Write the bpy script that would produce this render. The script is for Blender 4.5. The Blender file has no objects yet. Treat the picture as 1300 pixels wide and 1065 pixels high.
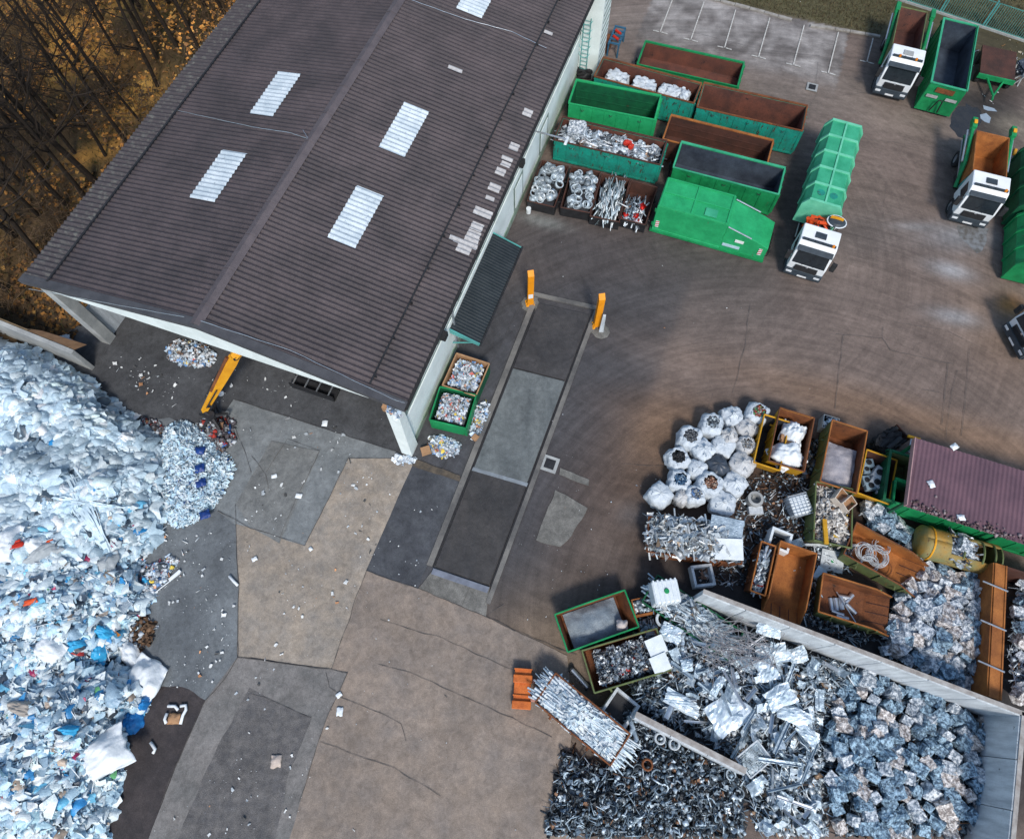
import bpy, math, random
import numpy as np
from mathutils import Matrix, Vector, noise as mnoise
random.seed(7); RNG = np.random.default_rng(7)
sc = bpy.context.scene
COL = sc.collection
R = math.radians
# ------------------------------------------------------------ camera solution: where a photograph pixel meets the height z
F, HC, CX, CY = 878., 34., 650., 487.5
TL = R(25); ROLL = math.atan2(10., math.tan(TL)*F)
def ray(px, py):
    u, v = px-CX, CY-py
    c, s = math.cos(ROLL), math.sin(ROLL)
    u2 = u*c+v*s; v2 = -u*s+v*c
    return (u2, v2*math.cos(TL)+F*math.sin(TL), v2*math.sin(TL)-F*math.cos(TL))
def P(px, py, z=0.):
    r = ray(px, py); k = (z-HC)/r[2]
    return (r[0]*k, r[1]*k)
def P3(px, py, z=0.): return P(px, py, z)+(z,)
# ------------------------------------------------------------ yard axes: u across the hall, v along it
YA = R(-21); UB = (math.cos(YA), math.sin(YA)); VA = (-math.sin(YA), math.cos(YA))
def W(u, v, z=0.): return (u*UB[0]+v*VA[0], u*UB[1]+v*VA[1], z)
def toUV(x, y): return (x*UB[0]+y*UB[1], x*VA[0]+y*VA[1])
# ------------------------------------------------------------ materials
MATS = {}
def mat(name, c1, c2=None, scale=2.0, rough=.7, metal=0., bump=.25, bscale=None, rust=0., rustc=(.16,.055,.022), attr=False,
        stretch=None, detail=8., trans=0., spec=.3, edge=(.35,.65), rscale=3.2, fine=.0, mid=.0, rst=None):
    if name in MATS: return MATS[name]
    m = bpy.data.materials.new(name); m.use_nodes = True; MATS[name] = m
    nt = m.node_tree; N = nt.nodes; L = nt.links
    b = N['Principled BSDF']; b.inputs['Roughness'].default_value = rough; b.inputs['Metallic'].default_value = metal
    b.inputs['Specular IOR Level'].default_value = spec
    tc = N.new('ShaderNodeTexCoord'); oi = N.new('ShaderNodeObjectInfo')
    vm = N.new('ShaderNodeVectorMath'); vm.operation = 'MULTIPLY_ADD'
    L.new(oi.outputs['Random'], vm.inputs[0]); vm.inputs[1].default_value = (37., 19., 11.); L.new(tc.outputs['Object'], vm.inputs[2])
    vec = vm.outputs[0]
    if stretch:
        mp = N.new('ShaderNodeMapping'); mp.inputs['Scale'].default_value = stretch; L.new(vec, mp.inputs[0]); svec = mp.outputs[0]
    else: svec = vec
    n1 = N.new('ShaderNodeTexNoise'); n1.inputs['Scale'].default_value = scale; n1.inputs['Detail'].default_value = detail
    n1.inputs['Roughness'].default_value = .62; L.new(svec, n1.inputs['Vector'])
    mr = N.new('ShaderNodeMapRange'); mr.inputs[1].default_value = edge[0]; mr.inputs[2].default_value = edge[1]; L.new(n1.outputs[0], mr.inputs[0])
    mx = N.new('ShaderNodeMix'); mx.data_type = 'RGBA'; L.new(mr.outputs[0], mx.inputs[0])
    c2 = c2 or tuple(v*.7 for v in c1)
    if attr:
        at = N.new('ShaderNodeAttribute'); at.attribute_name = 'Col'
        mu = N.new('ShaderNodeMix'); mu.data_type = 'RGBA'; mu.blend_type = 'MULTIPLY'; mu.inputs[0].default_value = 1.
        L.new(at.outputs['Color'], mu.inputs[6]); mu.inputs[7].default_value = tuple(c1)+(1,); L.new(mu.outputs[2], mx.inputs[6])
        mv = N.new('ShaderNodeMix'); mv.data_type = 'RGBA'; mv.blend_type = 'MULTIPLY'; mv.inputs[0].default_value = 1.
        L.new(at.outputs['Color'], mv.inputs[6]); mv.inputs[7].default_value = tuple(c2)+(1,); L.new(mv.outputs[2], mx.inputs[7])
    else:
        mx.inputs[6].default_value = tuple(c1)+(1,); mx.inputs[7].default_value = tuple(c2)+(1,)
    out = mx.outputs[2]
    if fine > 0:
        nf = N.new('ShaderNodeTexNoise'); nf.inputs['Scale'].default_value = 30.; nf.inputs['Detail'].default_value = 4.; L.new(vec, nf.inputs['Vector'])
        mf = N.new('ShaderNodeMapRange'); mf.inputs[1].default_value = .3; mf.inputs[2].default_value = .7
        mf.inputs[3].default_value = 1-fine; mf.inputs[4].default_value = 1+fine*.6; L.new(nf.outputs[0], mf.inputs[0])
        sc_ = N.new('ShaderNodeVectorMath'); sc_.operation = 'SCALE'; L.new(out, sc_.inputs[0]); L.new(mf.outputs[0], sc_.inputs['Scale']); out = sc_.outputs[0]
    if mid > 0:
        for sc0, k0 in ((3.5, mid), (.45, mid*.8)):
            nf = N.new('ShaderNodeTexNoise'); nf.inputs['Scale'].default_value = sc0; nf.inputs['Detail'].default_value = 12.; nf.inputs['Roughness'].default_value = .75; nf.inputs['Distortion'].default_value = .6; L.new(vec, nf.inputs['Vector'])
            mf = N.new('ShaderNodeMapRange'); mf.inputs[1].default_value = .32; mf.inputs[2].default_value = .68
            mf.inputs[3].default_value = 1-k0; mf.inputs[4].default_value = 1+k0*.8; L.new(nf.outputs[0], mf.inputs[0])
            sc_ = N.new('ShaderNodeVectorMath'); sc_.operation = 'SCALE'; L.new(out, sc_.inputs[0]); L.new(mf.outputs[0], sc_.inputs['Scale']); out = sc_.outputs[0]
    if rust > 0:
        n2 = N.new('ShaderNodeTexNoise'); n2.inputs['Scale'].default_value = rscale; n2.inputs['Detail'].default_value = 10.; n2.inputs['Roughness'].default_value = .7
        if rst:
            mp2 = N.new('ShaderNodeMapping'); mp2.inputs['Scale'].default_value = rst; L.new(vec, mp2.inputs[0]); L.new(mp2.outputs[0], n2.inputs['Vector'])
        else: L.new(vec, n2.inputs['Vector'])
        m2 = N.new('ShaderNodeMapRange'); m2.inputs[1].default_value = .74-rust*.5; m2.inputs[2].default_value = .80-rust*.5; L.new(n2.outputs[0], m2.inputs[0])
        mx2 = N.new('ShaderNodeMix'); mx2.data_type = 'RGBA'; L.new(m2.outputs[0], mx2.inputs[0]); L.new(out, mx2.inputs[6]); mx2.inputs[7].default_value = tuple(rustc)+(1,)
        out = mx2.outputs[2]
    L.new(out, b.inputs['Base Color'])
    if bump > 0:
        n3 = N.new('ShaderNodeTexNoise'); n3.inputs['Scale'].default_value = bscale or scale*6; n3.inputs['Detail'].default_value = 6.; L.new(vec, n3.inputs['Vector'])
        bp = N.new('ShaderNodeBump'); bp.inputs['Strength'].default_value = bump; bp.inputs['Distance'].default_value = .05; L.new(n3.outputs[0], bp.inputs['Height'])
        L.new(bp.outputs[0], b.inputs['Normal'])
    if trans > 0:
        b.inputs['Transmission Weight'].default_value = trans
    return m
M = {}
M['roof'] = mat('roof_sheet', (.088,.070,.073), (.056,.047,.050), .55, .62, 0, .3, 14, fine=.35, mid=.16, rust=.10, rustc=(.17,.155,.155), rscale=14)
M['roofold'] = mat('roof_sheet_lichen', (.07,.06,.064), (.15,.15,.135), 3.2, .8, 0, .5, 10, stretch=(1,1,1), edge=(.5,.72), fine=.4)
M['ridge'] = mat('ridge_cap', (.12,.10,.105), (.085,.072,.078), 1.5, .6, 0, .2, fine=.2)
M['sky'] = mat('skylight_sheet', (.60,.66,.70), (.42,.49,.54), 1.3, .35, 0, .25, 9, rust=.3, rustc=(.22,.27,.31), rscale=6, fine=.15)
M['patch'] = mat('pale_patch', (.46,.45,.45), (.32,.31,.31), 6, .7, 0, .2)
M['white'] = mat('white_render', (.78,.84,.83), (.64,.70,.69), .8, .8, 0, .25, 12, rust=.14, rustc=(.33,.36,.33), rscale=1.6, fine=.08)
M['trimg'] = mat('greygreen_trim', (.24,.30,.27), (.13,.17,.155), 1.5, .6, 0, .2, 8)
M['glass'] = mat('dark_glass', (.012,.017,.022), (.02,.027,.033), 3, .12, 0, 0, spec=.6)
M['concrete'] = mat('concrete', (.42,.43,.42), (.27,.28,.28), .9, .85, 0, .35, 14, rust=.2, rustc=(.17,.16,.14), rscale=2.5, fine=.15)
M['concretew'] = mat('concrete_wall', (.60,.64,.67), (.38,.41,.44), 1.1, .85, 0, .35, 16, rust=.22, rustc=(.09,.09,.095), rscale=3, fine=.15, stretch=(3.5,3.5,.5))
M['dark'] = mat('dark_steel', (.035,.036,.04), (.02,.02,.022), 3, .55, .2, .2)
M['black'] = mat('black_rubber', (.018,.018,.02), (.03,.03,.032), 5, .8, 0, .2)
M['tealroof'] = mat('teal_dark_sheet', (.030,.037,.042), (.018,.024,.028), 1.2, .5, .1, .2)
M['teal'] = mat('teal_paint', (.10,.38,.36), (.07,.26,.25), 2, .55, 0, .15)
M['green'] = mat('green_paint', (.014,.28,.095), (.008,.18,.06), 1.2, .5, 0, .3, 4, mid=.16, rst=(1.5,1.5,.35), rust=.25, rustc=(.05,.09,.04), fine=.12)
M['greenl'] = mat('bright_green_paint', (.025,.38,.14), (.016,.29,.105), 1.0, .45, 0, .3, 3, mid=.14, rst=(1.3,1.3,.4), rust=.16, rustc=(.08,.16,.08), fine=.08)
M['greenteal'] = mat('weathered_teal_green', (.012,.30,.22), (.02,.19,.15), 1.6, .5, 0, .35, 14, rust=.36, rustc=(.06,.04,.028), rscale=5, fine=.2, mid=.15, rst=(1,1,.35))
M['greend'] = mat('dark_green_paint', (.010,.12,.05), (.008,.07,.035), 1.6, .55, 0, .25, rust=.22, rustc=(.07,.045,.02), fine=.2)
M['greenf'] = mat('faded_green_paint', (.055,.40,.22), (.025,.27,.14), .9, .5, 0, .2, 8, rust=.12, rustc=(.03,.17,.11), rscale=2, fine=.1)
M['rust'] = mat('rusty_steel', (.24,.085,.032), (.11,.042,.02), 1.4, .75, .1, .35, 14, rust=.3, rustc=(.055,.03,.02), rscale=3, fine=.25)
M['rusto'] = mat('orange_rust', (.42,.155,.04), (.22,.075,.022), 1.3, .7, .1, .3, 12, rust=.22, rustc=(.09,.035,.015), fine=.25)
M['rusti'] = mat('inside_rust', (.17,.062,.042), (.075,.036,.03), .9, .75, .0, .3, 12, rust=.27, rustc=(.035,.024,.022), rscale=2, fine=.25)
M['rustd'] = mat('dark_brown_rust', (.10,.042,.03), (.055,.028,.022), 1.2, .7, .1, .3, 12, rust=.25, rustc=(.03,.022,.02), fine=.25)
M['steelb'] = mat('blue_grey_steel', (.09,.115,.15), (.045,.055,.075), 1.0, .5, .3, .25, 9, rust=.2, rustc=(.08,.05,.035), fine=.2)
M['yellow'] = mat('yellow_paint', (.62,.33,.02), (.45,.22,.015), 2, .5, 0, .2, rust=.24, rustc=(.10,.055,.02), rscale=5, fine=.15)
M['orange'] = mat('orange_yellow_post', (.80,.30,.008), (.68,.24,.008), 2, .5, 0, .08, rust=.08, rustc=(.4,.15,.02))
M['mach'] = mat('machine_yellow', (.80,.38,.02), (.65,.28,.015), 2, .45, 0, .1, rust=.14, rustc=(.2,.09,.03))
M['olive'] = mat('olive_paint', (.13,.17,.06), (.09,.11,.05), 2, .65, 0, .3, rust=.33, rustc=(.16,.09,.035), rscale=4, fine=.2)
M['tank'] = mat('tank_paint', (.36,.20,.04), (.20,.21,.10), 1.2, .65, 0, .3, rust=.3, rustc=(.15,.07,.03), rscale=3, fine=.2)
M['red'] = mat('red_paint', (.55,.035,.015), (.4,.02,.01), 3, .45, 0, .1)
M['redo'] = mat('red_orange_paint', (.75,.10,.02), (.5,.05,.012), 3, .45, 0, .1)
M['cab'] = mat('white_cab_paint', (.80,.82,.84), (.70,.72,.73), 1.2, .28, 0, .0, spec=.5, rust=.12, rustc=(.5,.49,.47), rst=(1,1,.5), rscale=4)
M['cabg'] = mat('grey_cab_plastic', (.045,.06,.075), (.03,.04,.05), 3, .5, 0, .1)
M['lamp'] = mat('lamp_glass', (.75,.78,.8), (.6,.62,.65), 6, .15, 0, 0, spec=.6)
M['amber'] = mat('amber_lens', (.75,.25,.02), (.6,.18,.02), 6, .3, 0, 0)
M['chrome'] = mat('bright_metal', (.62,.66,.70), (.45,.48,.52), 3, .3, .75, .1)
M['alu'] = mat('aluminium_scrap', (.50,.60,.68), (.24,.31,.37), 2.6, .36, .4, .5, 10, attr=False, rust=.2, rustc=(.16,.15,.14), rscale=5, fine=.25)
M['aluw'] = mat('bright_sheet', (.80,.87,.92), (.50,.61,.69), 2.2, .38, .25, .5, 8, rust=.15, rustc=(.28,.32,.36), rscale=4, fine=.15)
M['alubale'] = mat('pressed_aluminium', (.84,.88,.92), (.20,.25,.31), 7, .45, .2, .9, 24, rust=.28, rustc=(.02,.022,.03), rscale=9, edge=(.40,.58), fine=.35)
M['alubaled'] = mat('pressed_dark_metal', (.42,.60,.74), (.08,.13,.19), 7, .5, .2, .9, 24, rust=.37, rustc=(.012,.016,.024), rscale=9, edge=(.40,.58), fine=.35)
M['alubalew'] = mat('pressed_warm_metal', (.86,.82,.80), (.24,.21,.20), 7, .5, .2, .9, 24, rust=.33, rustc=(.04,.026,.02), rscale=9, edge=(.40,.58), fine=.35)
M['scrap'] = mat('scrap_pieces', (1,1,1), (.62,.62,.62), 5, .4, .35, .45, 18, attr=True, fine=.25)
M['plastic'] = mat('plastic_film', (1,1,1), (.74,.77,.80), 5, .38, 0, .5, 14, attr=True, spec=.5, fine=.15)
M['matte'] = mat('matte_pieces', (1,1,1), (.7,.7,.7), 5, .8, 0, .4, 14, attr=True, fine=.2)
M['bag'] = mat('woven_bag', (.62,.67,.71), (.42,.47,.52), 2.4, .6, 0, .8, 7, rust=.15, rustc=(.36,.34,.31), rscale=2.5, fine=.1)
M['bagg'] = mat('woven_bag_soiled', (.56,.57,.58), (.38,.38,.38), 3.2, .65, 0, .6, 9, rust=.22, rustc=(.26,.22,.19), rscale=3, fine=.15)
M['bagd'] = mat('dark_film', (.055,.07,.095), (.03,.038,.05), 3, .35, 0, .4, 8)
M['whitep'] = mat('white_plastic', (.74,.78,.80), (.62,.67,.70), 3, .4, 0, .2, 8, fine=.08)
M['purple'] = mat('purple_roof', (.155,.085,.105), (.105,.06,.078), .8, .6, 0, .25, 10, rust=.1, rustc=(.2,.15,.15), fine=.15)
M['fence'] = mat('fence_green', (.10,.30,.26), (.06,.19,.17), 3, .5, 0, .1)
M['bark'] = mat('bark', (.032,.022,.015), (.014,.010,.008), 6, .9, 0, .5, 20, fine=.3)
M['cardb'] = mat('cardboard', (.42,.24,.13), (.30,.17,.09), 3, .85, 0, .2)
M['stone'] = mat('kerb_stone', (.36,.34,.31), (.22,.20,.18), 3, .9, 0, .3)
M['paint'] = mat('road_paint', (.60,.59,.56), (.34,.32,.29), 7, .85, 0, .1, rust=.35, rustc=(.24,.21,.19), rscale=9)
M['blue'] = mat('blue_paint', (.04,.13,.22), (.03,.09,.15), 3, .5, 0, .1)
M['redwhite'] = mat('white_sign', (.75,.75,.75), (.7,.7,.7), 3, .5, 0, 0)
M['sawdust'] = mat('grey_shavings', (.47,.44,.46), (.24,.24,.28), 1.6, .9, 0, .7, 30, rust=.12, rustc=(.12,.11,.12), rscale=9, fine=.35)
M['sawblue'] = mat('blue_grey_shavings', (.17,.21,.25), (.29,.33,.36), 1.4, .85, 0, .7, 30, rust=.12, rustc=(.07,.08,.09), rscale=9, fine=.35)
def flat(name, c1, c2, scale=1.2, rough=.85, **k):
    k.setdefault('mid',.3); return mat(name, c1, c2, scale, rough, 0, k.pop('bump', .25), k.pop('bscale', 25), **k)
# ------------------------------------------------------------ mesh builder
class MB:
    def __init__(s): s.v = []; s.f = []; s.m = []; s.c = []; s.X = Matrix.Identity(4)
    def add(s, vs, fs, m=0, col=None):
        o = len(s.v); X = s.X
        s.v += [tuple(X @ Vector(p)) for p in vs]
        s.f += [tuple(i+o for i in q) for q in fs]; s.m += [m]*len(fs)
        s.c += [col or (1,1,1)]*len(vs); return s
    def box(s, x0, x1, y0, y1, z0, z1, m=0, col=None, top=None):
        t = top or (0, 0)   # inset of the top face
        vs = [(x0,y0,z0),(x1,y0,z0),(x1,y1,z0),(x0,y1,z0),(x0+t[0],y0+t[1],z1),(x1-t[0],y0+t[1],z1),(x1-t[0],y1-t[1],z1),(x0+t[0],y1-t[1],z1)]
        return s.add(vs, [(0,3,2,1),(4,5,6,7),(0,1,5,4),(1,2,6,5),(2,3,7,6),(3,0,4,7)], m, col)
    def prism(s, poly, z0, z1, m=0, col=None):
        n = len(poly)
        vs = [(p[0],p[1],z0) for p in poly]+[(p[0],p[1],z1) for p in poly]
        return s.add(vs, [tuple(range(n))[::-1], tuple(range(n,2*n))]+[(i,(i+1)%n,n+(i+1)%n,n+i) for i in range(n)], m, col)
    def extr(s, prof, y0, y1, m=0, col=None):   # profile in x,z pushed along y
        n = len(prof)
        vs = [(p[0],y0,p[1]) for p in prof]+[(p[0],y1,p[1]) for p in prof]
        return s.add(vs, [tuple(range(n)), tuple(range(n,2*n))[::-1]]+[(i,n+i,n+(i+1)%n,(i+1)%n) for i in range(n)], m, col)
    def tube(s, pts, r, n=8, m=0, close=False, r1=None, col=None):
        pts = [Vector(p) for p in pts]; k = len(pts); vs = []; fs = []
        for i, p in enumerate(pts):
            a = pts[(i-1) % k] if (close or i > 0) else p; b = pts[(i+1) % k] if (close or i < k-1) else p
            d = (b-a).normalized(); up = Vector((0,0,1)) if abs(d.z) < .9 else Vector((1,0,0))
            e = d.cross(up).normalized(); g = e.cross(d)
            rr = r if r1 is None else r+(r1-r)*i/max(1,k-1)
            for j in range(n):
                t = 2*math.pi*j/n; vs.append(tuple(p+e*math.cos(t)*rr+g*math.sin(t)*rr))
        for i in range(k if close else k-1):
            for j in range(n):
                fs.append((i*n+j, i*n+(j+1)%n, ((i+1)%k)*n+(j+1)%n, ((i+1)%k)*n+j))
        if not close: fs += [tuple(range(n))[::-1], tuple(range((k-1)*n,k*n))]
        return s.add(vs, fs, m, col)
    def lathe(s, prof, n=24, m=0, c=(0,0), axis='z'):   # profile of (r, h)
        vs = []; fs = []
        for r_, h in prof:
            for j in range(n):
                t = 2*math.pi*j/n
                p = (c[0]+r_*math.cos(t), c[1]+r_*math.sin(t), h)
                if axis == 'y': p = (c[0]+r_*math.cos(t), h, c[1]+r_*math.sin(t))
                vs.append(p)
        for i in range(len(prof)-1):
            for j in range(n): fs.append((i*n+j, i*n+(j+1)%n, (i+1)*n+(j+1)%n, (i+1)*n+j))
        return s.add(vs, fs, m)
    def build(s, name, mats, parent=None, smooth=False, loc=None, bevel=0, rot=None):
        me = bpy.data.meshes.new(name); me.from_pydata(s.v, [], s.f)
        if not isinstance(mats, (list, tuple)): mats = [mats]
        for q in mats: me.materials.append(q)
        me.polygons.foreach_set('material_index', s.m)
        if smooth: me.polygons.foreach_set('use_smooth', [True]*len(s.f))
        a = me.color_attributes.new('Col', 'FLOAT_COLOR', 'POINT')
        a.data.foreach_set('color', np.hstack([np.array(s.c, dtype=np.float32), np.ones((len(s.c),1), np.float32)]).ravel())
        me.update()
        o = bpy.data.objects.new(name, me); COL.objects.link(o)
        if parent: o.parent = parent
        if loc: o.location = loc
        if rot: o.rotation_euler = rot
        if bevel:
            b = o.modifiers.new('bev', 'BEVEL'); b.width = bevel; b.segments = 2; b.limit_method = 'ANGLE'
        return o
def tag(o, label=None, cat=None, group=None, kind=None):
    if label: o['label'] = label
    if cat: o['category'] = cat
    if group: o['group'] = group
    if kind: o['kind'] = kind
    return o
def thing(name, label, cat, loc=(0,0,0), rz=0., group=None):
    o = bpy.data.objects.new(name, None); COL.objects.link(o); o.location = loc; o.rotation_euler = (0,0,rz); o.empty_display_size = .2
    return tag(o, label, cat, group)
def copy_tree(o, parent=None):
    c = o.copy(); COL.objects.link(c)
    if parent: c.parent = parent
    for ch in [q for q in bpy.data.objects if q.parent == o]: copy_tree(ch, c)
    return c
def struct(o): o['kind'] = 'structure'; return o
# ------------------------------------------------------------ loose pieces: one mesh of many crumpled bits
def rotm(rx, ry, rz):
    cx,sx,cy,sy,cz,sz = math.cos(rx),math.sin(rx),math.cos(ry),math.sin(ry),math.cos(rz),math.sin(rz)
    return np.array([[cy*cz, sx*sy*cz-cx*sz, cx*sy*cz+sx*sz],[cy*sz, sx*sy*sz+cx*cz, cx*sy*sz-sx*cz],[-sy, sx*cy, cx*cy]])
GR = {}
def gridf(n, m):
    if (n,m) not in GR: GR[(n,m)] = np.array([(i*m+j, i*m+j+1, (i+1)*m+j+1, (i+1)*m+j) for i in range(n-1) for j in range(m-1)])
    return GR[(n,m)]
BOXV = np.array([(-1,-1,-1),(1,-1,-1),(1,1,-1),(-1,1,-1),(-1,-1,1),(1,-1,1),(1,1,1),(-1,1,1)])*.5
BOXF = np.array([(0,3,2,1),(4,5,6,7),(0,1,5,4),(1,2,6,5),(2,3,7,6),(3,0,4,7)])
class SH:
    def __init__(s): s.V=[]; s.Fq=[]; s.C=[]; s.n=0
    def put(s, v, f, c): s.V.append(v); s.Fq.append(f+s.n); s.n += len(v); s.C.append(np.tile(np.append(c,1.), (len(v),1)))
    def film(s, p, size, c, amp=.25, tilt=.6, n=4, asp=1., curl=0.):
        g = np.linspace(-.5,.5,n); X,Y = np.meshgrid(g,g,indexing='ij')
        v = np.stack([X.ravel()*size, Y.ravel()*size*asp, np.zeros(n*n)],1)
        v += RNG.normal(0,1,(n*n,3))*np.array([.07,.07,amp*.45])*size
        v[:,2] -= curl*size*(v[:,0]/size)**2*2
        Rm = rotm(RNG.normal(0,tilt), RNG.normal(0,tilt), RNG.uniform(0,6.28))
        s.put(v@Rm.T+np.array(p), gridf(n,n), c)
    def pillow(s, p, size, c, seed, asp=1., h=.35, n=9, tilt=.3):
        g = np.linspace(-.5,.5,n); X,Y = np.meshgrid(g,g,indexing='ij'); rr = np.minimum(1.2, np.hypot(X,Y)*2)
        ph = seed*7.1; sx, sy = RNG.uniform(4,9,2); q = np.arctan2(Y,X)
        z = h*(1-rr**2) + .06*np.sin(X*sx+ph)*np.cos(Y*sy+ph*1.3) + .04*np.sin(q*5+ph)*rr + RNG.normal(0,.028,(n,n))
        k = 1+.14*np.sin(q*3+ph)
        v = np.stack([(X*k).ravel()*size, (Y*k).ravel()*size*asp, z.ravel()*size],1)
        Rm = rotm(RNG.normal(0,tilt), RNG.normal(0,tilt), RNG.uniform(0,6.28))
        s.put(v@Rm.T+np.array(p), gridf(n,n), c)
    def stick(s, p, L, w, c, tilt=.35, az=None, h=None):
        Rm = rotm(RNG.normal(0,.5), RNG.normal(0,tilt), RNG.uniform(0,6.28) if az is None else az)
        s.put((BOXV*np.array([L,w,h or w]))@Rm.T+np.array(p), BOXF, c)
    def chunk(s, p, size, c, jit=.25):
        Rm = rotm(*RNG.uniform(0,6.28,3))
        s.put(((BOXV+RNG.normal(0,jit*.5,(8,3)))*size)@Rm.T+np.array(p), BOXF, c)
    def ring(s, p, r, t, c, tilt=.5, n=14, tall=1.):
        vs=[]
        for i in range(n):
            a=2*math.pi*i/n
            for (dr,dz) in ((-t,-t*tall),(t,-t*tall),(t,t*tall),(-t,t*tall)): vs.append(((r+dr)*math.cos(a),(r+dr)*math.sin(a),dz))
        f=[]
        for i in range(n):
            j=(i+1)%n
            for k in range(4): f.append((i*4+k, j*4+k, j*4+(k+1)%4, i*4+(k+1)%4))
        s.put(np.array(vs)@rotm(RNG.normal(0,tilt),RNG.normal(0,tilt),0).T+np.array(p), np.array(f), c)
    def build(s, name, material, smooth=False, parent=None, loc=None, rot=None):
        V=np.vstack(s.V); Fq=np.vstack(s.Fq); C=np.vstack(s.C).astype(np.float32)
        me=bpy.data.meshes.new(name); me.vertices.add(len(V)); me.vertices.foreach_set('co', V.astype(np.float32).ravel())
        me.loops.add(Fq.size); me.loops.foreach_set('vertex_index', Fq.astype(np.int32).ravel())
        me.polygons.add(len(Fq)); me.polygons.foreach_set('loop_start', np.arange(0,Fq.size,4,dtype=np.int32))
        me.polygons.foreach_set('loop_total', np.full(len(Fq),4,dtype=np.int32))
        if smooth: me.polygons.foreach_set('use_smooth', np.ones(len(Fq),bool))
        me.materials.append(material)
        a=me.color_attributes.new('Col','FLOAT_COLOR','POINT'); a.data.foreach_set('color', C.ravel())
        me.update(calc_edges=True); me.validate()
        o=bpy.data.objects.new(name,me); COL.objects.link(o)
        if parent: o.parent=parent
        if loc: o.location=loc
        if rot: o.rotation_euler=rot
        return o
def pick(pal):   # palette of (weight, colour, spread)
    w=np.array([q[0] for q in pal]); k=RNG.choice(len(pal), p=w/w.sum()); c=np.array(pal[k][1])
    return np.clip(c*RNG.uniform(1-pal[k][2],1+pal[k][2]),.004,.95)
def inpoly(x,y,poly):
    n=len(poly); r=False; j=n-1
    for i in range(n):
        xi,yi=poly[i][:2]; xj,yj=poly[j][:2]
        if (yi>y)!=(yj>y) and x<(xj-xi)*(y-yi)/(yj-yi)+xi: r=not r
        j=i
    return r
def edged(x,y,poly):
    d=1e9;n=len(poly)
    for i in range(n):
        ax,ay=poly[i][:2];bx,by=poly[(i+1)%n][:2];dx,dy=bx-ax,by-ay
        t=max(0,min(1,((x-ax)*dx+(y-ay)*dy)/(dx*dx+dy*dy+1e-9)));d=min(d,math.hypot(x-ax-dx*t,y-ay-dy*t))
    return d
def rnd_in(poly):
    xs=[p[0] for p in poly]; ys=[p[1] for p in poly]
    while True:
        x=random.uniform(min(xs),max(xs)); y=random.uniform(min(ys),max(ys))
        if inpoly(x,y,poly): return x,y
def nz(x,y,s=1.,o=0.): return mnoise.noise(Vector((x*s+o,y*s-o,o*1.7)))
def PP(l, z=0.): return [P(a,b,z) for a,b in l]
WHITE=(.78,.81,.84); PBLUE=(.56,.69,.79)
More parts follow.
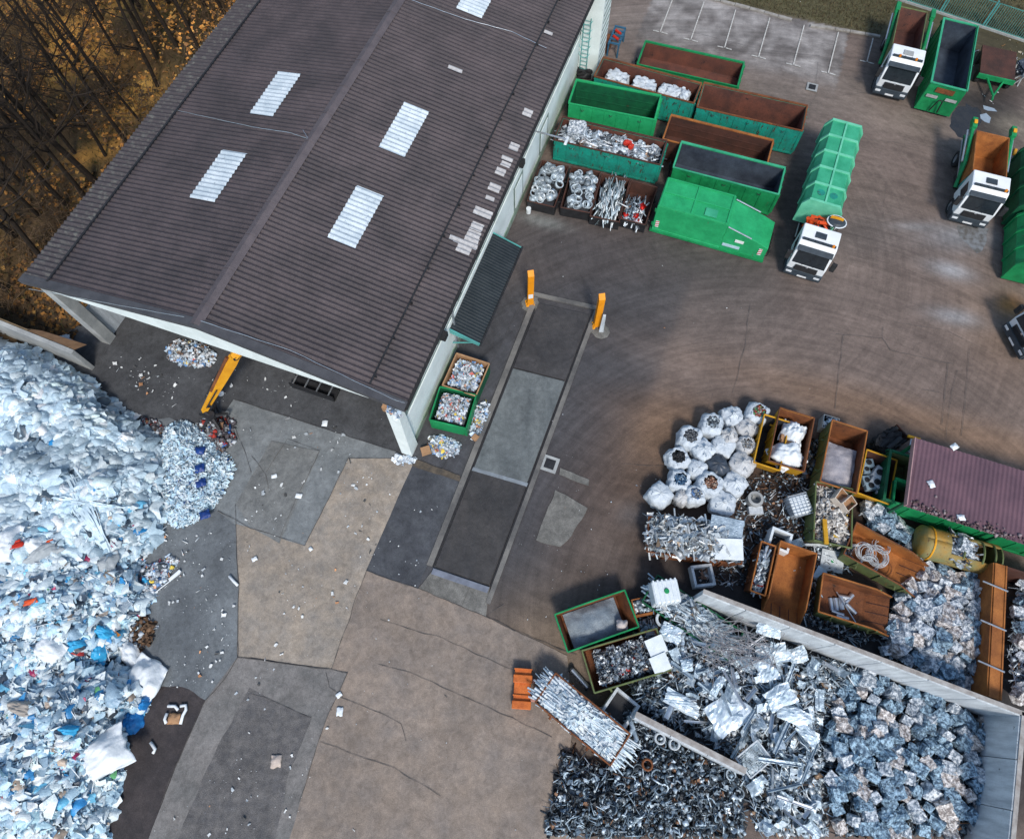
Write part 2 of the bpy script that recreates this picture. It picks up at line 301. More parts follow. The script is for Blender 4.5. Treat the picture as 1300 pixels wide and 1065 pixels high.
# ============================================================ GROUND
gx0,gx1,gy0,gy1=-70.,70.,-30.,110.
def ground():
    # one sheet: fine in the yard, coarse to the distance
    def axis(a,b,c,d,f,cst): return np.concatenate([np.arange(a,b,cst),np.arange(b,c,f),np.arange(c,d+.01,cst)])
    xs=axis(-400.,-40.,42.,400.,.22,20.); ys=axis(-400.,-8.,50.,500.,.2,20.)
    X,Y=np.meshgrid(xs,ys,indexing='ij'); Z=np.zeros_like(X)
    U=X*UB[0]+Y*UB[1]; V=X*VA[0]+Y*VA[1]
    C=np.zeros(X.shape+(3,)); C[:]=(.180,.136,.115)
    def blob(px,py,rx,ry,ang,col,k=1.,pw=2.):
        cx,cy=P(px,py); ca,sa=math.cos(R(ang)),math.sin(R(ang)); dx,dy=X-cx,Y-cy
        a=(dx*ca+dy*sa)/rx; b=(-dx*sa+dy*ca)/ry; w=k*np.exp(-(a*a+b*b)**(pw/2))[...,None]
        C[:]=C*(1-w)+np.array(col)*w
    # darker asphalt strip beside the hall, boundary slanting from the weighbridge end
    e0=P(868,382); e1=P(792,600); ex,ey=e1[0]-e0[0],e1[1]-e0[1]; L=math.hypot(ex,ey)
    side=((X-e0[0])*ey-(Y-e0[1])*ex)/L   # >0 to the right
    w=1/(1+np.exp(np.clip(-side*6,-30,30))); w=np.where(Y<26,w,0); w2=1/(1+np.exp(np.clip((Y-22.5)*2.2,-30,30)))
    w=(w*w2)
    D=np.array((.070,.071,.078)); C[:]=C*(1-w[...,None])+D*w[...,None]
    blob(720,320,9,4.5,-21,(.062,.059,.062),.85)      # dark lane in front of the small skips
    blob(900,340,5,2.4,-21,(.075,.068,.068),.7)
    blob(990,260,1.6,5,-20,(.045,.042,.044),.85)  # shadow beside the crane truck, painted into the ground colour
    blob(955,400,6,3,0,(.125,.105,.096),.5)
    blob(1080,300,4,2.5,0,(.115,.100,.096),.6)
    for q in ((1100,420),(1000,450),(1160,360),(1070,220),(900,470)): blob(*q,5,1.6,-25,(.185,.140,.118),.55)
    blob(1140,150,6,1.8,-30,(.21,.165,.135),.7); blob(1000,120,5,2.2,-20,(.21,.175,.15),.6)
    blob(1090,110,3,1.2,-20,(.17,.14,.12),.6); blob(860,40,6,3,-20,(.235,.205,.185),.7)
    blob(1262,420,2.0,3.8,0,(.24,.165,.12),.6); blob(1282,388,.8,.7,0,(.40,.17,.03),.7)
    blob(1225,300,2.2,1.0,0,(.30,.31,.33),.75); blob(1207,343,1.2,.55,-20,(.38,.38,.39),.8); blob(1212,402,1.3,.5,-15,(.36,.36,.37),.7)
    blob(1165,288,1.3,.3,-5,(.34,.33,.33),.6); blob(1262,150,2.1,2.2,0,(.020,.018,.020),.95,4); blob(1225,128,2.5,1.6,0,(.03,.028,.03),.8)
    blob(1290,160,1.7,1.2,0,(.26,.22,.17),.7); blob(1272,115,2.2,1.2,0,(.05,.04,.035),.8)
    blob(800,240,2.5,5,20,(.032,.030,.034),.6); blob(690,281,1.4,.45,-20,(.26,.28,.27),.6); blob(930,190,5,4,0,(.06,.052,.05),.6)  # dark ones: shade by compactor and among containers, painted into the ground
    # rusty soil of the scrap corner
    blob(1000,560,6,1.1,-16,(.27,.155,.085),.8); blob(1180,540,9,1.0,-20,(.26,.16,.10),.75); blob(1230,560,9,1.2,-20,(.24,.155,.105),.6)
    blob(800,650,3.2,4.5,0,(.125,.082,.06),.85); blob(765,740,2.6,2.2,0,(.12,.085,.065),.8); blob(845,560,2.2,2.5,40,(.22,.13,.075),.75)
    blob(770,700,1.6,1.8,30,(.19,.15,.13),.6); blob(805,655,.9,.7,0,(.22,.22,.23),.5)
    blob(1060,700,9,7,-20,(.045,.030,.023),.95,5); blob(1000,640,3,3,0,(.05,.032,.024),.9); blob(900,700,5,3,0,(.06,.042,.034),.9)
    blob(1100,870,12,4,-20,(.03,.03,.033),.95,6); blob(850,920,5,3.5,-20,(.03,.028,.03),.95,4)
    blob(690,820,3,2.0,-20,(.20,.14,.095),.8); blob(690,900,2.2,4,0,(.20,.155,.115),.75)
    # forest floor west of the hall, grass north of the kerb
    wf=1/(1+np.exp(np.clip((U+29.0)*4,-30,30))); fl=np.array((.085,.052,.024)); C[:]=C*(1-wf[...,None])+fl*wf[...,None]
    k0=P(880,-5); k1=P(1117,48); kx,ky=k1[0]-k0[0],k1[1]-k0[1]; kl=math.hypot(kx,ky); kd=((X-k0[0])*-ky+(Y-k0[1])*kx)/kl
    wg=1/(1+np.exp(np.clip(-kd*9,-30,30))); wg=np.where((U>-6)|(V>60),wg,0); gr=np.array((.095,.085,.042)); C[:]=C*(1-wg[...,None])+gr*wg[...,None]
    blob(1190,60,3,2.2,0,(.07,.05,.035),.7); blob(1255,55,4,2.,-20,(.075,.062,.035),.8)
    for i in range(70):   # leaf litter drifts in the wood, sunlit orange glow painted into their colours
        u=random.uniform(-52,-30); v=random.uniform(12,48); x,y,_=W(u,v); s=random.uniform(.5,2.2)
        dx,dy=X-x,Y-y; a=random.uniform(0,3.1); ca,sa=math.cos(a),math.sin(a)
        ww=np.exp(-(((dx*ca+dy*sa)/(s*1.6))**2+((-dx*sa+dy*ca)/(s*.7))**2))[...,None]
        sunglow=max(0,min(1,(v-14)/22))*max(0,min(1,(-u-31)/5))
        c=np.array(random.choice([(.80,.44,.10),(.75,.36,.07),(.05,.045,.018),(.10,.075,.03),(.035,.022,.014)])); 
        ww*= (.35+.6*sunglow); C[:]=C*(1-ww)+c*ww
    # parking strip: pale, blotched concrete along the kerb
    pk=1/(1+np.exp(np.clip((-kd-5.6)*3,-30,30)))*(kd<0)*(U>-6.5)*(U<7.5)*(Y<70)
    bl=np.array([[.5+.5*mnoise.noise(Vector((x*.55,y*.55,1)))+.35*mnoise.noise(Vector((x*1.7,y*1.7,4))) for y in ys] if -12<x<30 else [.5]*len(ys) for x in xs])
    bl=np.clip((bl-.3)*2.2,0,1)[...,None]; pc=np.array((.155,.138,.130))*(1-bl)+np.array((.34,.315,.30))*bl
    C[:]=C*(1-pk[...,None])+pc*pk[...,None]
    far=np.clip((np.hypot(X,Y-20)-60)/60,0,1)[...,None]; C[:]=C*(1-far)+np.array((.09,.08,.04))*far
    n=X.shape; V3=np.stack([X.ravel(),Y.ravel(),Z.ravel()],1).astype(np.float32)
    idx=np.arange(n[0]*n[1]).reshape(n); Fq=np.stack([idx[:-1,:-1],idx[1:,:-1],idx[1:,1:],idx[:-1,1:]],-1).reshape(-1,4)
    me=bpy.data.meshes.new('ground'); me.vertices.add(len(V3)); me.vertices.foreach_set('co',V3.ravel())
    me.loops.add(Fq.size); me.loops.foreach_set('vertex_index',Fq.astype(np.int32).ravel()); me.polygons.add(len(Fq))
    me.polygons.foreach_set('loop_start',np.arange(0,Fq.size,4,dtype=np.int32)); me.polygons.foreach_set('loop_total',np.full(len(Fq),4,dtype=np.int32))
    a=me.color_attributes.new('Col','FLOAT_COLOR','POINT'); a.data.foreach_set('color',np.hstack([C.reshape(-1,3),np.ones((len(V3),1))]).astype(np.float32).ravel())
    me.update(calc_edges=True)
    # material: stains and painted light and shade from the sheet's own colours, dirt swirls and grit on top
    m=mat('yard_surface',(1.08,1.08,1.08),(.80,.79,.79),.35,.78,0,.35,22,attr=True,fine=.25,edge=(.3,.7),mid=.2)
    nt=m.node_tree; N=nt.nodes; Lk=nt.links; b=N['Principled BSDF']
    src=b.inputs['Base Color'].links[0].from_socket
    tc=N.new('ShaderNodeTexCoord'); mp=N.new('ShaderNodeMapping'); mp.inputs['Rotation'].default_value=(0,0,R(28)); mp.inputs['Scale'].default_value=(.45,1.1,1); Lk.new(tc.outputs['Object'],mp.inputs[0])
    n4=N.new('ShaderNodeTexNoise'); n4.inputs['Scale'].default_value=.8; n4.inputs['Detail'].default_value=10; n4.inputs['Roughness'].default_value=.68; n4.inputs['Distortion'].default_value=1.6; Lk.new(mp.outputs[0],n4.inputs['Vector'])
    mr=N.new('ShaderNodeMapRange'); mr.inputs[1].default_value=.35; mr.inputs[2].default_value=.68; mr.inputs[3].default_value=.88; mr.inputs[4].default_value=1.12; Lk.new(n4.outputs[0],mr.inputs[0])
    sv=N.new('ShaderNodeVectorMath'); sv.operation='SCALE'; Lk.new(src,sv.inputs[0]); Lk.new(mr.outputs[0],sv.inputs['Scale'])
    # tyre sweeps: fine streaks on circles round the two turning points of the yard
    prev=sv.outputs[0]
    for (cpx,cpy,fr_,ft,k0) in ((1010,800,5.,1.3,.20),(880,300,4.,1.0,.15)):
        cx,cy=P(cpx,cpy); sb=N.new('ShaderNodeVectorMath'); sb.operation='SUBTRACT'; Lk.new(tc.outputs['Object'],sb.inputs[0]); sb.inputs[1].default_value=(cx,cy,0)
        ln=N.new('ShaderNodeVectorMath'); ln.operation='LENGTH'; Lk.new(sb.outputs[0],ln.inputs[0]); sx=N.new('ShaderNodeSeparateXYZ'); Lk.new(sb.outputs[0],sx.inputs[0])
        at2=N.new('ShaderNodeMath'); at2.operation='ARCTAN2'; Lk.new(sx.outputs[1],at2.inputs[0]); Lk.new(sx.outputs[0],at2.inputs[1])
        m1=N.new('ShaderNodeMath'); m1.operation='MULTIPLY'; Lk.new(ln.outputs['Value'],m1.inputs[0]); m1.inputs[1].default_value=fr_
        m2=N.new('ShaderNodeMath'); m2.operation='MULTIPLY'; Lk.new(at2.outputs[0],m2.inputs[0]); m2.inputs[1].default_value=ft*3
        cb=N.new('ShaderNodeCombineXYZ'); Lk.new(m1.outputs[0],cb.inputs[0]); Lk.new(m2.outputs[0],cb.inputs[1])
        nn=N.new('ShaderNodeTexNoise'); nn.inputs['Scale'].default_value=.6; nn.inputs['Detail'].default_value=9; nn.inputs['Roughness'].default_value=.66; Lk.new(cb.outputs[0],nn.inputs['Vector'])
        mq=N.new('ShaderNodeMapRange'); mq.inputs[1].default_value=.33; mq.inputs[2].default_value=.67; mq.inputs[3].default_value=1-k0; mq.inputs[4].default_value=1+k0; Lk.new(nn.outputs[0],mq.inputs[0])
        s2=N.new('ShaderNodeVectorMath'); s2.operation='SCALE'; Lk.new(prev,s2.inputs[0]); Lk.new(mq.outputs[0],s2.inputs['Scale']); prev=s2.outputs[0]
    Lk.new(prev,b.inputs['Base Color'])
    me.materials.append(m); o=bpy.data.objects.new('ground',me); COL.objects.link(o); struct(o)
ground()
LAY=[.004]
def slab(name,pts,material,z=None,wob=.035):
    if z is None: LAY[0]+=.004; z=LAY[0]
    w=PP(pts); out=[]
    for i,p in enumerate(w):
        q=w[(i+1)%len(w)]; L=math.hypot(q[0]-p[0],q[1]-p[1]); n=max(1,int(L/.3)) if wob else 1
        for k in range(n):
            t=k/n; x=p[0]+(q[0]-p[0])*t; y=p[1]+(q[1]-p[1])*t
            if k: x+=(nz(x,y,1.3,3)+.5*nz(x,y,4.3,3))*wob; y+=(nz(x,y,1.3,9)+.5*nz(x,y,4.3,9))*wob
            out.append((x,y,z))
    b=MB(); b.add(out,[tuple(range(len(out)))]); o=b.build(name,material); return struct(o)
S_BLUE=flat('blue_grey_concrete',(.22,.235,.24),(.155,.168,.175),1.3,edge=(.3,.7),rust=.17,rscale=6,rustc=(.11,.11,.11),fine=.22)
S_BEIGE=flat('beige_concrete',(.345,.285,.225),(.25,.225,.20),1.1,edge=(.3,.7),rust=.15,rscale=6,rustc=(.15,.125,.10),fine=.25)
S_BEIG2=flat('brown_beige_concrete',(.285,.225,.18),(.20,.17,.15),.8,edge=(.3,.7),rust=.13,rscale=6,rustc=(.12,.095,.075),fine=.25)
S_DARK=flat('dark_asphalt_patch',(.052,.055,.064),(.085,.09,.10),1.1,rust=.12,rustc=(.15,.15,.16),fine=.3)
S_GREY=flat('grey_slab',(.215,.20,.19),(.16,.155,.15),.8,fine=.25)
S_ROUGH=flat('rough_dark_slab',(.10,.097,.10),(.155,.145,.14),2.5,fine=.4,bump=.5)
S_HALL=flat('hall_floor',(.085,.088,.094),(.055,.056,.060),.8,rust=.12,rustc=(.15,.15,.15),fine=.3)
S_WET=flat('wet_grey_floor',(.165,.18,.19),(.11,.12,.13),.6,rough=.6,fine=.25,stretch=(1,.4,1))
S_BRN=flat('brown_black_floor',(.055,.045,.045),(.035,.03,.032),1.2,rough=.6,fine=.3)
S_CONC=flat('pale_patch_concrete',(.20,.192,.175),(.13,.126,.116),2,rust=.15,rustc=(.10,.10,.09),fine=.3)
S_PARK=flat('parking_concrete',(.27,.245,.23),(.16,.145,.14),.45,rust=.1,rustc=(.10,.09,.09),fine=.2)
#slab('parking_area',[(770,-25),(880,-4),(970,19),(1117,49),(1112,100),(1050,96),(965,76),(870,55),(775,35)],S_PARK,wob=.18)
slab('hall_floor',[(125,395),(330,-60),(745,-60),(600,420),(522,575),(502,584),(300,510),(290,530),(270,570),(200,640),(100,640),(-60,520)],S_HALL)
slab('yard_floor',[(160,540),(215,530),(278,560),(285,650),(299,662),(303,740),(301,835),(286,862),(262,890),(205,871),(120,900),(60,980),(40,700)],S_WET)
slab('yard_floor',[(205,871),(232,872),(262,889),(223,974),(198,1070),(90,1070),(120,930),(160,880)],S_BRN,wob=.1)
slab('pavement_slab',[(297,507),(400,541),(502.7,573.6),(501,582),(443,582),(387,693),(320,671),(297,665),(276,649),(262,600),(275,540)],S_BLUE)
slab('pavement_slab',[(443,582),(501,582),(524,590),(464.7,724.6),(421.5,849.4),(320,834),(302,834),(303,740),(299.5,665),(320,671),(387,693)],S_BEIGE)
slab('pavement_slab',[(524,590),(585,611.7),(530.6,747.5),(464.7,724.6)],S_DARK)
slab('pavement_slab',[(464.7,724.6),(530.6,747.5),(552,722),(622,745),(617,783),(650,798.7),(720,832),(728,900),(722,974),(730,1075),(365,1075),(393.6,973.8),(415,911.6),(441.8,853),(421.5,849.4)],S_BEIG2)
slab('pavement_slab',[(302,834),(421.5,849.4),(441.8,853),(415,911.6),(393.6,973.8),(365,1075),(185,1075),(223.4,973.8),(261.4,888.8)],S_GREY)
slab('pavement_slab',[(317,872),(350,890),(396,910.4),(369.5,974),(345,1075),(222,1075),(264,974)],S_ROUGH,wob=.12)
slab('pavement_patch',[(704.6,622),(746,645),(726,680),(711,694.5),(680.5,685.6)],S_CONC,wob=.1)
slab('pavement_patch',[(711,594),(748,609),(747,617),(710,603)],S_CONC,wob=.06)
slab('pavement_patch',[(345,560),(405,573),(355,690),(320,671),(300,640)],flat('grey_inset_slab',(.21,.215,.21),(.15,.155,.155),1.3,fine=.25))
slab('pavement_patch',[(552,721),(622,745),(617,783),(532,747)],S_CONC)
slab('pavement_patch',[(524,592),(585,612),(584,604),(527,583)],flat('brown_strip',(.12,.095,.07),(.07,.06,.05),3))
def ribbon(bm,pts,w,z=.062,wob=.03):
    q=[]
    for i in range(len(pts)-1):
        a,b=P(*pts[i]),P(*pts[i+1]); n=max(1,int(math.hypot(b[0]-a[0],b[1]-a[1])/.25))
        for k in range(n): t=k/n; q.append((a[0]+(b[0]-a[0])*t,a[1]+(b[1]-a[1])*t))
    q.append(P(*pts[-1])); q=[(x+nz(x,y,1.5,5)*wob*2,y+nz(x,y,1.5,11)*wob*2) for x,y in q]
    vs=[];fs=[]
    for i,(x,y) in enumerate(q):
        a=q[max(0,i-1)];b=q[min(len(q)-1,i+1)];dx,dy=b[0]-a[0],b[1]-a[1];l=math.hypot(dx,dy)+1e-6
        ww=w*.36*(.5+1.0*random.random())/2; vs+=[(x-dy/l*ww,y+dx/l*ww,z),(x+dy/l*ww,y-dx/l*ww,z)]
    for i in range(len(q)-1): fs.append((2*i,2*i+1,2*i+3,2*i+2))
    bm.add(vs,fs)
LAY[0]+=.004
bm=MB(); zc=LAY[0]+.004
for pts,w in [([(297,507),(400,541),(502,573)],.05),([(443,582),(387,693),(320,671),(276,649)],.07),([(443,582),(502,582)],.05),([(300,640),(299.5,665),(303,740),(302,834),(286,862),(261,889),(223,974),(205,1020)],.07),
  ([(302,834),(350,840),(380,845),(421,849),(442,854)],.09),([(465,725),(421,849)],.07),([(442,854),(429,880),(415,912),(394,974),(380,1020)],.06),([(320,880),(335,884),(396,911)],.05),([(414,853),(418,872),(429,880)],.04),
  ([(465,725),(530,747),(617,783),(650,799),(733,832)],.07),([(483,786),(560,810),(650,850)],.05),([(480,843),(530,857),(650,912),(700,935)],.05),([(430,885),(470,900),(510,918),(516,940)],.05),([(407,941),(500,975),(560,1010)],.05),
  ([(640,768),(617,783)],.05),([(600,737),(586,771)],.04),([(320,580),(338,602),(341,620)],.05),([(338,600),(365,558),(407,573),(378,630),(355,684)],.05),([(300,545),(320,600)],.05),
  ([(952,385),(945,440),(930,500)],.05),([(1070,425),(1064,480),(1060,520)],.05),([(1125,230),(1120,280)],.03),([(1060,425),(1120,430),(1130,445),(1190,460),(1210,462)],.06),([(1120,430),(1120,415)],.04),
  ([(1203,462),(1201,480),(1195,540)],.05),([(1214,470),(1204,520),(1200,560)],.04),([(1230,440),(1226,500),(1220,555)],.05),([(1170,495),(1195,500)],.04),([(1136,410),(1200,420),(1260,450)],.035),([(905,500),(900,515),(880,560)],.03),
  ([(1120,505),(1118,515)],.04),([(1150,530),(1200,548),(1250,540)],.03),([(985,160),(1080,175),(1200,190)],.03),([(660,390),(640,430),(600,510),(560,600)],.03),([(620,400),(650,385),(665,388)],.05),
  ([(860,38),(910,50),(970,65),(1040,72)],.04),([(1038,80),(1036,110)],.04),([(1038,118),(1020,150)],.03),([(1070,122),(1090,120),(1104,118)],.05),([(790,590),(850,592)],.04)]:
    ribbon(bm,pts,w,zc)
struct(bm.build('pavement_crack',flat('crack_dirt',(.065,.06,.056),(.10,.09,.085),8)))
def mark(bm,a,b,w,z): 
    a=P(*a);b=P(*b);dx,dy=b[0]-a[0],b[1]-a[1];l=math.hypot(dx,dy);nx,ny=-dy/l*w/2,dx/l*w/2
    bm.add([(a[0]+nx,a[1]+ny,z),(a[0]-nx,a[1]-ny,z),(b[0]-nx,b[1]-ny,z),(b[0]+nx,b[1]+ny,z)],[(0,1,2,3)])
bm=MB()
for a,b in [((893.6,3.8),(876.6,52)),((933.7,14),(919.5,62)),((977,24),(962.7,73.6)),((1020.7,33),(1006.8,83.7)),((1064,42),(1051,94)),((856,-6),(838,42)),((1108,49.5),(1100,80))]:
    mark(bm,a,b,.08,zc+.004)
    mark(bm,(b[0]-9,b[1]-2),(b[0]-1.5,b[1]-.3),.1,zc+.004); mark(bm,(b[0]+1.5,b[1]+.3),(b[0]+9,b[1]+2.5),.1,zc+.004)
struct(bm.build('road_markings',M['paint']))
# kerb
bm=MB(); ks=PP([(860,-12),(970,17),(1005,27)]); ks2=PP([(1028,34),(1060,38),(1117,47.5)])
def kerbline(b,q,w=.22,h=.13):
    for i in range(len(q)-1):
        a,c=q[i],q[i+1];L=math.hypot(c[0]-a[0],c[1]-a[1]);ang=math.atan2(c[1]-a[1],c[0]-a[0]); n=max(1,int(L/1.0))
        for k in range(n):
            b.X=Matrix.Translation((a[0],a[1],0))@Matrix.Rotation(ang+random.uniform(-.01,.01),4,'Z'); b.box(k*L/n+.015,(k+1)*L/n-.015,-w/2,w/2,0.,h+random.uniform(-.015,.015))
    b.X=Matrix.Identity(4)
kerbline(bm,ks); kerbline(bm,ks2); struct(bm.build('kerb',M['stone'],bevel=.015))
# manholes
def manhole(px,py,s,lab):
    t=thing('manhole_cover',lab,'manhole',P3(px,py,zc),YA)
    b=MB(); b.box(-s,s,-s,s,0,.02,0); b.build('frame',M['concrete'],t)
    b=MB(); b.box(-s*.62,s*.62,-s*.62,s*.62,.02,.032); 
    for k in range(5): b.box(-s*.55,s*.55,-s*.5+k*s*.24,-s*.5+k*s*.24+.05,.032,.042)
    b.build('lid',M['dark'],t)
manhole(698,589,.42,'square iron manhole cover beside the weighbridge'); manhole(1031,111,.36,'square concrete drain cover at the end of the parking bays')
# ============================================================ WEIGHBRIDGE
def weighbridge():
    c=[P(551,720),P(622,744),P(750,400),P(683,385)]
    t=thing('weighbridge','long flush weighbridge deck of three plates between pale kerb strips','weighbridge',(0,0,0))
    def bil(s,q,z): # s across, q along
        a=[c[0][i]+(c[1][i]-c[0][i])*s for i in (0,1)]; b=[c[3][i]+(c[2][i]-c[3][i])*s for i in (0,1)]
        return (a[0]+(b[0]-a[0])*q,a[1]+(b[1]-a[1])*q,z)
    z=zc+.01
    seg=[(0,.335,flat('deck_brown',(.062,.057,.055),(.042,.041,.043),.9,rough=.6,fine=.2,stretch=(1,.35,1))),(.335,.72,flat('deck_teal',(.165,.18,.18),(.11,.122,.125),.9,rough=.6,fine=.2,stretch=(1.6,.35,1))),(.72,1,flat('deck_dark',(.066,.062,.062),(.048,.046,.048),.9,rough=.6,fine=.2))]
    for i,(a,b_,m) in enumerate(seg):
        b=MB(); q=[bil(.02,a+.003,0),bil(.98,a+.003,0),bil(.98,b_-.003,0),bil(.02,b_-.003,0)]; b.prism([p[:2] for p in q],.002,z+.03); o=b.build('deck_plate',m,t)
    def strip(s0,s1,q0,q1,m,h=.02,name='edge_strip'):
        b=MB(); q=[bil(s0,q0,0),bil(s1,q0,0),bil(s1,q1,0),bil(s0,q1,0)]; b.prism([p[:2] for p in q],.001,z+h); return b.build(name,m,t)
    KS=mat('worn_kerb_strip',(.20,.19,.175),(.10,.097,.095),.6,.85,0,.3,14,edge=(.4,.6),fine=.25)
    strip(-.13,-.03,0,1.02,KS); strip(1.03,1.11,-.05,1.02,KS); strip(-.16,1.14,1.024,1.04,KS)
    strip(0,1,-.022,-.004,mat('end_plate_grey',(.20,.22,.27),(.12,.13,.16),1.5,.5),.035,'end_plate'); strip(0,1,.326,.338,mat('joint_grey',(.24,.27,.30),(.14,.155,.17),1.5,.6),.035,'joint_plate')
    strip(-.028,-.002,0,1,M['black'],.005,'gap_seal'); strip(1.002,1.028,0,1,M['black'],.005,'gap_seal')
weighbridge()
def post(px,py,h,lab,notice):
    x,y=P(px,py); t=thing('weighbridge_post',lab,'post',(x,y,0),R(8),'yellow posts at the end of the weighbridge')
    b=MB(); b.box(-.17,.17,-.13,.13,.08,h-.25); b.add([(-.17,-.13,h-.25),(.17,-.13,h-.25),(.17,.13,h),(-.17,.13,h),(-.17,.13,h-.25),(.17,.13,h-.25)],[(0,1,2,3),(0,3,4),(1,5,2),(4,3,2,5)]); b.build('column',M['orange'],t,bevel=.012)
    b=MB(); b.box(-.26,.26,-.22,.22,.03,.09); 
    for sx in(-1,1):
        for sy in(-1,1): b.tube([(sx*.2,sy*.17,.09),(sx*.2,sy*.17,.2)],.03,6)
        b.add([(sx*.17,-.02,.09),(sx*.25,-.02,.09),(sx*.17,-.02,.4),(sx*.17,.02,.09),(sx*.25,.02,.09),(sx*.17,.02,.4)],[(0,1,2),(3,5,4),(0,2,5,3),(1,4,5,2),(0,3,4,1)])
    b.build('base_plate',M['mach'],t)
    if notice: b=MB(); b.box(-.13,.13,-.137,-.132,.8,1.2); b.build('notice',M['redwhite'],t)
    b=MB(); b.lathe([(.55,.0),(.5,.075),(.45,.085),(.001,.085)],9); b.build('foundation',S_CONC,t)
post(673,386,3.2,'yellow steel post at the weighbridge corner nearer the hall, white notice on it',True)
post(757,414,3.2,'yellow steel post standing beside the short white pillar',False)
def pillar():
    x,y=P(763,421); t=thing('white_pillar','short white concrete pillar on a patch of mortar by the yellow post','pillar',(x,y,0),R(-10))
    b=MB(); b.box(-.13,.13,-.1,.1,.05,1.8,top=(.05,.04)); b.build('shaft',M['concretew'],t,bevel=.02)
    b=MB(); b.lathe([(.5,.03),(.42,.085),(.3,.10),(.001,.11)],9); b.build('mortar_base',S_CONC,t)
pillar()
# ============================================================ HALL
UL,UR_,URG,ZE,ZR=-28.7,-8.66,-18.3,6.3,8.0
VF,VB=9.42,44.
def roofz(u): 
    return ZR-(ZR-ZE)*((u-URG)/(UR_-URG) if u>URG else (URG-u)/(URG-UL))
def roofP(px,py):
    z=7.
    for _ in range(12):
        x,y=P(px,py,z); u,v=toUV(x,y); z=roofz(u)
    return u,v
hall=thing('recycling_hall','long open-fronted hall with brown corrugated gable roof and white walls','building',(0,0,0),YA)
def corr(name,u0,u1,v0,v1,off,m,parent,amp=.036,pitch=.27,zf=roofz,uref=(0,0),ns=6):
    n=int((v1-v0)/pitch*ns); vs=[];fs=[]
    for i in range(n+1):
        v=v0+(v1-v0)*i/n; d=amp*math.sin(2*math.pi*v/pitch)
        for u in (u0,u1): vs.append((u,v,zf(u)+d+off))
    for i in range(n): fs.append((2*i,2*i+1,2*i+3,2*i+2))
    b=MB(); b.add(vs,fs); return b.build(name,m,parent)
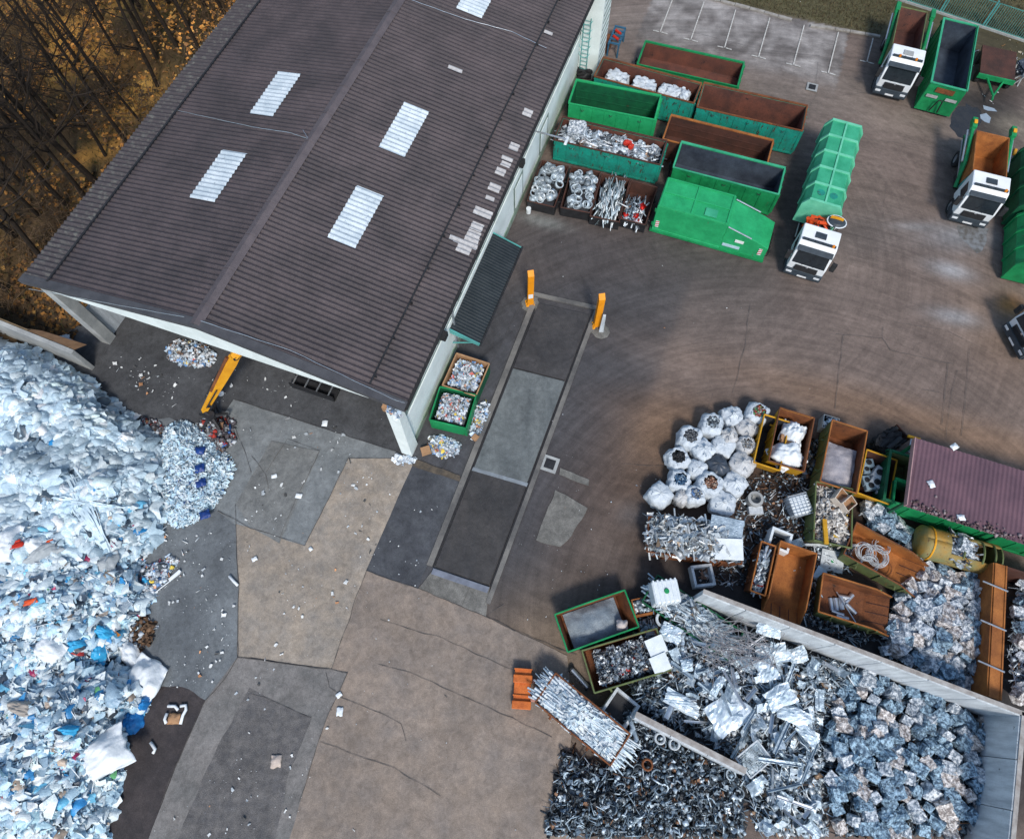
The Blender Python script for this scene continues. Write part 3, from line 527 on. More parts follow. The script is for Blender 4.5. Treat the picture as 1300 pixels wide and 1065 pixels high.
def hall_build():
    corr('roof',UL,URG,VF,VB,0,M['roof'],hall); corr('roof',URG,UR_,VF,VB,0,M['roof'],hall)
    corr('roof_edge_band',UL-.03,UL+1.5,VF,VB,.045,M['roofold'],hall)
    b=MB()   # ridge cap
    b.add([(URG-.30,VF-.02,roofz(URG-.30)+.05),(URG,VF-.02,ZR+.13),(URG+.30,VF-.02,roofz(URG+.30)+.05),(URG-.30,VB,roofz(URG-.30)+.05),(URG,VB,ZR+.13),(URG+.30,VB,roofz(URG+.30)+.05)],[(0,1,4,3),(1,2,5,4)])
    for k in range(16): v=VF+2*k+1; b.add([(URG-.31,v,roofz(URG-.31)+.07),(URG,v,ZR+.15),(URG+.31,v,roofz(URG+.31)+.07),(URG-.31,v+.12,roofz(URG-.31)+.07),(URG,v+.12,ZR+.15),(URG+.31,v+.12,roofz(URG+.31)+.07)],[(0,1,4,3),(1,2,5,4)])
    b.build('ridge_cap',M['ridge'],hall)
    b=MB()   # verge trim along the gable
    for u0,u1 in ((UL-.05,URG),(URG,UR_+.05)):
        z0,z1=(ZE,ZR) if u1==URG else (ZR,ZE)
        b.add([(u0,VF-.12,z0+.07),(u1,VF-.12,z1+.07),(u1,VF+.3,z1+.07),(u0,VF+.3,z0+.07),(u0,VF-.12,z0-.22),(u1,VF-.12,z1-.22),(u1,VF,z1-.22),(u0,VF,z0-.22)],[(0,1,2,3),(4,5,1,0),(4,7,6,5)])
    b.build('verge_trim',mat('verge_grey',(.075,.075,.082),(.05,.05,.056),1.5,.6),hall)
    for px,py in [((318,146),(371,96))]: pass
    # skylights, by their corners in the photograph
    for cs in ([(356,91),(383,95),(345,150),(316,144)],[(284,190),(314,196),(272,258),(241,250)],[(514,131),(545,142),(514,201),(480,188)],[(454,236),(487,249),(452,316),(415,302)],[(588,-8),(628,-2),(610,23),(581,12)]):
        q=[roofP(*c) for c in cs]; u0=(q[0][0]+q[3][0])/2;u1=(q[1][0]+q[2][0])/2;v0=(q[2][1]+q[3][1])/2;v1=(q[0][1]+q[1][1])/2
        corr('skylight',min(u0,u1),max(u0,u1),v0,v1,.05,M['sky'],hall)
    for px,py,a,c in [(578,89,.8,.3),(696,43,.5,.25),(670,144,.5,.5),(652.5,188,.5,.5),(644,202.5,.6,.3),(642,210,.5,.3),(635.5,219,.5,.4),(628,239,.6,.45),(622,253,.45,.25),(614,271.6,1.0,.45),(605.5,289,.6,.5),(601.7,298,.65,.35),(599,304.6,.7,.35),(594,311,1.4,.35),(589,317,.7,.45),(577.6,304,.55,.3)]:
        u,v=roofP(px,py); u1=min(u+a/2,UR_-.02); corr('repair_patch',u-a/2,u1,v-c/2,v+c/2,.05,M['patch'],hall)
    # snow guard pipe, lightning wires
    b=MB(); u=UR_-1.75; b.tube([(u,VF+.4,roofz(u)+.12),(u,VB,roofz(u)+.12)],.045,6)
    for k in range(17): v=VF+.8+2*k; b.box(u-.04,u+.12,v,v+.04,roofz(u)-.02,roofz(u)+.14)
    b.build('snow_guard',M['dark'],hall)
    b=MB(); u=UL+1.6; b.tube([(u,VF+.2,roofz(u)+.1),(u,VB,roofz(u)+.1)],.05,6); b.build('snow_guard',M['dark'],hall)
    for pts in ([(226,142),(322,163),(368,170),(392,178),(384,165)],[(515,-1),(590,26),(650,42),(700,66)],[(38,368),(120,383),(252,407)],[(254,408),(370,446),(500,508),(516,513)]):
        b=MB(); q=[]
        uv=[roofP(*c) for c in pts]
        for i in range(len(uv)-1):
            for k in range(8):
                t=k/8; u=uv[i][0]+(uv[i+1][0]-uv[i][0])*t; v=uv[i][1]+(uv[i+1][1]-uv[i][1])*t; q.append((u,v+.01*math.sin(k*2.1),roofz(u)+.075))
        b.tube(q,.012,5); b.build('lightning_wire',M['chrome'],hall)
    # gable triangle and soffit beam
    zb=5.95; v0,v1=VF+.02,VF+.3
    b=MB(); n=len([0]); pr=[(UL+.25,zb),(UR_-.25,zb),(UR_-.25,ZE-.05),(URG,ZR-.08),(UL+.25,ZE-.05)]; b.extr(pr,v0,v1); b.build('gable_panel',M['white'],hall)
    # east wall: lower wall, window band, upper trim
    wu=-9.35
    b=MB(); b.box(wu-.3,wu,VF+.2,VB,0,3.05); b.build('wall',M['white'],hall)
    b=MB(); b.box(wu-.25,wu-.06,VF+.2,VB,3.05,5.5); b.build('wall',M['trimg'],hall)
    for k in range(12):
        v=12+2.7*k
        b=MB(); b.box(wu-.08,wu-.03,v,v+2.1,3.5,4.7); o=b.build('window',M['glass'],hall)
        b=MB(); 
        for j in range(4): b.box(wu-.03,wu+.0,v+j*.68,v+j*.68+.06,3.48,4.72)
        b.box(wu-.03,wu+.002,v,v+2.1,3.43,3.49); b.build('window_frame',M['white'],o)
    b=MB(); b.box(wu-.3,wu+.03,VF+.2,VB,5.5,6.1); b.build('wall',M['white'],hall)
    b=MB(); b.box(UR_-.06,UR_+.1,VF,VB,ZE-.22,ZE-.07); b.build('gutter',M['black'],hall)
    b=MB(); b.box(wu,UR_-.08,VF+.3,VB,6.1,6.16); b.build('soffit',M['trimg'],hall)
    b=MB(); b.box(wu+.0,wu+.05,VF+.2,VB,0,.5); b.build('plinth',mat('green_plinth',(.13,.22,.14),(.3,.33,.3),2,.8),hall)
    # flared end column on the right, raking column on the left, columns down the sides
    b=MB(); b.add([(-9.75,VF-.25,0),(-9.15,VF-.25,0),(-9.15,VF+.5,0),(-9.75,VF+.5,0),(-9.85,VF+.05,6.0),(-9.2,VF+.05,6.0),(-9.2,VF+.5,6.0),(-9.85,VF+.5,6.0)],[(0,3,2,1),(4,5,6,7),(0,1,5,4),(1,2,6,5),(2,3,7,6),(3,0,4,7)]); b.build('end_column',M['white'],hall,bevel=.02)
    b=MB(); b.box(-9.75,-9.35,VF-.2,VF+.05,5.5,5.95); b.build('column_bracket',M['cardb'],hall)
    for k in range(7):
        v=VF+.15+5.4*k; b=MB(); b.box(-28.35,-27.75,v,v+.6,0,6.0); b.box(-28.5,-28.35,v+.1,v+.5,0,6.0); b.build('column',M['concrete'],hall,bevel=.02)
        b=MB(); b.box(-28.2,-9.6,v+.15,v+.45,5.5,5.95); b.build('roof_beam',M['concrete'],hall)
        for j in range(2):
            b=MB(); b.box(-28.15,-27.95,v+.62+j*2.4,v+.62+(j+1)*2.4-.03,.02,2.6+.5*((k+j)%2)); b.build('wall_panel',M['concretew'],hall)
        b=MB(); b.box(-28.2,-28.0,v+.6,v+5.4,3.6,6.0); b.build('wall',M['concrete'],hall)
        if k: b=MB(); b.box(-9.95,-9.66,v,v+.5,0,6.0); b.build('column',M['concrete'],hall)
    b=MB(); b.box(-28.3,-9.6,VB-.3,VB,0,6.2); b.build('wall',M['white'],hall)
    # downpipes and black box on the east wall
    u,v=toUV(*P(569,410,5)); b=MB(); b.tube([(wu+.12,v+1.2,6.0),(wu+.12,v+1.2,.2)],.06,8); b.build('downpipe',M['chrome'],hall)
    b=MB(); b.box(wu+.02,wu+.32,v-.3,v+.1,3.5,3.9); b.build('vent_box',M['black'],hall)
    b=MB(); v=toUV(*P(672,165,5.2))[1]; b.box(wu+.02,wu+.25,v-1.2,v-.8,3.4,3.8); b.build('vent_box',M['black'],hall)
    # door openings low on the wall
    for px,py in ((655,250),(700,180)):
        v=toUV(*P(px,py,2))[1]; b=MB(); b.box(wu-.02,wu+.03,v,v+1.6,.5,2.6); o=b.build('door',M['trimg'],hall); b=MB(); b.box(wu+.03,wu+.06,v+.2,v+1.4,.7,2.4); b.build('door_panel',M['white'],o)
hall_build()
def canopy():
    zt=2.75; zl=2.15; t=thing('lean_to_canopy','dark corrugated lean-to canopy with turquoise edge on the hall wall','canopy',(0,0,0),YA)
    u0=-9.32; q=[toUV(*P(*p)) for p in ((661.4,313.7,2.2),(609.4,436.5,2.2))]; u1=(q[0][0]+q[1][0])/2; v1,v0=q[0][1],q[1][1]
    zf=lambda u: zt-(zt-zl)*(u-u0)/(u1-u0)
    corr('canopy_roof',u0,u1,v0,v1,0,M['tealroof'],t,amp=.010,pitch=.18,zf=zf)
    b=MB()
    for v in (v0,v1):
        b=MB(); b.add([(u0,v-.03,zt+.05),(u1,v-.03,zl+.05),(u1,v+.03,zl+.05),(u0,v+.03,zt+.05),(u0,v-.03,zt-.35),(u1,v-.03,zl-.2),(u1,v+.03,zl-.2),(u0,v+.03,zt-.35)],[(0,1,2,3),(4,5,1,0),(7,3,2,6),(4,7,6,5),(1,5,6,2)]); b.build('edge_trim',M['teal'],t)
    b=MB(); b.tube([(u1+.05,v0-.1,zl-.02),(u1+.05,v1+.1,zl-.02)],.06,8); b.build('gutter',M['dark'],t)
    for v in (v0+.1,(v0+v1)/2,v1-.1):
        b=MB(); b.tube([(u0,v,zl-1.0),(u1-.15,v,zl-.08)],.04,8); b.build('wall_bracket',M['teal'],t)
canopy()
def annex():   # projecting white bay at the north end
    t=thing('stair_bay','white projecting bay with ladder on the far end of the hall wall','building',(0,0,0),YA)
    u,v0=toUV(*P(752,106)); u1,v1=toUV(*P(766,78)); u0=-9.33; 
    b=MB(); b.box(u0,u1,v0+.4,v1+.1,0,6.9); b.build('wall',M['white'],t)
    b=MB(); b.box(u0,u1+.1,v0+.3,v1+.2,6.9,7.05); b.build('flat_roof',M['ridge'],t)
    b=MB(); 
    for k in range(12): b.box(u1,u1+.03,v0+.6,v1-.1,.6+k*.5,.6+k*.5+.07)
    b.build('shutter',M['trimg'],t)
    b=MB(); v=v0+.3
    for s in (.15,.6): b.tube([(u0+s,v,.1),(u0+s,v,4.5)],.025,6)
    for k in range(14): b.tube([(u0+.15,v,.4+k*.3),(u0+.6,v,.4+k*.3)],.018,5)
    for k in range(5): b.tube([(u0+.375+.35*math.cos(a),v-.05-.45*abs(math.sin(a)),2.0+k*.6) for a in (0,.6,1.2,1.57,2.,2.6,3.14)],.018,5)
    b.build('ladder',M['teal'],t)
annex()
def walllamp():
    a=Vector(P3(676,166,5.0)); u,v=toUV(a.x,a.y); t=thing('wall_lamp','lamp on a long pale arm reaching out from the hall wall over the scrap container','lamp',W(-9.3,v,0),YA)
    e=toUV(*P(719,178,5.0)); L=e[0]+9.3; dv=e[1]-v
    b=MB(); b.tube([(0,0,5.0),(L,dv,5.05)],.05,8); b.build('arm',M['chrome'],t)
    b=MB(); b.box(L-.06,L+.1,dv-.3,dv+.3,4.93,5.02,top=(.02,.05)); b.build('lamp_head',M['whitep'],t)
walllamp()
# ============================================================ BINS AND SKIPS
def fr(tl,tr,bl,z):
    a,b,c=P(*tl,z),P(*tr,z),P(*bl,z)
    X=math.hypot(b[0]-a[0],b[1]-a[1]);Y=math.hypot(c[0]-a[0],c[1]-a[1]);r=math.atan2(b[1]-a[1],b[0]-a[0])
    r2=math.atan2(a[1]-c[1],a[0]-c[0])-math.pi/2
    cx,cy=(b[0]+c[0])/2,(b[1]+c[1])/2
    if Y>X: return cx,cy,r2+math.pi/2,Y,X
    return cx,cy,r,X,Y
def shell(b,X,Y,H,t,z0,so=0,si=1):
    x,y=X/2,Y/2; o=[(-x,-y),(x,-y),(x,y),(-x,y)]; i=[(-x+t,-y+t),(x-t,-y+t),(x-t,y-t),(-x+t,y-t)]
    vs=[p+(z0,) for p in o]+[p+(H,) for p in o]+[p+(H,) for p in i]+[p+(z0+.08,) for p in i]
    b.add(vs,[(0,3,2,1)]+[(k,(k+1)%4,4+(k+1)%4,4+k) for k in range(4)]+[(4+k,4+(k+1)%4,8+(k+1)%4,8+k) for k in range(4)],so)
    b.add(vs,[(8+k,8+(k+1)%4,12+(k+1)%4,12+k) for k in range(4)]+[(12,13,14,15)],si)
def rolloff(F_,H,mo,mi,label,z0=.2,rib=.8,name='roll_off_container',group='large open containers parked beside the hall',door=1,rimm=None,loops=True):
    cx,cy,r,X,Y=F_; t=thing(name,label,'container',(cx,cy,0),r,group)
    b=MB(); shell(b,X,Y,H,.07,z0); 
    n=max(3,int(X/rib))
    for k in range(n+1):
        x=-X/2+.05+(X-.1)*k/n
        for s in (-1,1): b.box(x-.03,x+.03,min(s*Y/2,s*(Y/2+.035)),max(s*Y/2,s*(Y/2+.035)),z0+.05,H-.12)
    for s in (-1,1): b.box(-X/2,X/2,min(s*Y/2,s*(Y/2+.05)),max(s*Y/2,s*(Y/2+.05)),z0,z0+.12)
    if mi in (M['rustd'],M['green'],M['greend']):   # pressed rails inside the walls
        for zz in (.35,.65): b.box(-X/2+.07,X/2-.07,Y/2-.10,Y/2-.07,z0+(H-z0)*zz,z0+(H-z0)*zz+.05,1)
    b.build('body',[mo,mi],t)
    b=MB(); w=.1
    for s in (-1,1):
        b.box(-X/2-.03,X/2+.03,s*Y/2-w/2-.0,s*Y/2+w/2+.03*s,H,H+.09)
        b.box(s*X/2-w/2,s*X/2+w/2,-Y/2+.05,Y/2-.05,H-.002,H+.085)
    b.build('rim',rimm or mo,t,bevel=.012)
    b=MB(); e=door*X/2; d=door
    b.box(min(e,e+d*.06),max(e,e+d*.06),-Y/2+.04,Y/2-.04,z0+.05,H-.05)
    for k in range(4): y=-Y/2+.15+(Y-.3)*k/3; b.box(min(e+d*.06,e+d*.12),max(e+d*.06,e+d*.12),y-.04,y+.04,z0+.1,H-.1)
    dd=b.build('rear_door',mo,t)
    b=MB(); 
    for zz in (.5,H-.4): b.tube([(e+d*.1,Y/2+.04,zz),(e+d*.1,Y/2+.04,zz+.22)],.05,6)
    b.build('hinge',mo,dd)
    b=MB(); e2=-door*X/2; b.tube([(e2-door*.15,-.25,z0+.2),(e2-door*.28,-.12,H*.62),(e2-door*.28,.12,H*.62),(e2-door*.15,.25,z0+.2)],.045,6); b.build('lifting_hook',M['dark'],t)
    for s in (-1,1): b=MB(); b.box(-X/2+.1,X/2-.1,s*.5-.06,s*.5+.06,.05,z0); b.tube([(-X/2+.3,s*.5-.1,.1),(-X/2+.3,s*.5+.1,.1)],.1,10); b.tube([(X/2-.3,s*.5-.1,.1),(X/2-.3,s*.5+.1,.1)],.1,10); b.build('skid_rail',M['dark'],t)
    if loops:
        b=MB()
        for k in range(3):
            x=-X/2+X*(k+.5)/3
            b.tube([(x-.1,-Y/2-.06,H-.25),(x,-Y/2-.14,H-.3),(x+.1,-Y/2-.06,H-.25)],.02,5)
        b.build('tarp_hook',M['dark'],t)
    return t
C1=fr((818.8,53.3),(943.9,80.7),(809.4,82.5),1.4); C2=fr((764.2,73.9),(888.6,106.9),(756,98),2.1); C3=fr((731.7,102.5),(839,122.8),(721.8,131.7),2.1)
C4=fr((714.7,149.7),(846.7,180.2),(703,178),1.8); C5=fr((892.4,107.9),(1023.3,137),(884.8,138.3),2.0); C6=fr((850.5,147),(980,179),(843,177.6),1.8)
C7=fr((864.5,182.7),(995.4,215.7),(854.3,214.5),1.9)
rolloff(C1,1.4,M['green'],M['rusti'],'bright green open container, empty with brown inside, farthest toward the parking bays')
rolloff(C2,2.1,M['greenteal'],M['rusti'],'weathered teal container holding big white bags',rimm=M['rust'])
rolloff(C3,2.1,M['greenl'],M['greend'],'bright green container, empty, hard against the white hall wall',rib=.75,rimm=M['greenl'])
rolloff(C4,1.8,M['greenteal'],M['rusti'],'teal container filled with scrap metal under the wall lamp',rimm=M['rustd'])
rolloff(C5,2.1,M['greenteal'],M['rusti'],'peeling teal container, empty with red-brown inside, nearest the covered truck',rimm=M['rust'])
rolloff(C6,1.8,M['rustd'],M['rustd'],'dark brown rusty open container between two green ones',rimm=M['rusto'])
rolloff(C7,2.0,M['green'],M['steelb'],'green container with blue-grey steel inside behind the closed green compactor',rimm=M['greenf'])
def fillheap(F_,z0,bulge,name,label,cat,n,draw,material,base=None,ins=.2,x0=-.5,x1=.5):
    cx,cy,r,X,Y=F_; c,s=math.cos(r),math.sin(r); sh=SH()
    def w(x,y,z): return (cx+x*c-y*s,cy+x*s+y*c,z)
    def hz(x,y): return z0+bulge*(1-(2*y/Y)**2)*(1-abs((x/X-(x0+x1)/2)/((x1-x0)/2))**3)+nz(x+cx,y+cy,1.4,2)*.12
    nx_,ny_=16,8; X0,X1=x0*X+ins,x1*X-ins; Y0,Y1=-Y/2+ins,Y/2-ins
    g=[w(X0+(X1-X0)*i/(nx_-1),Y0+(Y1-Y0)*j/(ny_-1),hz(X0+(X1-X0)*i/(nx_-1),Y0+(Y1-Y0)*j/(ny_-1))-.08) for i in range(nx_) for j in range(ny_)]
    sh.put(np.array(g),gridf(nx_,ny_)[:,::-1],np.array(base or (.05,.05,.055)))
    for k in range(n):
        x=random.uniform(X0+.06,X1-.06); y=random.uniform(Y0+.06,Y1-.06); draw(sh,w(x,y,hz(x,y)),r)
    o=sh.build(name,material,smooth=False); return tag(o,label,cat,None,'stuff')
METP=[(4,(.60,.69,.77),.25),(3,(.36,.43,.49),.3),(2,(.08,.09,.11),.4),(3.5,(.82,.86,.90),.08),(.6,(.3,.2,.14),.3),(.12,(.6,.05,.03),.2)]
DARKP=[(3,(.08,.10,.12),.4),(3,(.26,.34,.41),.35),(2,(.03,.034,.04),.3),(2,(.60,.70,.78),.2),(.4,(.22,.12,.07),.3)]
PAPER=[(6,(.74,.78,.82),.12),(3,(.55,.66,.76),.2),(1.2,(.18,.34,.6),.4),(1,(.12,.14,.16),.4),(.5,(.6,.32,.2),.3),(.3,(.7,.12,.08),.2),(.3,(.75,.55,.08),.2),(1.3,(.4,.42,.45),.3)]
def d_met(sh,p,r):
    k=random.random(); c=pick(METP)
    if k<.42: sh.film(p,random.uniform(.15,.6),c,.3,.6,4,random.uniform(.4,1))
    elif k<.78: sh.stick(p,random.uniform(.4,1.5),random.uniform(.03,.1),c,.2,az=r+random.gauss(0,.35))
    else: sh.chunk(p,random.uniform(.1,.28),c)
def d_paper(sh,p,r):
    sh.film(p,random.uniform(.12,.34),pick(PAPER),.4,.6,3,random.uniform(.4,1))
fillheap(C4,1.35,.3,'scrap_metal','mixed scrap metal with profiles and red pieces inside the teal container under the wall lamp','scrap',430,d_met,M['scrap'])
cx,cy,r,X,Y=C4
def inb(F_,x,y,z): cx,cy,r,X,Y=F_; c,s=math.cos(r),math.sin(r); return (cx+x*c-y*s,cy+x*s+y*c,z)
# crushed sheet bale, red canister in it
def crumple_box(b,X,Y,Z,n=7,amp=.05,m=0,seed=0,round_=.0):
    idx={};vs=[];fs=[]
    def vid(i,j,k):
        if (i,j,k) not in idx:
            p=Vector((i/n-.5,j/n-.5,k/n-.5)); q=p.copy()
            if round_: q=q.lerp(q.normalized()*.55,round_)
            d=Vector((mnoise.noise(q*5+Vector((seed,0,0))),mnoise.noise(q*5+Vector((0,seed,9))),mnoise.noise(q*5+Vector((5,3,seed)))))*amp*2
            e=Vector((mnoise.noise(q*14+Vector((seed,0,0))),mnoise.noise(q*14+Vector((0,seed,9))),mnoise.noise(q*14+Vector((5,3,seed)))))*amp
            idx[(i,j,k)]=len(vs); vs.append(((q.x+d.x+e.x)*X,(q.y+d.y+e.y)*Y,(q.z+d.z+e.z)*Z))
        return idx[(i,j,k)]
    for a in range(n):
        for c in range(n):
            fs+= [(vid(a,c,0),vid(a,c+1,0),vid(a+1,c+1,0),vid(a+1,c,0)),(vid(a,c,n),vid(a+1,c,n),vid(a+1,c+1,n),vid(a,c+1,n)),
                  (vid(a,0,c),vid(a+1,0,c),vid(a+1,0,c+1),vid(a,0,c+1)),(vid(a,n,c),vid(a,n,c+1),vid(a+1,n,c+1),vid(a+1,n,c)),
                  (vid(0,a,c),vid(0,a,c+1),vid(0,a+1,c+1),vid(0,a+1,c)),(vid(n,a,c),vid(n,a+1,c),vid(n,a+1,c+1),vid(n,a,c+1))]
    b.add(vs,fs,m)
b=MB(); crumple_box(b,1.0,.95,.5,10,.05,seed=4); o=b.build('foil_bale',M['alubale'],loc=inb(C4,-X*.33,.15,1.95),rot=(.15,-.1,R(-15))); tag(o,'large flat bale of crushed foil at the hall end of the teal scrap container','bale')
for i,(dx,dy,l) in enumerate(((.16*X,.1,'red plastic canister in the middle of the teal scrap container'),(.2*X,-.1,'small red canister lid-side down next to the red canister in the teal container'))):
    b=MB(); crumple_box(b,.5-.15*i,.3,.3,5,.06,seed=i,round_=.5); tag(b.build('canister',M['red'],loc=inb(C4,dx,dy,1.85),rot=(.2,.3,i)),l,'canister')
# white bags inside C2
def crumpled_sheet(name,x,y,z,sx,sy,amp,m,label,cat,rz=0,n=26,seed=0,group=None,dome=.3,fall=0.,tilt=(0,0)):
    b=MB();vs=[]
    for i in range(n):
        for j in range(n):
            u=i/(n-1)-.5;v=j/(n-1)-.5;rr=min(1,math.hypot(u,v)*2)
            k=1+.22*mnoise.noise(Vector((math.atan2(v,u)*1.3+seed,seed,1)))
            h=dome*(1-rr**2.2)+amp*(1.1*abs(mnoise.noise(Vector((u*5.5+seed*2,v*5.5,seed+4))))+mnoise.noise(Vector((u*3.5+seed,v*3.5,seed)))*1.0+abs(mnoise.noise(Vector((u*8,v*8+seed,seed*2))))*.9+.4*abs(mnoise.noise(Vector((u*18,v*18+seed,3)))))
            vs.append((u*sx*k,v*sy*k,h-fall*max(0,rr-.6)))
    b.add(vs,[tuple(int(q) for q in f) for f in gridf(n,n)]); o=b.build(name,m,smooth=True,loc=(x,y,z),rot=(tilt[0],tilt[1],rz)); 
    so=o.modifiers.new('sol','SOLIDIFY'); so.thickness=.012
    if label: tag(o,label,cat,group)
    return o
cx,cy,r,X,Y=C2
for i,(a,l) in enumerate(((-.30,'white bag nearest the hall wall in the weathered teal container'),(-.02,'middle white bag in the weathered teal container'),(.24,'white bag with folded top third along the weathered teal container'),(.37,'small white bag at the parking end of the weathered teal container'))):
    p=inb(C2,a*X,-.05,1.3); b=MB(); crumple_box(b,1.45 if i<3 else .8,1.05,1.3,14,.07,seed=i*3.3,round_=.4); o=b.build('white_bag',M['bag'],loc=p,rot=(0,0,r),smooth=True); tag(o,l,'bag',group='white bags in the teal container')
b=MB(); b.box(-X*.42,-X*.30,-.9,.9,.0,.02)
# ---- covered compactor container C8
def compactor():
    H=2.35; cx,cy,r,X,Y=fr((848,223.4),(934,250),(836.5,260.5),H)
    t=thing('compactor_container','closed bright green compactor container with sloping nose, beside the open containers','container',(cx,cy,0),R(-21.5)); X,Y=4.1,2.2
    b=MB(); b.box(-X/2,X/2,-Y/2,Y/2,.18,H); b.box(-X/2,X/2,-Y/2-.06,-Y/2,.18,.42); b.build('body',M['greenl'],t,bevel=.03)
    b=MB()
    for x in (-X/2+.1,-.1,X/2-.1): b.box(x-.05,x+.05,-Y/2+.05,Y/2-.05,H,H+.07)
    for y in (-Y/2+.05,0,Y/2-.05): b.box(-X/2+.05,X/2-.05,y-.04,y+.04,H+.001,H+.06)
    b.build('roof_rib',M['greenl'],t,bevel=.01)
    b=MB(); b.box(.6,1.3,-.9,-.35,H+.02,H+.09); b.build('roof_hatch',M['greenf'],t,bevel=.01)
    L=2.6; pr=[(X/2,.2),(X/2+L,.2),(X/2+L,1.25),(X/2+1.9,1.55),(X/2,2.15)]; b=MB(); b.extr(pr,-Y/2+.05,Y/2-.12); b.build('nose',M['greenl'],t,bevel=.03)
    b=MB(); b.box(-X/2-.1,X/2+L+.05,-Y/2-.08,Y/2,.1,.24); b.build('base_frame',M['green'],t)
    b=MB(); b.tube([(X/2+.05,-Y/2+.02,2.2),(X/2+1.5,-Y/2+.02,1.75)],.04,6); b.tube([(X/2+.05,Y/2-.1,2.2),(X/2+1.6,Y/2-.1,1.72)],.04,6); b.build('ram',M['chrome'],t)
    b=MB(); b.box(X/2+.1,X/2+1.1,-Y/2+.0,-Y/2+.045,.55,.75); b.build('label_plate',mat('pale_blue_sign',(.45,.62,.70),(.4,.55,.62),3,.5),t)
    b=MB(); b.box(X/2+.7,X/2+1.2,-Y/2+.01,-Y/2+.047,1.1,1.3); b.build('label_plate',M['redwhite'],t)
    for xx in (-X/2+.25,X/2+L-.35):
        b=MB(); b.box(xx-.1,xx+.1,-Y/2-.012 if xx<0 else -Y/2+.035,-Y/2-.002 if xx<0 else -Y/2+.045,.55,1.1); o=b.build('warning_plate',M['redwhite'],t)
        b=MB()
        for k in range(3): z=.6+k*.17; y=-Y/2-.016 if xx<0 else -Y/2+.031; b.add([(xx-.1,y,z),(xx+.1,y,z+.08),(xx+.1,y,z+.15),(xx-.1,y,z+.07)],[(0,1,2,3)])
        b.build('stripe',M['red'],o)
    b=MB()
    for k in range(5): b.tube([(X/2+L,-Y/2+.3+k*.35,.3),(X/2+L+.15,-Y/2+.3+k*.35,.35),(X/2+L+.15,-Y/2+.3+k*.35,.8)],.04,6)
    b.build('hydraulic_hose',M['black'],t)
    for z in (.7,1.9): b=MB(); b.tube([(-X/2-.04,-Y/2+.05,z-.1),(-X/2-.04,-Y/2+.05,z+.1)],.06,8); b.build('hinge',M['green'],t)
compactor()
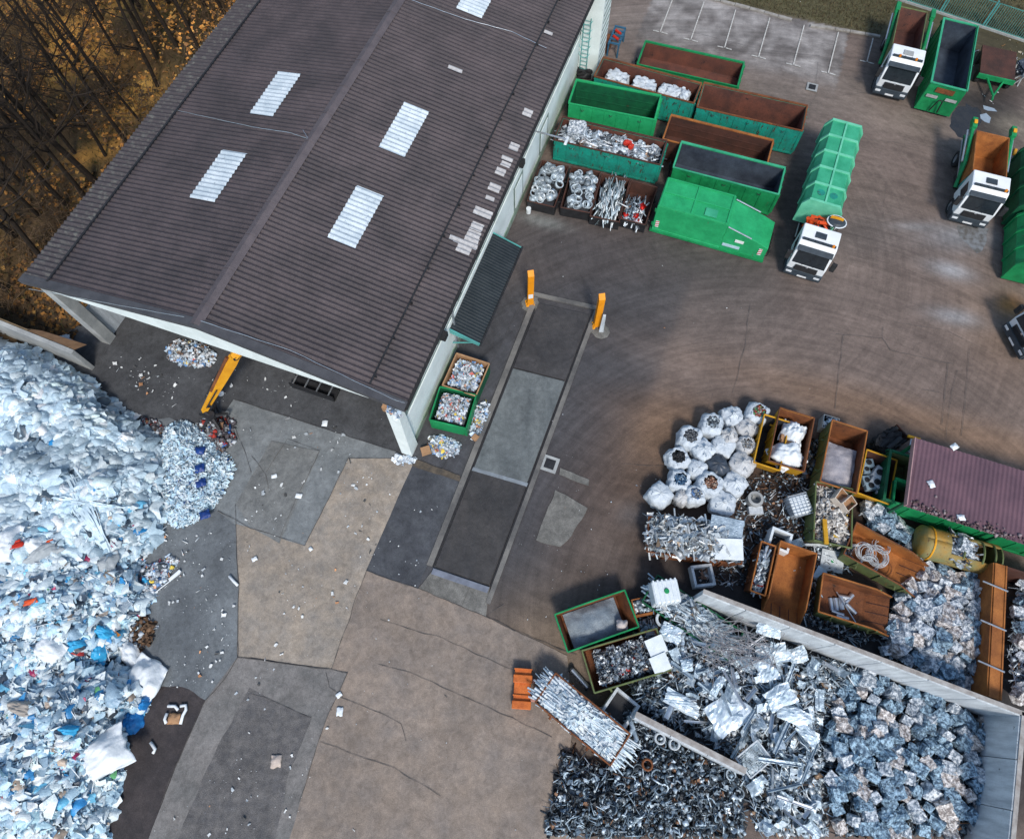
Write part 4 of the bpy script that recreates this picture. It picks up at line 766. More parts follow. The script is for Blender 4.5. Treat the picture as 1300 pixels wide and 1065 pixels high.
# ---- small skips S1..S4
SK=[((688,205.6),(722,212),(669,256.6)),((726,212),(761.7,221),(712,263)),((764,221),(799.7,229.7),(749,274.4)),((801,231),(835,238.6),(784.5,278))]
labs=['small dark skip full of round metal cans, against the hall wall','small dark skip full of grey pails and buckets, second from the hall wall','small dark skip full of long metal profiles, third from the hall wall','small dark skip with red pieces and pipes, next to the closed compactor']
def skip(F_,H,mo,mi,label,name='skip',group=None,ramp=0.,z0=.08,rim=None,slope=.0,arch=0.,ribs=True,tilt=None):
    """rectangular skip: long axis x; the +x end opens in a ramp when ramp>0; slope pulls the floor ends in; arch lifts the mid rim"""
    cx,cy,r,X,Y=F_; t=thing(name,label,'skip',(cx,cy,0),r,group); th=.05
    if tilt: t.rotation_euler=(tilt[0],tilt[1],r)
    x=X/2; 
    if ramp: prof=[(-x+slope,z0),(x-ramp,z0),(x,H*.5),(x,H*.62),(x-ramp*.9,H),(-x,H)]
    else: prof=[(-x+slope,z0),(x-slope,z0),(x,H),(x*.4,H+arch),(-x*.4,H+arch),(-x,H)]
    b=MB()
    for s in (-1,1):
        y0,y1=(s*Y/2-th,s*Y/2) if s>0 else (-Y/2,-Y/2+th)
        mm=1
        n=len(prof); vs=[(p[0],y0,p[1]) for p in prof]+[(p[0],y1,p[1]) for p in prof]
        b.add(vs,[tuple(range(n))],1 if s>0 else 0); b.add(vs,[tuple(range(n,2*n))[::-1]],0 if s>0 else 1); b.add(vs,[(i,n+i,n+(i+1)%n,(i+1)%n) for i in range(n)],0)
    y=Y/2-th
    b.add([(prof[0][0],-y,z0+.03),(prof[1][0],-y,z0+.03),(prof[1][0],y,z0+.03),(prof[0][0],y,z0+.03)],[(0,1,2,3)],1)
    b.add([(-x,-y,H),(-x+slope,-y,z0),(-x+slope,y,z0),(-x,y,H)],[(0,3,2,1)],0); b.add([(-x+.04,-y,H),(-x+slope+.04,-y,z0),(-x+slope+.04,y,z0),(-x+.04,y,H)],[(0,1,2,3)],1)
    b.add([(-x,-y,H),(-x+.04,-y,H),(-x+.04,y,H),(-x,y,H)],[(0,1,2,3)],0)
    if ramp:
        b.add([(x-ramp,-y,z0+.03),(x,-y,H*.5),(x,y,H*.5),(x-ramp,y,z0+.03)],[(0,1,2,3)],1); b.add([(x-ramp,-y,z0-.01),(x,-y,H*.5-.04),(x,y,H*.5-.04),(x-ramp,y,z0-.01)],[(3,2,1,0)],0)
        for k in range(5):
            a=-y+2*y*k/4; b.add([(x-ramp+.1,a-.02,z0+.09),(x,a-.02,H*.5+.03),(x,a+.02,H*.5+.03),(x-ramp+.1,a+.02,z0+.09)],[(0,1,2,3)],2)
    else:
        b.add([(x,-y,H),(x-slope,-y,z0),(x-slope,y,z0),(x,y,H)],[(0,1,2,3)],0); b.add([(x-.04,-y,H),(x-slope-.04,-y,z0),(x-slope-.04,y,z0),(x-.04,y,H)],[(3,2,1,0)],1); b.add([(x-.04,-y,H),(x,-y,H),(x,y,H),(x-.04,y,H)],[(0,1,2,3)],0)
    b.build('body',[mo,mi,M['rustd']],t)
    top=prof[3:] if ramp else prof[2:]
    b=MB()
    for s in (-1,1):
        b.tube([(p[0],s*(Y/2-.01),p[1]+.02) for p in (top if not ramp else prof[3:])],.04,6)
    b.tube([(-x,-Y/2,H+.02),(-x,Y/2,H+.02)],.04,6)
    if not ramp: b.tube([(x,-Y/2,H+.02),(x,Y/2,H+.02)],.04,6)
    b.build('rim',rim or mo,t)
    if ribs:
        for s in (-1,1):
            for k in range(3): b=MB(); a=-x*.6+x*.6*k; b.box(a-.04,a+.04,min(s*Y/2,s*(Y/2+.06)),max(s*Y/2,s*(Y/2+.06)),z0+.08,H-.08); b.build('side_rib',mo,t)
            for a in (-x*.55,x*.45): b=MB(); b.tube([(a,s*(Y/2),H*.62),(a,s*(Y/2+.16),H*.62)],.05,8); b.build('lifting_lug',mo,t)
    return t
SKF=[]
for (a,b_,c),l in zip(SK,labs):
    F_=fr(a,b_,c,.9); F_=(F_[0],F_[1],F_[2],F_[3],F_[4]); SKF.append(F_)
    skip(F_,.95,M['dark'],M['rustd'],l,group='small dark skips in front of the teal container',slope=.1,rim=M['rustd'])
def d_can(sh,p,r):
    c=pick([(3,(.50,.58,.64),.25),(2,(.30,.35,.39),.3),(1,(.72,.77,.8),.1)])
    if random.random()<.72:
        rr=random.uniform(.17,.24); sh.ring((p[0],p[1],p[2]+.08),rr,.03,c,.6,14,tall=random.uniform(4,6))
    else: sh.chunk(p,.2,pick(DARKP))
fillheap(SKF[0],.75,.35,'metal_cans','loose round metal cans piled in the skip against the hall wall','cans',66,d_can,M['scrap'],ins=.14)
fillheap(SKF[1],.75,.35,'metal_pails','grey metal pails piled in the second small skip','pails',60,d_can,M['scrap'],ins=.14)
def d_prof(sh,p,r):
    c=pick([(3,(.55,.65,.70),.25),(2,(.78,.82,.84),.1),(1,(.12,.15,.16),.3)]); sh.stick(p,random.uniform(.8,2.0),random.uniform(.04,.09),c,.12,az=r+random.gauss(0,.28))
fillheap(SKF[2],.65,.3,'metal_profiles','long pale metal profiles lying in the third small skip','profiles',85,d_prof,M['scrap'])
def d_mix(sh,p,r):
    if random.random()<.5: sh.stick(p,random.uniform(.5,1.5),.07,pick(METP),.15,az=r+random.gauss(0,.5))
    elif random.random()<.14: sh.chunk(p,.3,np.array((.6,.02,.015)))
    else: sh.chunk(p,.18,pick(DARKP))
fillheap((SKF[3][0]-.3,SKF[3][1]-.4,SKF[3][2],SKF[3][3]*.75,SKF[3][4]),.5,.2,'pipe_offcuts','pipe offcuts and red parts in the small skip by the compactor','scrap',100,d_mix,M['scrap'])
b=MB(); x,y=P(671,270); b.lathe([(.14,0),(.15,.4),(.001,.4)],16); tag(b.build('pail',M['whitep'],loc=(x,y,0)),'single white pail on the ground by the hall wall','pail')
# ---- paper bins by the hall front
BA=fr((579,450.5),(622,461),(561,491),1.1); BB=fr((561,492),(606.8,502.5),(543,533),1.1)
skip(BA,1.15,M['greend'],M['cardb'],'green paper skip next to the turquoise canopy, brown board inside',name='paper_skip',group='green paper skips by the hall wall',rim=M['cardb'],ribs=False)
skip(BB,1.15,M['green'],M['greend'],'green paper skip nearest the flared hall column, full of paper',name='paper_skip',group='green paper skips by the hall wall',rim=M['green'],ribs=False)
fillheap(BA,.85,.25,'waste_paper','white and blue waste paper in the skip next to the canopy','paper',420,d_paper,M['plastic'])
fillheap(BB,.95,.2,'waste_paper','shredded coloured waste paper in the skip nearest the hall column','paper',620,lambda sh,p,r: sh.film(p,random.uniform(.08,.2),pick(PAPER),.4,.6,3,random.uniform(.4,1)),M['plastic'])
def scatter(poly,n,name,label,cat,draw,material,z=.05,zf=None):
    sh=SH()
    for _ in range(n):
        x,y=rnd_in(poly); draw(sh,(x,y,zf(x,y) if zf else z+random.random()*.05),0)
    return tag(sh.build(name,material),label,cat,None,'stuff')
def spill(cpts,h):
    poly=PP(cpts); return poly,(lambda x,y:min(h,edged(x,y,poly)*.7)*random.random()+.05)
pl,zf=spill([(545,556),(560,553),(585,565),(578,578),(560,583),(545,570)],.5); scatter(pl,300,'spilled_paper','white paper spilled at the foot of the green skip','paper',lambda sh,p,r: sh.film(p,random.uniform(.08,.26),pick(PAPER),.35,.6,3),M['plastic'],zf=zf)
pl,zf=spill([(603,520),(618,508),(622,520),(612,548),(600,558),(596,550)],.5); scatter(pl,220,'spilled_paper','white paper spilled between the green skip and the weighbridge','paper',lambda sh,p,r: sh.film(p,random.uniform(.08,.26),pick(PAPER),.35,.6,3),M['plastic'],zf=zf)
pl,zf=spill([(494,512),(508,514),(512,530),(502,532),(494,522)],.3); scatter([P(a,b_,5.9) for a,b_ in ((496,512),(510,516),(512,530),(503,532),(494,522))],70,'wind_blown_paper','white scraps of paper caught at the top of the hall column','paper',lambda sh,p,r: sh.film(p,random.uniform(.12,.3),pick(PAPER),.4,.9,3),M['plastic'],z=5.98)
pl=PP([(498,583),(505,578),(530,582),(524,588),(505,590)]); scatter(pl,60,'spilled_paper','white paper scraps lying at the foot of the hall column','paper',lambda sh,p,r: sh.film(p,random.uniform(.1,.3),pick(PAPER[:2]),.3,.5,3),M['plastic'])
def carton(px,py,s,l,rz=.3):
    t=thing('cardboard_box',l,'box',P3(px,py,.06),rz)
    b=MB(); b.box(-s,s,-s*.8,s*.8,0,s*1.1); b.build('carton',M['cardb'],t,bevel=.01)
    b=MB(); b.add([(-s,-s*.8,s*1.1),(s,-s*.8,s*1.1),(s*1.1,-s*1.3,s*1.25),(-s*1.1,-s*1.3,s*1.2)],[(0,1,2,3)]); b.build('flap',M['cardb'],t)
carton(541,573,.24,'brown cardboard box between the hall column and the spilled paper'); carton(603,556,.16,'small brown carton against the side of the paper skip',.9)
# ============================================================ TRUCKS
def wheel(b,bx,x,y,r=.48,w=.28):
    pass
def truck(front,heading,label,kind):
    x,y=P(*front,.5) ; t=thing('truck',label,'truck',(x,y,0),heading,'white-cab trucks in the yard'); Wd=1.02
    # x forward, front bumper at x=0
    b=MB()
    prof=[(-1.75,.75),(-.08,.75),(-.03,1.45),(-.30,2.45),(-.55,2.78),(-1.75,2.85)]
    b.extr(prof,-Wd,Wd); cab=b.build('cab',M['cab'],t,bevel=.06)
    b=MB(); b.add([(-.035,-.88,1.52),(-.035,.88,1.52),(-.305,.84,2.42),(-.305,-.84,2.42)],[(0,1,2,3)]); 
    b.X=Matrix.Translation((.03,0,.012)); b.add([(-.035,-.90,1.50),(-.035,.90,1.50),(-.305,.86,2.43),(-.305,-.86,2.43)],[(0,1,2,3)]); b.X=Matrix.Identity(4)
    b.build('windscreen',M['glass'],t)
    b=MB(); 
    for s in (-.35,.25): b.tube([(.02,s,1.5),(-.06,s+.35,1.85)],.012,4)
    b.build('wiper',M['black'],t)
    b=MB(); b.extr([(-.34,2.46),(-.10,2.44),(-.08,2.50),(-.38,2.62)],-.95,.95); b.build('sun_visor',M['cabg'],t,bevel=.01)
    for s in (-1,1):
        b=MB(); b.add([(-.35,s*1.026,1.6),(-.55,s*1.026,2.35),(-1.25,s*1.026,2.4),(-1.3,s*1.026,1.55)],[(0,1,2,3) if s<0 else (3,2,1,0)]); b.build('side_window',M['glass'],t)
        b=MB(); b.box(-.22,-.05,min(s*1.12,s*1.38),max(s*1.12,s*1.38),1.55,2.15); b.tube([(-.3,s*1.0,2.2),(-.13,s*1.24,2.2)],.02,5); b.tube([(-.3,s*1.0,1.6),(-.13,s*1.24,1.65)],.02,5); b.build('mirror',M['black'],t,bevel=.03)
        b=MB(); b.box(-.02,.045,min(s*.62,s*.95),max(s*.62,s*.95),.62,.80); b.build('headlight',M['lamp'],t,bevel=.02)
        b=MB(); b.box(-1.0,-.1,min(s*.9,s*1.08),max(s*.9,s*1.08),.35,.75); b.build('wheel_arch',M['cabg'],t,bevel=.05)
    b=MB(); b.extr([(-.3,.32),(0.0,.36),(.05,.5),(.03,.92),(-.3,.92)],-1.04,1.04); b.build('bumper',M['cabg'],t,bevel=.04)
    b=MB(); b.add([(-.018,-.66,1.0),(-.018,.66,1.0),(-.0,.60,1.36),(-.0,-.60,1.36)],[(0,1,2,3)]); b.box(-.05,.02,-.62,.62,.96,1.36)
    for k in range(5): b.box(.02,.045,-.6,.6,1.0+k*.075,1.025+k*.075)
    g=b.build('grille',M['black'],t)
    b=MB(); b.lathe([(.001,.05),(.06,.05),(.07,.04)],12); o=b.build('badge',M['chrome'],g); o.rotation_euler=(0,R(90),0); o.location=(.0,0,1.4)
    b=MB(); b.box(.052,.062,-.26,.26,.5,.62); b.build('number_plate',M['redwhite'],t)
    b=MB(); b.box(-1.35,-.95,-.3,.3,2.82,2.88); b.build('roof_hatch',M['cabg'] if kind!='skipB' else M['concrete'],t,bevel=.02)
    b=MB(); b.box(-.72,-.6,-.9,.9,2.80,2.9); b.tube([(-.6,-.6,2.85),(-.6,-.6,3.0)],.03,5);b.tube([(-.6,-.2,2.85),(-.6,-.2,3.0)],.03,5);b.tube([(-.6,.2,2.85),(-.6,.2,3.0)],.03,5); b.build('light_bar',M['cabg'],t)
    for s in ((1,) if kind!='skipB' else (-1,1)):
        b=MB(); b.lathe([(.001,.16),(.07,.13),(.08,0)],10,c=(-.62,s*.75 if kind!='skipB' else s*.5)); o=b.build('beacon',M['amber'],t); o.location=(0,0,2.86)
    Lc=9.6 if kind=='hook' else 6.6
    b=MB(); 
    for s in (-1,1): b.box(-Lc,-.5,s*.38-.06,s*.38+.06,.72,.95)
    for k in range(6): xx=-2-k*(Lc-2.5)/5; b.box(xx-.06,xx+.06,-.32,.32,.76,.92)
    b.build('chassis',M['dark'],t)
    axles=[-1.0,-Lc+2.9,-Lc+1.55] if kind=='hook' else [-1.0,-4.9]
    for ax in axles:
        for s in (-1,1):
            b=MB(); w0,w1=(s*.78,s*1.06) ; w0,w1=min(w0,w1),max(w0,w1)
            b.lathe([(.28,w0),(.44,w0),(.49,w0+.05),(.49,w1-.05),(.44,w1),(.28,w1),(.28,w0)],22,c=(ax,.49),axis='y'); wh=b.build('wheel',M['black'],t)
            b=MB(); b.lathe([(.28,w0+.06),(.28,w1-.03),(.16,w1-.06 if s>0 else w1-.1),(.001,w1-.04)] if s>0 else [(.28,w1-.06),(.28,w0+.03),(.16,w0+.06),(.001,w0+.04)],18,c=(ax,.49),axis='y'); b.build('rim',M['chrome'],wh)
    for s in (-1,1):
        b=MB(); b.box(-3.4,-2.4,min(s*.65,s*1.0),max(s*.65,s*1.0),.45,.95); b.build('fuel_tank',M['chrome'] if s>0 else M['dark'],t,bevel=.05)
        b=MB(); b.box(-Lc+.6,-2.2,min(s*.98,s*1.04),max(s*.98,s*1.04),.98,1.06); b.build('side_rail',M['concrete'],t)
    if kind=='hook':
        b=MB(); b.box(-2.6,-2.0,-.6,.6,.95,1.6); b.tube([(-2.3,-.5,1.5),(-2.4,-.85,2.5),(-2.1,-.3,2.75)],.13,8); b.tube([(-2.1,-.3,2.75),(-2.5,.45,2.5)],.11,8); b.tube([(-2.75,-.8,1.4),(-2.7,-.3,2.5),(-2.3,.2,2.6)],.12,8); b.box(-2.7,-2.2,-.75,-.35,2.2,2.55); b.box(-2.9,-2.5,-.1,.35,2.0,2.4)
        b.tube([(-2.35,.75,1.2),(-2.35,-.55,2.5)],.1,8); b.tube([(-2.0,.6,1.1),(-2.05,.5,2.2),(-2.5,-.2,2.6)],.07,8); b.build('loading_crane',M['redo'],t,bevel=.015)
        b=MB(); 
        for k in range(7): a=random.uniform(-.6,.8); b.tube([(-2.05,a,2.3),(-2.3,a+.2,2.75+random.random()*.15),(-2.5,a-.2,2.3)],.03,6)
        b.box(-2.6,-1.95,-.2,.5,1.9,2.2); b.build('hydraulic_hose',M['black'],t)
        b=MB(); b.lathe([(.001,.18),(.3,.15),(.42,.05),(.45,0)],20,c=(0,0)); o=b.build('operator_seat',M['cabg'],t); o.location=(-2.45,.6,2.8); o.scale=(.95,1.15,1)
        b=MB(); b.tube([(.45*math.cos(a),.45*math.sin(a),.02) for a in [k*.4 for k in range(16)]],.035,6,close=False); o2=b.build('seat_guard',M['whitep'],o)
        b=MB(); b.box(-.1,-.02,-.35,.25,.12,.3); b.build('yellow_strap',M['mach'],o)
    else:
        for s in (-1,1):
            b=MB(); y=s*1.12
            b.tube([(-1.95,y,1.05),(-3.2,y,2.0),(-5.6,y,2.45)],.11,8); b.tube([(-2.2,y+.02,1.2),(-4.0,y+.02,1.7)],.08,8)
            b.box(-6.2,-5.4,y-.14,y+.14,2.3,2.65); b.build('lift_arm',M['green'],t,bevel=.02)
            b=MB(); b.tube([(-3.2,y+.16*s,1.9),(-5.5,y+.16*s,2.2)],.07,8); b.build('ram',M['chrome'],t)
            
            if kind=='skipC': b=MB(); b.box(-5.9,-5.62,y-.1,y+.1,2.66,2.76); b.build('arm_tip',M['mach'],t,bevel=.03)
        b=MB(); b.box(-6.4,-1.95,-.95,.95,.96,1.08); b.build('load_bed',M['greend'],t)
        b=MB(); b.box(-2.1,-1.9,-.95,.95,1.08,2.0); b.box(-2.12,-1.85,-.95,-.2,1.9,2.15); b.build('headboard',M['teal'],t)
    return t
def hd(a,b_,z=1.): p=P(*a,z);q=P(*b_,z); return math.atan2(q[1]-p[1],q[0]-p[0])
hA=R(-113.5); truck((1017,351),hA,'white-cab truck with red loading crane carrying a covered green container','hook')
hB=R(-112); truck((1128,121),hB,'white-cab skip lorry parked on the grass edge beside the tall green container','skipB')
hC=R(-111); truck((1227,283),hC,'white-cab skip lorry with bright orange-rust skip near the black puddle','skipC')
truck((1284,434),R(188),'white truck mostly out of view whose dark grille faces the open yard','skipD')
# covered container on truck A
def covered(loc,rz,L,W_,z0,z1,label,m,group=None,name='covered_container',rm=None):
    t=thing(name,label,'container',loc,rz,group); y=W_/2; zs=z0+(z1-z0)*.72
    prof=[(-y,z0),(y,z0),(y,zs),(y*.74,z1),(-y*.74,z1),(-y,zs)]
    b=MB(); n=6; vs=[(0,)+p for p in prof]+[(-L,)+p for p in prof]; b.add(vs,[tuple(range(n)),tuple(range(n,2*n))[::-1]]+[(i,n+i,n+(i+1)%n,(i+1)%n) for i in range(n)]); b.build('body',m,t,bevel=.03)
    b=MB(); K=max(3,round(L/1.35))
    for k in range(K+1):
        x=-L*k/K; p2=[(p[0]*1.06,p[1]+(.07 if p[1]>z0 else 0)) for p in prof]; vs=[(x+.075,)+p for p in p2]+[(x-.075,)+p for p in p2]; b.add(vs,[tuple(range(n)),tuple(range(n,2*n))[::-1]]+[(i,n+i,n+(i+1)%n,(i+1)%n) for i in range(n)])
    b.build('hoop_rib',rm or m,t,bevel=.01)
    b=MB(); b.box(-L,0,-.05,.05,z1,z1+.08); b.build('ridge_bar',rm or m,t)
    b=MB(); b.box(-L,-.1,-.5,-.4,z0-.14,z0); b.box(-L,-.1,.4,.5,z0-.14,z0); b.build('skid_rail',M['dark'],t)
    for a in (-L*.05-.35,): 
        for s in (-.35,.35): b=MB(); b.lathe([(.22,z1+.0),(.22,z1+.02),(.001,z1+.022)],14,c=(a,s)); b.build('lid_vent',M['greenteal'],t)
    return t
q=P(1047,259,3.1); covered((q[0],q[1],0),hA,6.4,2.15,1.25,3.15,'covered pale green ribbed container on the back of the crane truck',M['greenf'],rm=mat('pale_green_rib',(.16,.55,.36),(.10,.43,.27),1.5,.5,0,.1))
q=P(1297,182,2.2); 
covered((P(1326,262,2.2)[0],P(1326,262,2.2)[1],0),R(-110),4.5,2.2,.2,2.3,'dark green ribbed container at the yard edge behind the bright green one',M['greend'],'green ribbed containers along the yard edge')
covered((P(1312,338,1.8)[0]+.35,P(1312,338,1.8)[1],0),R(-110),3.6,2.1,.2,1.9,'bright green ribbed container end at the yard edge by the orange stain',M['green'],'green ribbed containers along the yard edge')
def skip_on(F_,zb,H,mo,mi,label):
    t=skip(F_,H,mo,mi,label,slope=.35,ramp=0,rim=mo,ribs=False); t.location.z=zb; return t
fB=fr((1145,14),(1179,18),(1130,59.6),2.6); fB=(fB[0],fB[1],hB,4.2,1.75); skip_on(fB,1.08,1.5,M['olive'],M['rusti'],'rusty brown skip riding on the lorry beside the tall green container')
fC=fr((1239,172.6),(1281,177.7),(1235,216),2.6); fC=(fC[0],fC[1],hC,3.3,1.85); skip_on(fC,1.08,1.5,M['rusto'],M['rusto'],'orange-rust skip riding on the lorry near the black puddle')
# tall green container G
G=fr((1199.7,21.6),(1241.6,36.8),(1180.7,104),2.2); G=(G[0],G[1],R(-113)+math.pi,6.3,2.15)
tg=rolloff(G,2.25,M['green'],M['steelb'],'tall green container with dark blue inside, between two parked skip lorries and trailer',group='large open containers parked in the yard corner',door=1,rimm=M['greenf'])
X,Y=G[3],G[4]
for k,(a,c) in enumerate(((-Y/2+.15,-.25),(.25,Y/2-.15))): b=MB(); b.box(-X/2-.09,-X/2-.07,a,c,1.3,1.5); b.build('reflective_strip',M['concrete'],tg)
b=MB(); b.box(-X/2-.085,-X/2-.075,-.5,.6,1.75,2.1); b.build('rust_patch',M['rust'],tg)
# trailer
def trailer():
    x,y=P(1257,95); t=thing('flat_trailer','low rusty flat trailer with green drawbar beside the tall green container','trailer',(x,y,0),R(-111))
    b=MB(); b.box(-1.5,1.3,-1.1,1.1,.75,.9); b.build('deck',M['rustd'],t,bevel=.01)
    b=MB(); b.box(1.3,1.42,-1.15,1.15,.6,.9); b.tube([(1.4,-.5,.7),(2.8,0,.6)],.07,6); b.tube([(1.4,.5,.7),(2.8,0,.6)],.07,6); b.tube([(2.6,0,.6),(3.1,0,.55)],.07,6); b.build('drawbar',M['green'],t)
    for xx in (-.9,.9):
        for s in (-1,1):
            w0,w1=min(s*.85,s*1.1),max(s*.85,s*1.1); b=MB(); b.lathe([(.2,w0),(.36,w0),(.38,w0+.04),(.38,w1-.04),(.36,w1),(.001,w1)] if s>0 else [(.001,w0),(.36,w0),(.38,w0+.04),(.38,w1-.04),(.36,w1),(.2,w1)],18,c=(xx,.38),axis='y'); b.build('wheel',M['black'],t)
trailer()
# puddles; the pale ones have the reflection painted into their colour
for pts in ([(1248,134),(1262,138),(1266,142),(1254,141),(1249,139)],[(1244,146),(1252,144),(1258,150),(1256,157),(1250,155),(1245,151)]):
    w=PP(pts); b=MB(); b.add([(x,y,.006) for x,y in w],[tuple(range(len(w)))[::-1] if False else tuple(range(len(w)))]); m=mat('puddle_water',(.30,.36,.42),(.25,.3,.36),3,.03,0,0,spec=1.); struct(b.build('puddle_water',m))
slab('puddle_water',[(1207,150),(1213,138),(1226,131),(1240,136),(1246,146),(1243,160),(1236,170),(1228,178),(1216,174),(1208,164)],mat('dark_wet',(.022,.021,.022),(.035,.032,.03),2,.22,0,.15,20,spec=.6),z=.004,wob=.35)
for pts in ([(1216,285),(1236,287),(1256,291),(1250,312),(1240,322),(1228,310),(1218,300)],): slab('damp_patch',pts,mat('damp_sheen',(.20,.21,.225),(.11,.105,.10),3,.4,0,.2,20,edge=(.4,.6)),z=.004,wob=.4)  # damp ground, its pale sheen painted into the colour
# fence
def fence():
    top=[(1152,4),(1192,17),(1246,35),(1300,53),(1340,68)]; q=PP([(1110,-8)]+top)
    t=thing('mesh_fence','green bar fence along the grass behind the parked lorries','fence',(0,0,0)); H=1.9
    for i in range(len(q)-1):
        a,c=q[i],q[i+1]; L=math.hypot(c[0]-a[0],c[1]-a[1]); ang=math.atan2(c[1]-a[1],c[0]-a[0]); X=Matrix.Translation((a[0],a[1],0))@Matrix.Rotation(ang,4,'Z')
        b=MB(); b.X=X; b.box(-.05,.05,-.05,.05,0,H+.1); b.box(.12,.18,-.03,.03,0,H); b.build('fence_post',M['teal'],t)
        b=MB(); b.X=X; n=int(L/.16)
        for k in range(n): xx=.2+(L-.3)*k/n; b.box(xx-.015,xx+.015,-.015,.015,.15,H)
        b.box(.1,L,-.02,.02,.15,.2); b.box(.1,L,-.02,.02,H-.05,H); b.build('bar_panel',M['fence'],t)
        b=MB(); b.X=X; b.box(0,L,-.1,.1,0,.15); b.build('plinth',M['concrete'],t)
fence()
def rack():
    x,y=P(781,62); t=thing('pipe_rack','blue steel rack with red parts standing behind the containers','rack',(x,y,0),R(-110))
    b=MB()
    for s in (-.35,.35): b.box(-.9,.9,s-.06,s+.06,.9,1.02); 
    for k in range(5): b.box(-.9+k*.42,-.8+k*.42,-.4,.4,1.0,1.1)
    for s in (-.35,.35):
        for xx in (-.85,.85): b.box(xx-.05,xx+.05,s-.05,s+.05,0,.9)
    b.build('frame',M['blue'],t)
    for k in range(2): b=MB(); b.tube([(-.35+k*.6,-.2,1.15),(-.1+k*.6,.2,1.15)],.09,8); b.build('roller',M['red'],t)
    x,y=P(770,62); b=MB(); b.box(-.5,.5,-.25,.25,0,.8); tag(b.build('red_crate',M['rust'],loc=(x,y,0),rot=(0,0,R(69)),bevel=.02),'rust-red steel crate squeezed between white bay and blue rack','crate')
rack()
# dark gap object by wall
x,y=P(741,96); b=MB(); crumple_box(b,1.0,.8,.7,6,.08,seed=8); tag(b.build('covered_pump',M['dark'],loc=(x,y,.35)),'dark covered lump beside the ladder by the hall wall','pump')
# excavator in the hall mouth
def excavator():
    t=thing('excavator','yellow excavator inside the hall, its arm reaching out under the gable','excavator',P3(345,405,0),0)
    ox,oy=t.location.x,t.location.y
    def L_(p): return (p[0]-ox,p[1]-oy,p[2])
    tip=L_(P3(259,522,1.0)); elb=L_(P3(298,452,4.3)); base=(0,0,2.0); mid=L_(P3(322,425,5.2))
    ang=math.atan2(elb[1],elb[0])
    b=MB(); b.X=Matrix.Rotation(ang,4,'Z')
    for s in (-1,1): b.box(-1.7,1.7,s*1.0-.25,s*1.0+.25,.05,.8)
    b.build('track',M['dark'],t,bevel=.1)
    b=MB(); b.X=Matrix.Rotation(ang,4,'Z'); b.box(-1.9,1.3,-1.1,1.1,.9,2.1); b.build('upper_body',M['mach'],t,bevel=.1)
    b=MB(); b.X=Matrix.Rotation(ang,4,'Z'); b.box(.1,1.5,.25,1.1,2.1,3.1); b.build('cab',M['glass'],t,bevel=.08)
    b=MB(); b.tube([(.6*math.cos(ang),.6*math.sin(ang),1.9),mid,elb],.24,8); b.build('boom',M['mach'],t)
    a,c=Vector(elb),Vector(tip); d=(c-a); b=MB(); side=Vector((-d.y,d.x,0)).normalized()*.13
    up=d.cross(side).normalized()
    def q(p,w,h): return [tuple(p+side*w+up*h),tuple(p-side*w+up*h),tuple(p-side*w-up*h),tuple(p+side*w-up*h)]
    k1=a+d*.12; vs=q(a,1.,.22)+q(k1,1.,.27)+q(a+d*.45,1.,.22)+q(c,.8,.12); fs=[(0,1,2,3),(12,15,14,13)]
    for i in range(3):
        for j in range(4): fs.append((i*4+j,(i+1)*4+j,(i+1)*4+(j+1)%4,i*4+(j+1)%4))
    b.add(vs,fs); b.build('stick',M['mach'],t)
    b=MB(); e=a+d*.86; b.tube([tuple(e-side*1.5),tuple(e+side*1.5)],.09,10); b.tube([tuple(a-side*1.6),tuple(a+side*1.6)],.13,10); b.build('pivot_pin',M['dark'],t)
    b=MB(); b.tube([tuple(a+d*.55+side*1.4+up*.1),tuple(e+side*1.9+up*.16)],.035,6); b.tube([tuple(a+d*.3-side*1.3+up*.3),tuple(a+d*.8-side*1.5+up*.2)],.03,6); b.build('hose_line',M['black'],t)
    b=MB(); off=Vector((-.32,-.12,.1)); b.tube([tuple(a+off),tuple(a+d*.6+off*.6)],.09,8); b.build('ram',M['rust'],t)
    b=MB(); 
    for k in range(3): b.tube([tuple(a+Vector((.1*k,.1,.1))),tuple(a+Vector((.2+.1*k,.5,.5))),tuple(a+Vector((.5,.7+.1*k,.2)))],.035,6)
    b.build('hydraulic_hose',M['mach'],t)
    g=Vector(L_(P3(276,536,.0))); b=MB(); b.tube([tuple(c),tuple(g+Vector((0,0,.9)))],.1,8); b.tube([tuple(g+Vector((0,0,.6))),tuple(g+Vector((0,0,1.0)))],.25,10)
    for k in range(5): a_=k*1.257+.3; b.tube([tuple(g+Vector((.2*math.cos(a_),.2*math.sin(a_),.8))),tuple(g+Vector((.75*math.cos(a_),.75*math.sin(a_),.6))),tuple(g+Vector((.55*math.cos(a_),.55*math.sin(a_),.1)))],.11,6,r1=.04)
    b.build('grapple',M['dark'],t)
excavator()
# grey steel trough lying under the gable
t=thing('steel_trough','long dark steel trough lying under the gable edge','trough',P3(401,494,0),YA)
b=MB(); b.box(-1.3,1.3,-.35,-.28,0,.55); b.box(-1.3,1.3,.28,.35,0,.55); b.box(-1.3,1.3,-.28,.28,0,.1); b.build('trough_body',M['dark'],t)
for k in range(4): b=MB(); b.box(-1.1+k*.7,-1.04+k*.7,-.3,.3,.5,.57); b.build('cross_bar',M['chrome'],t)
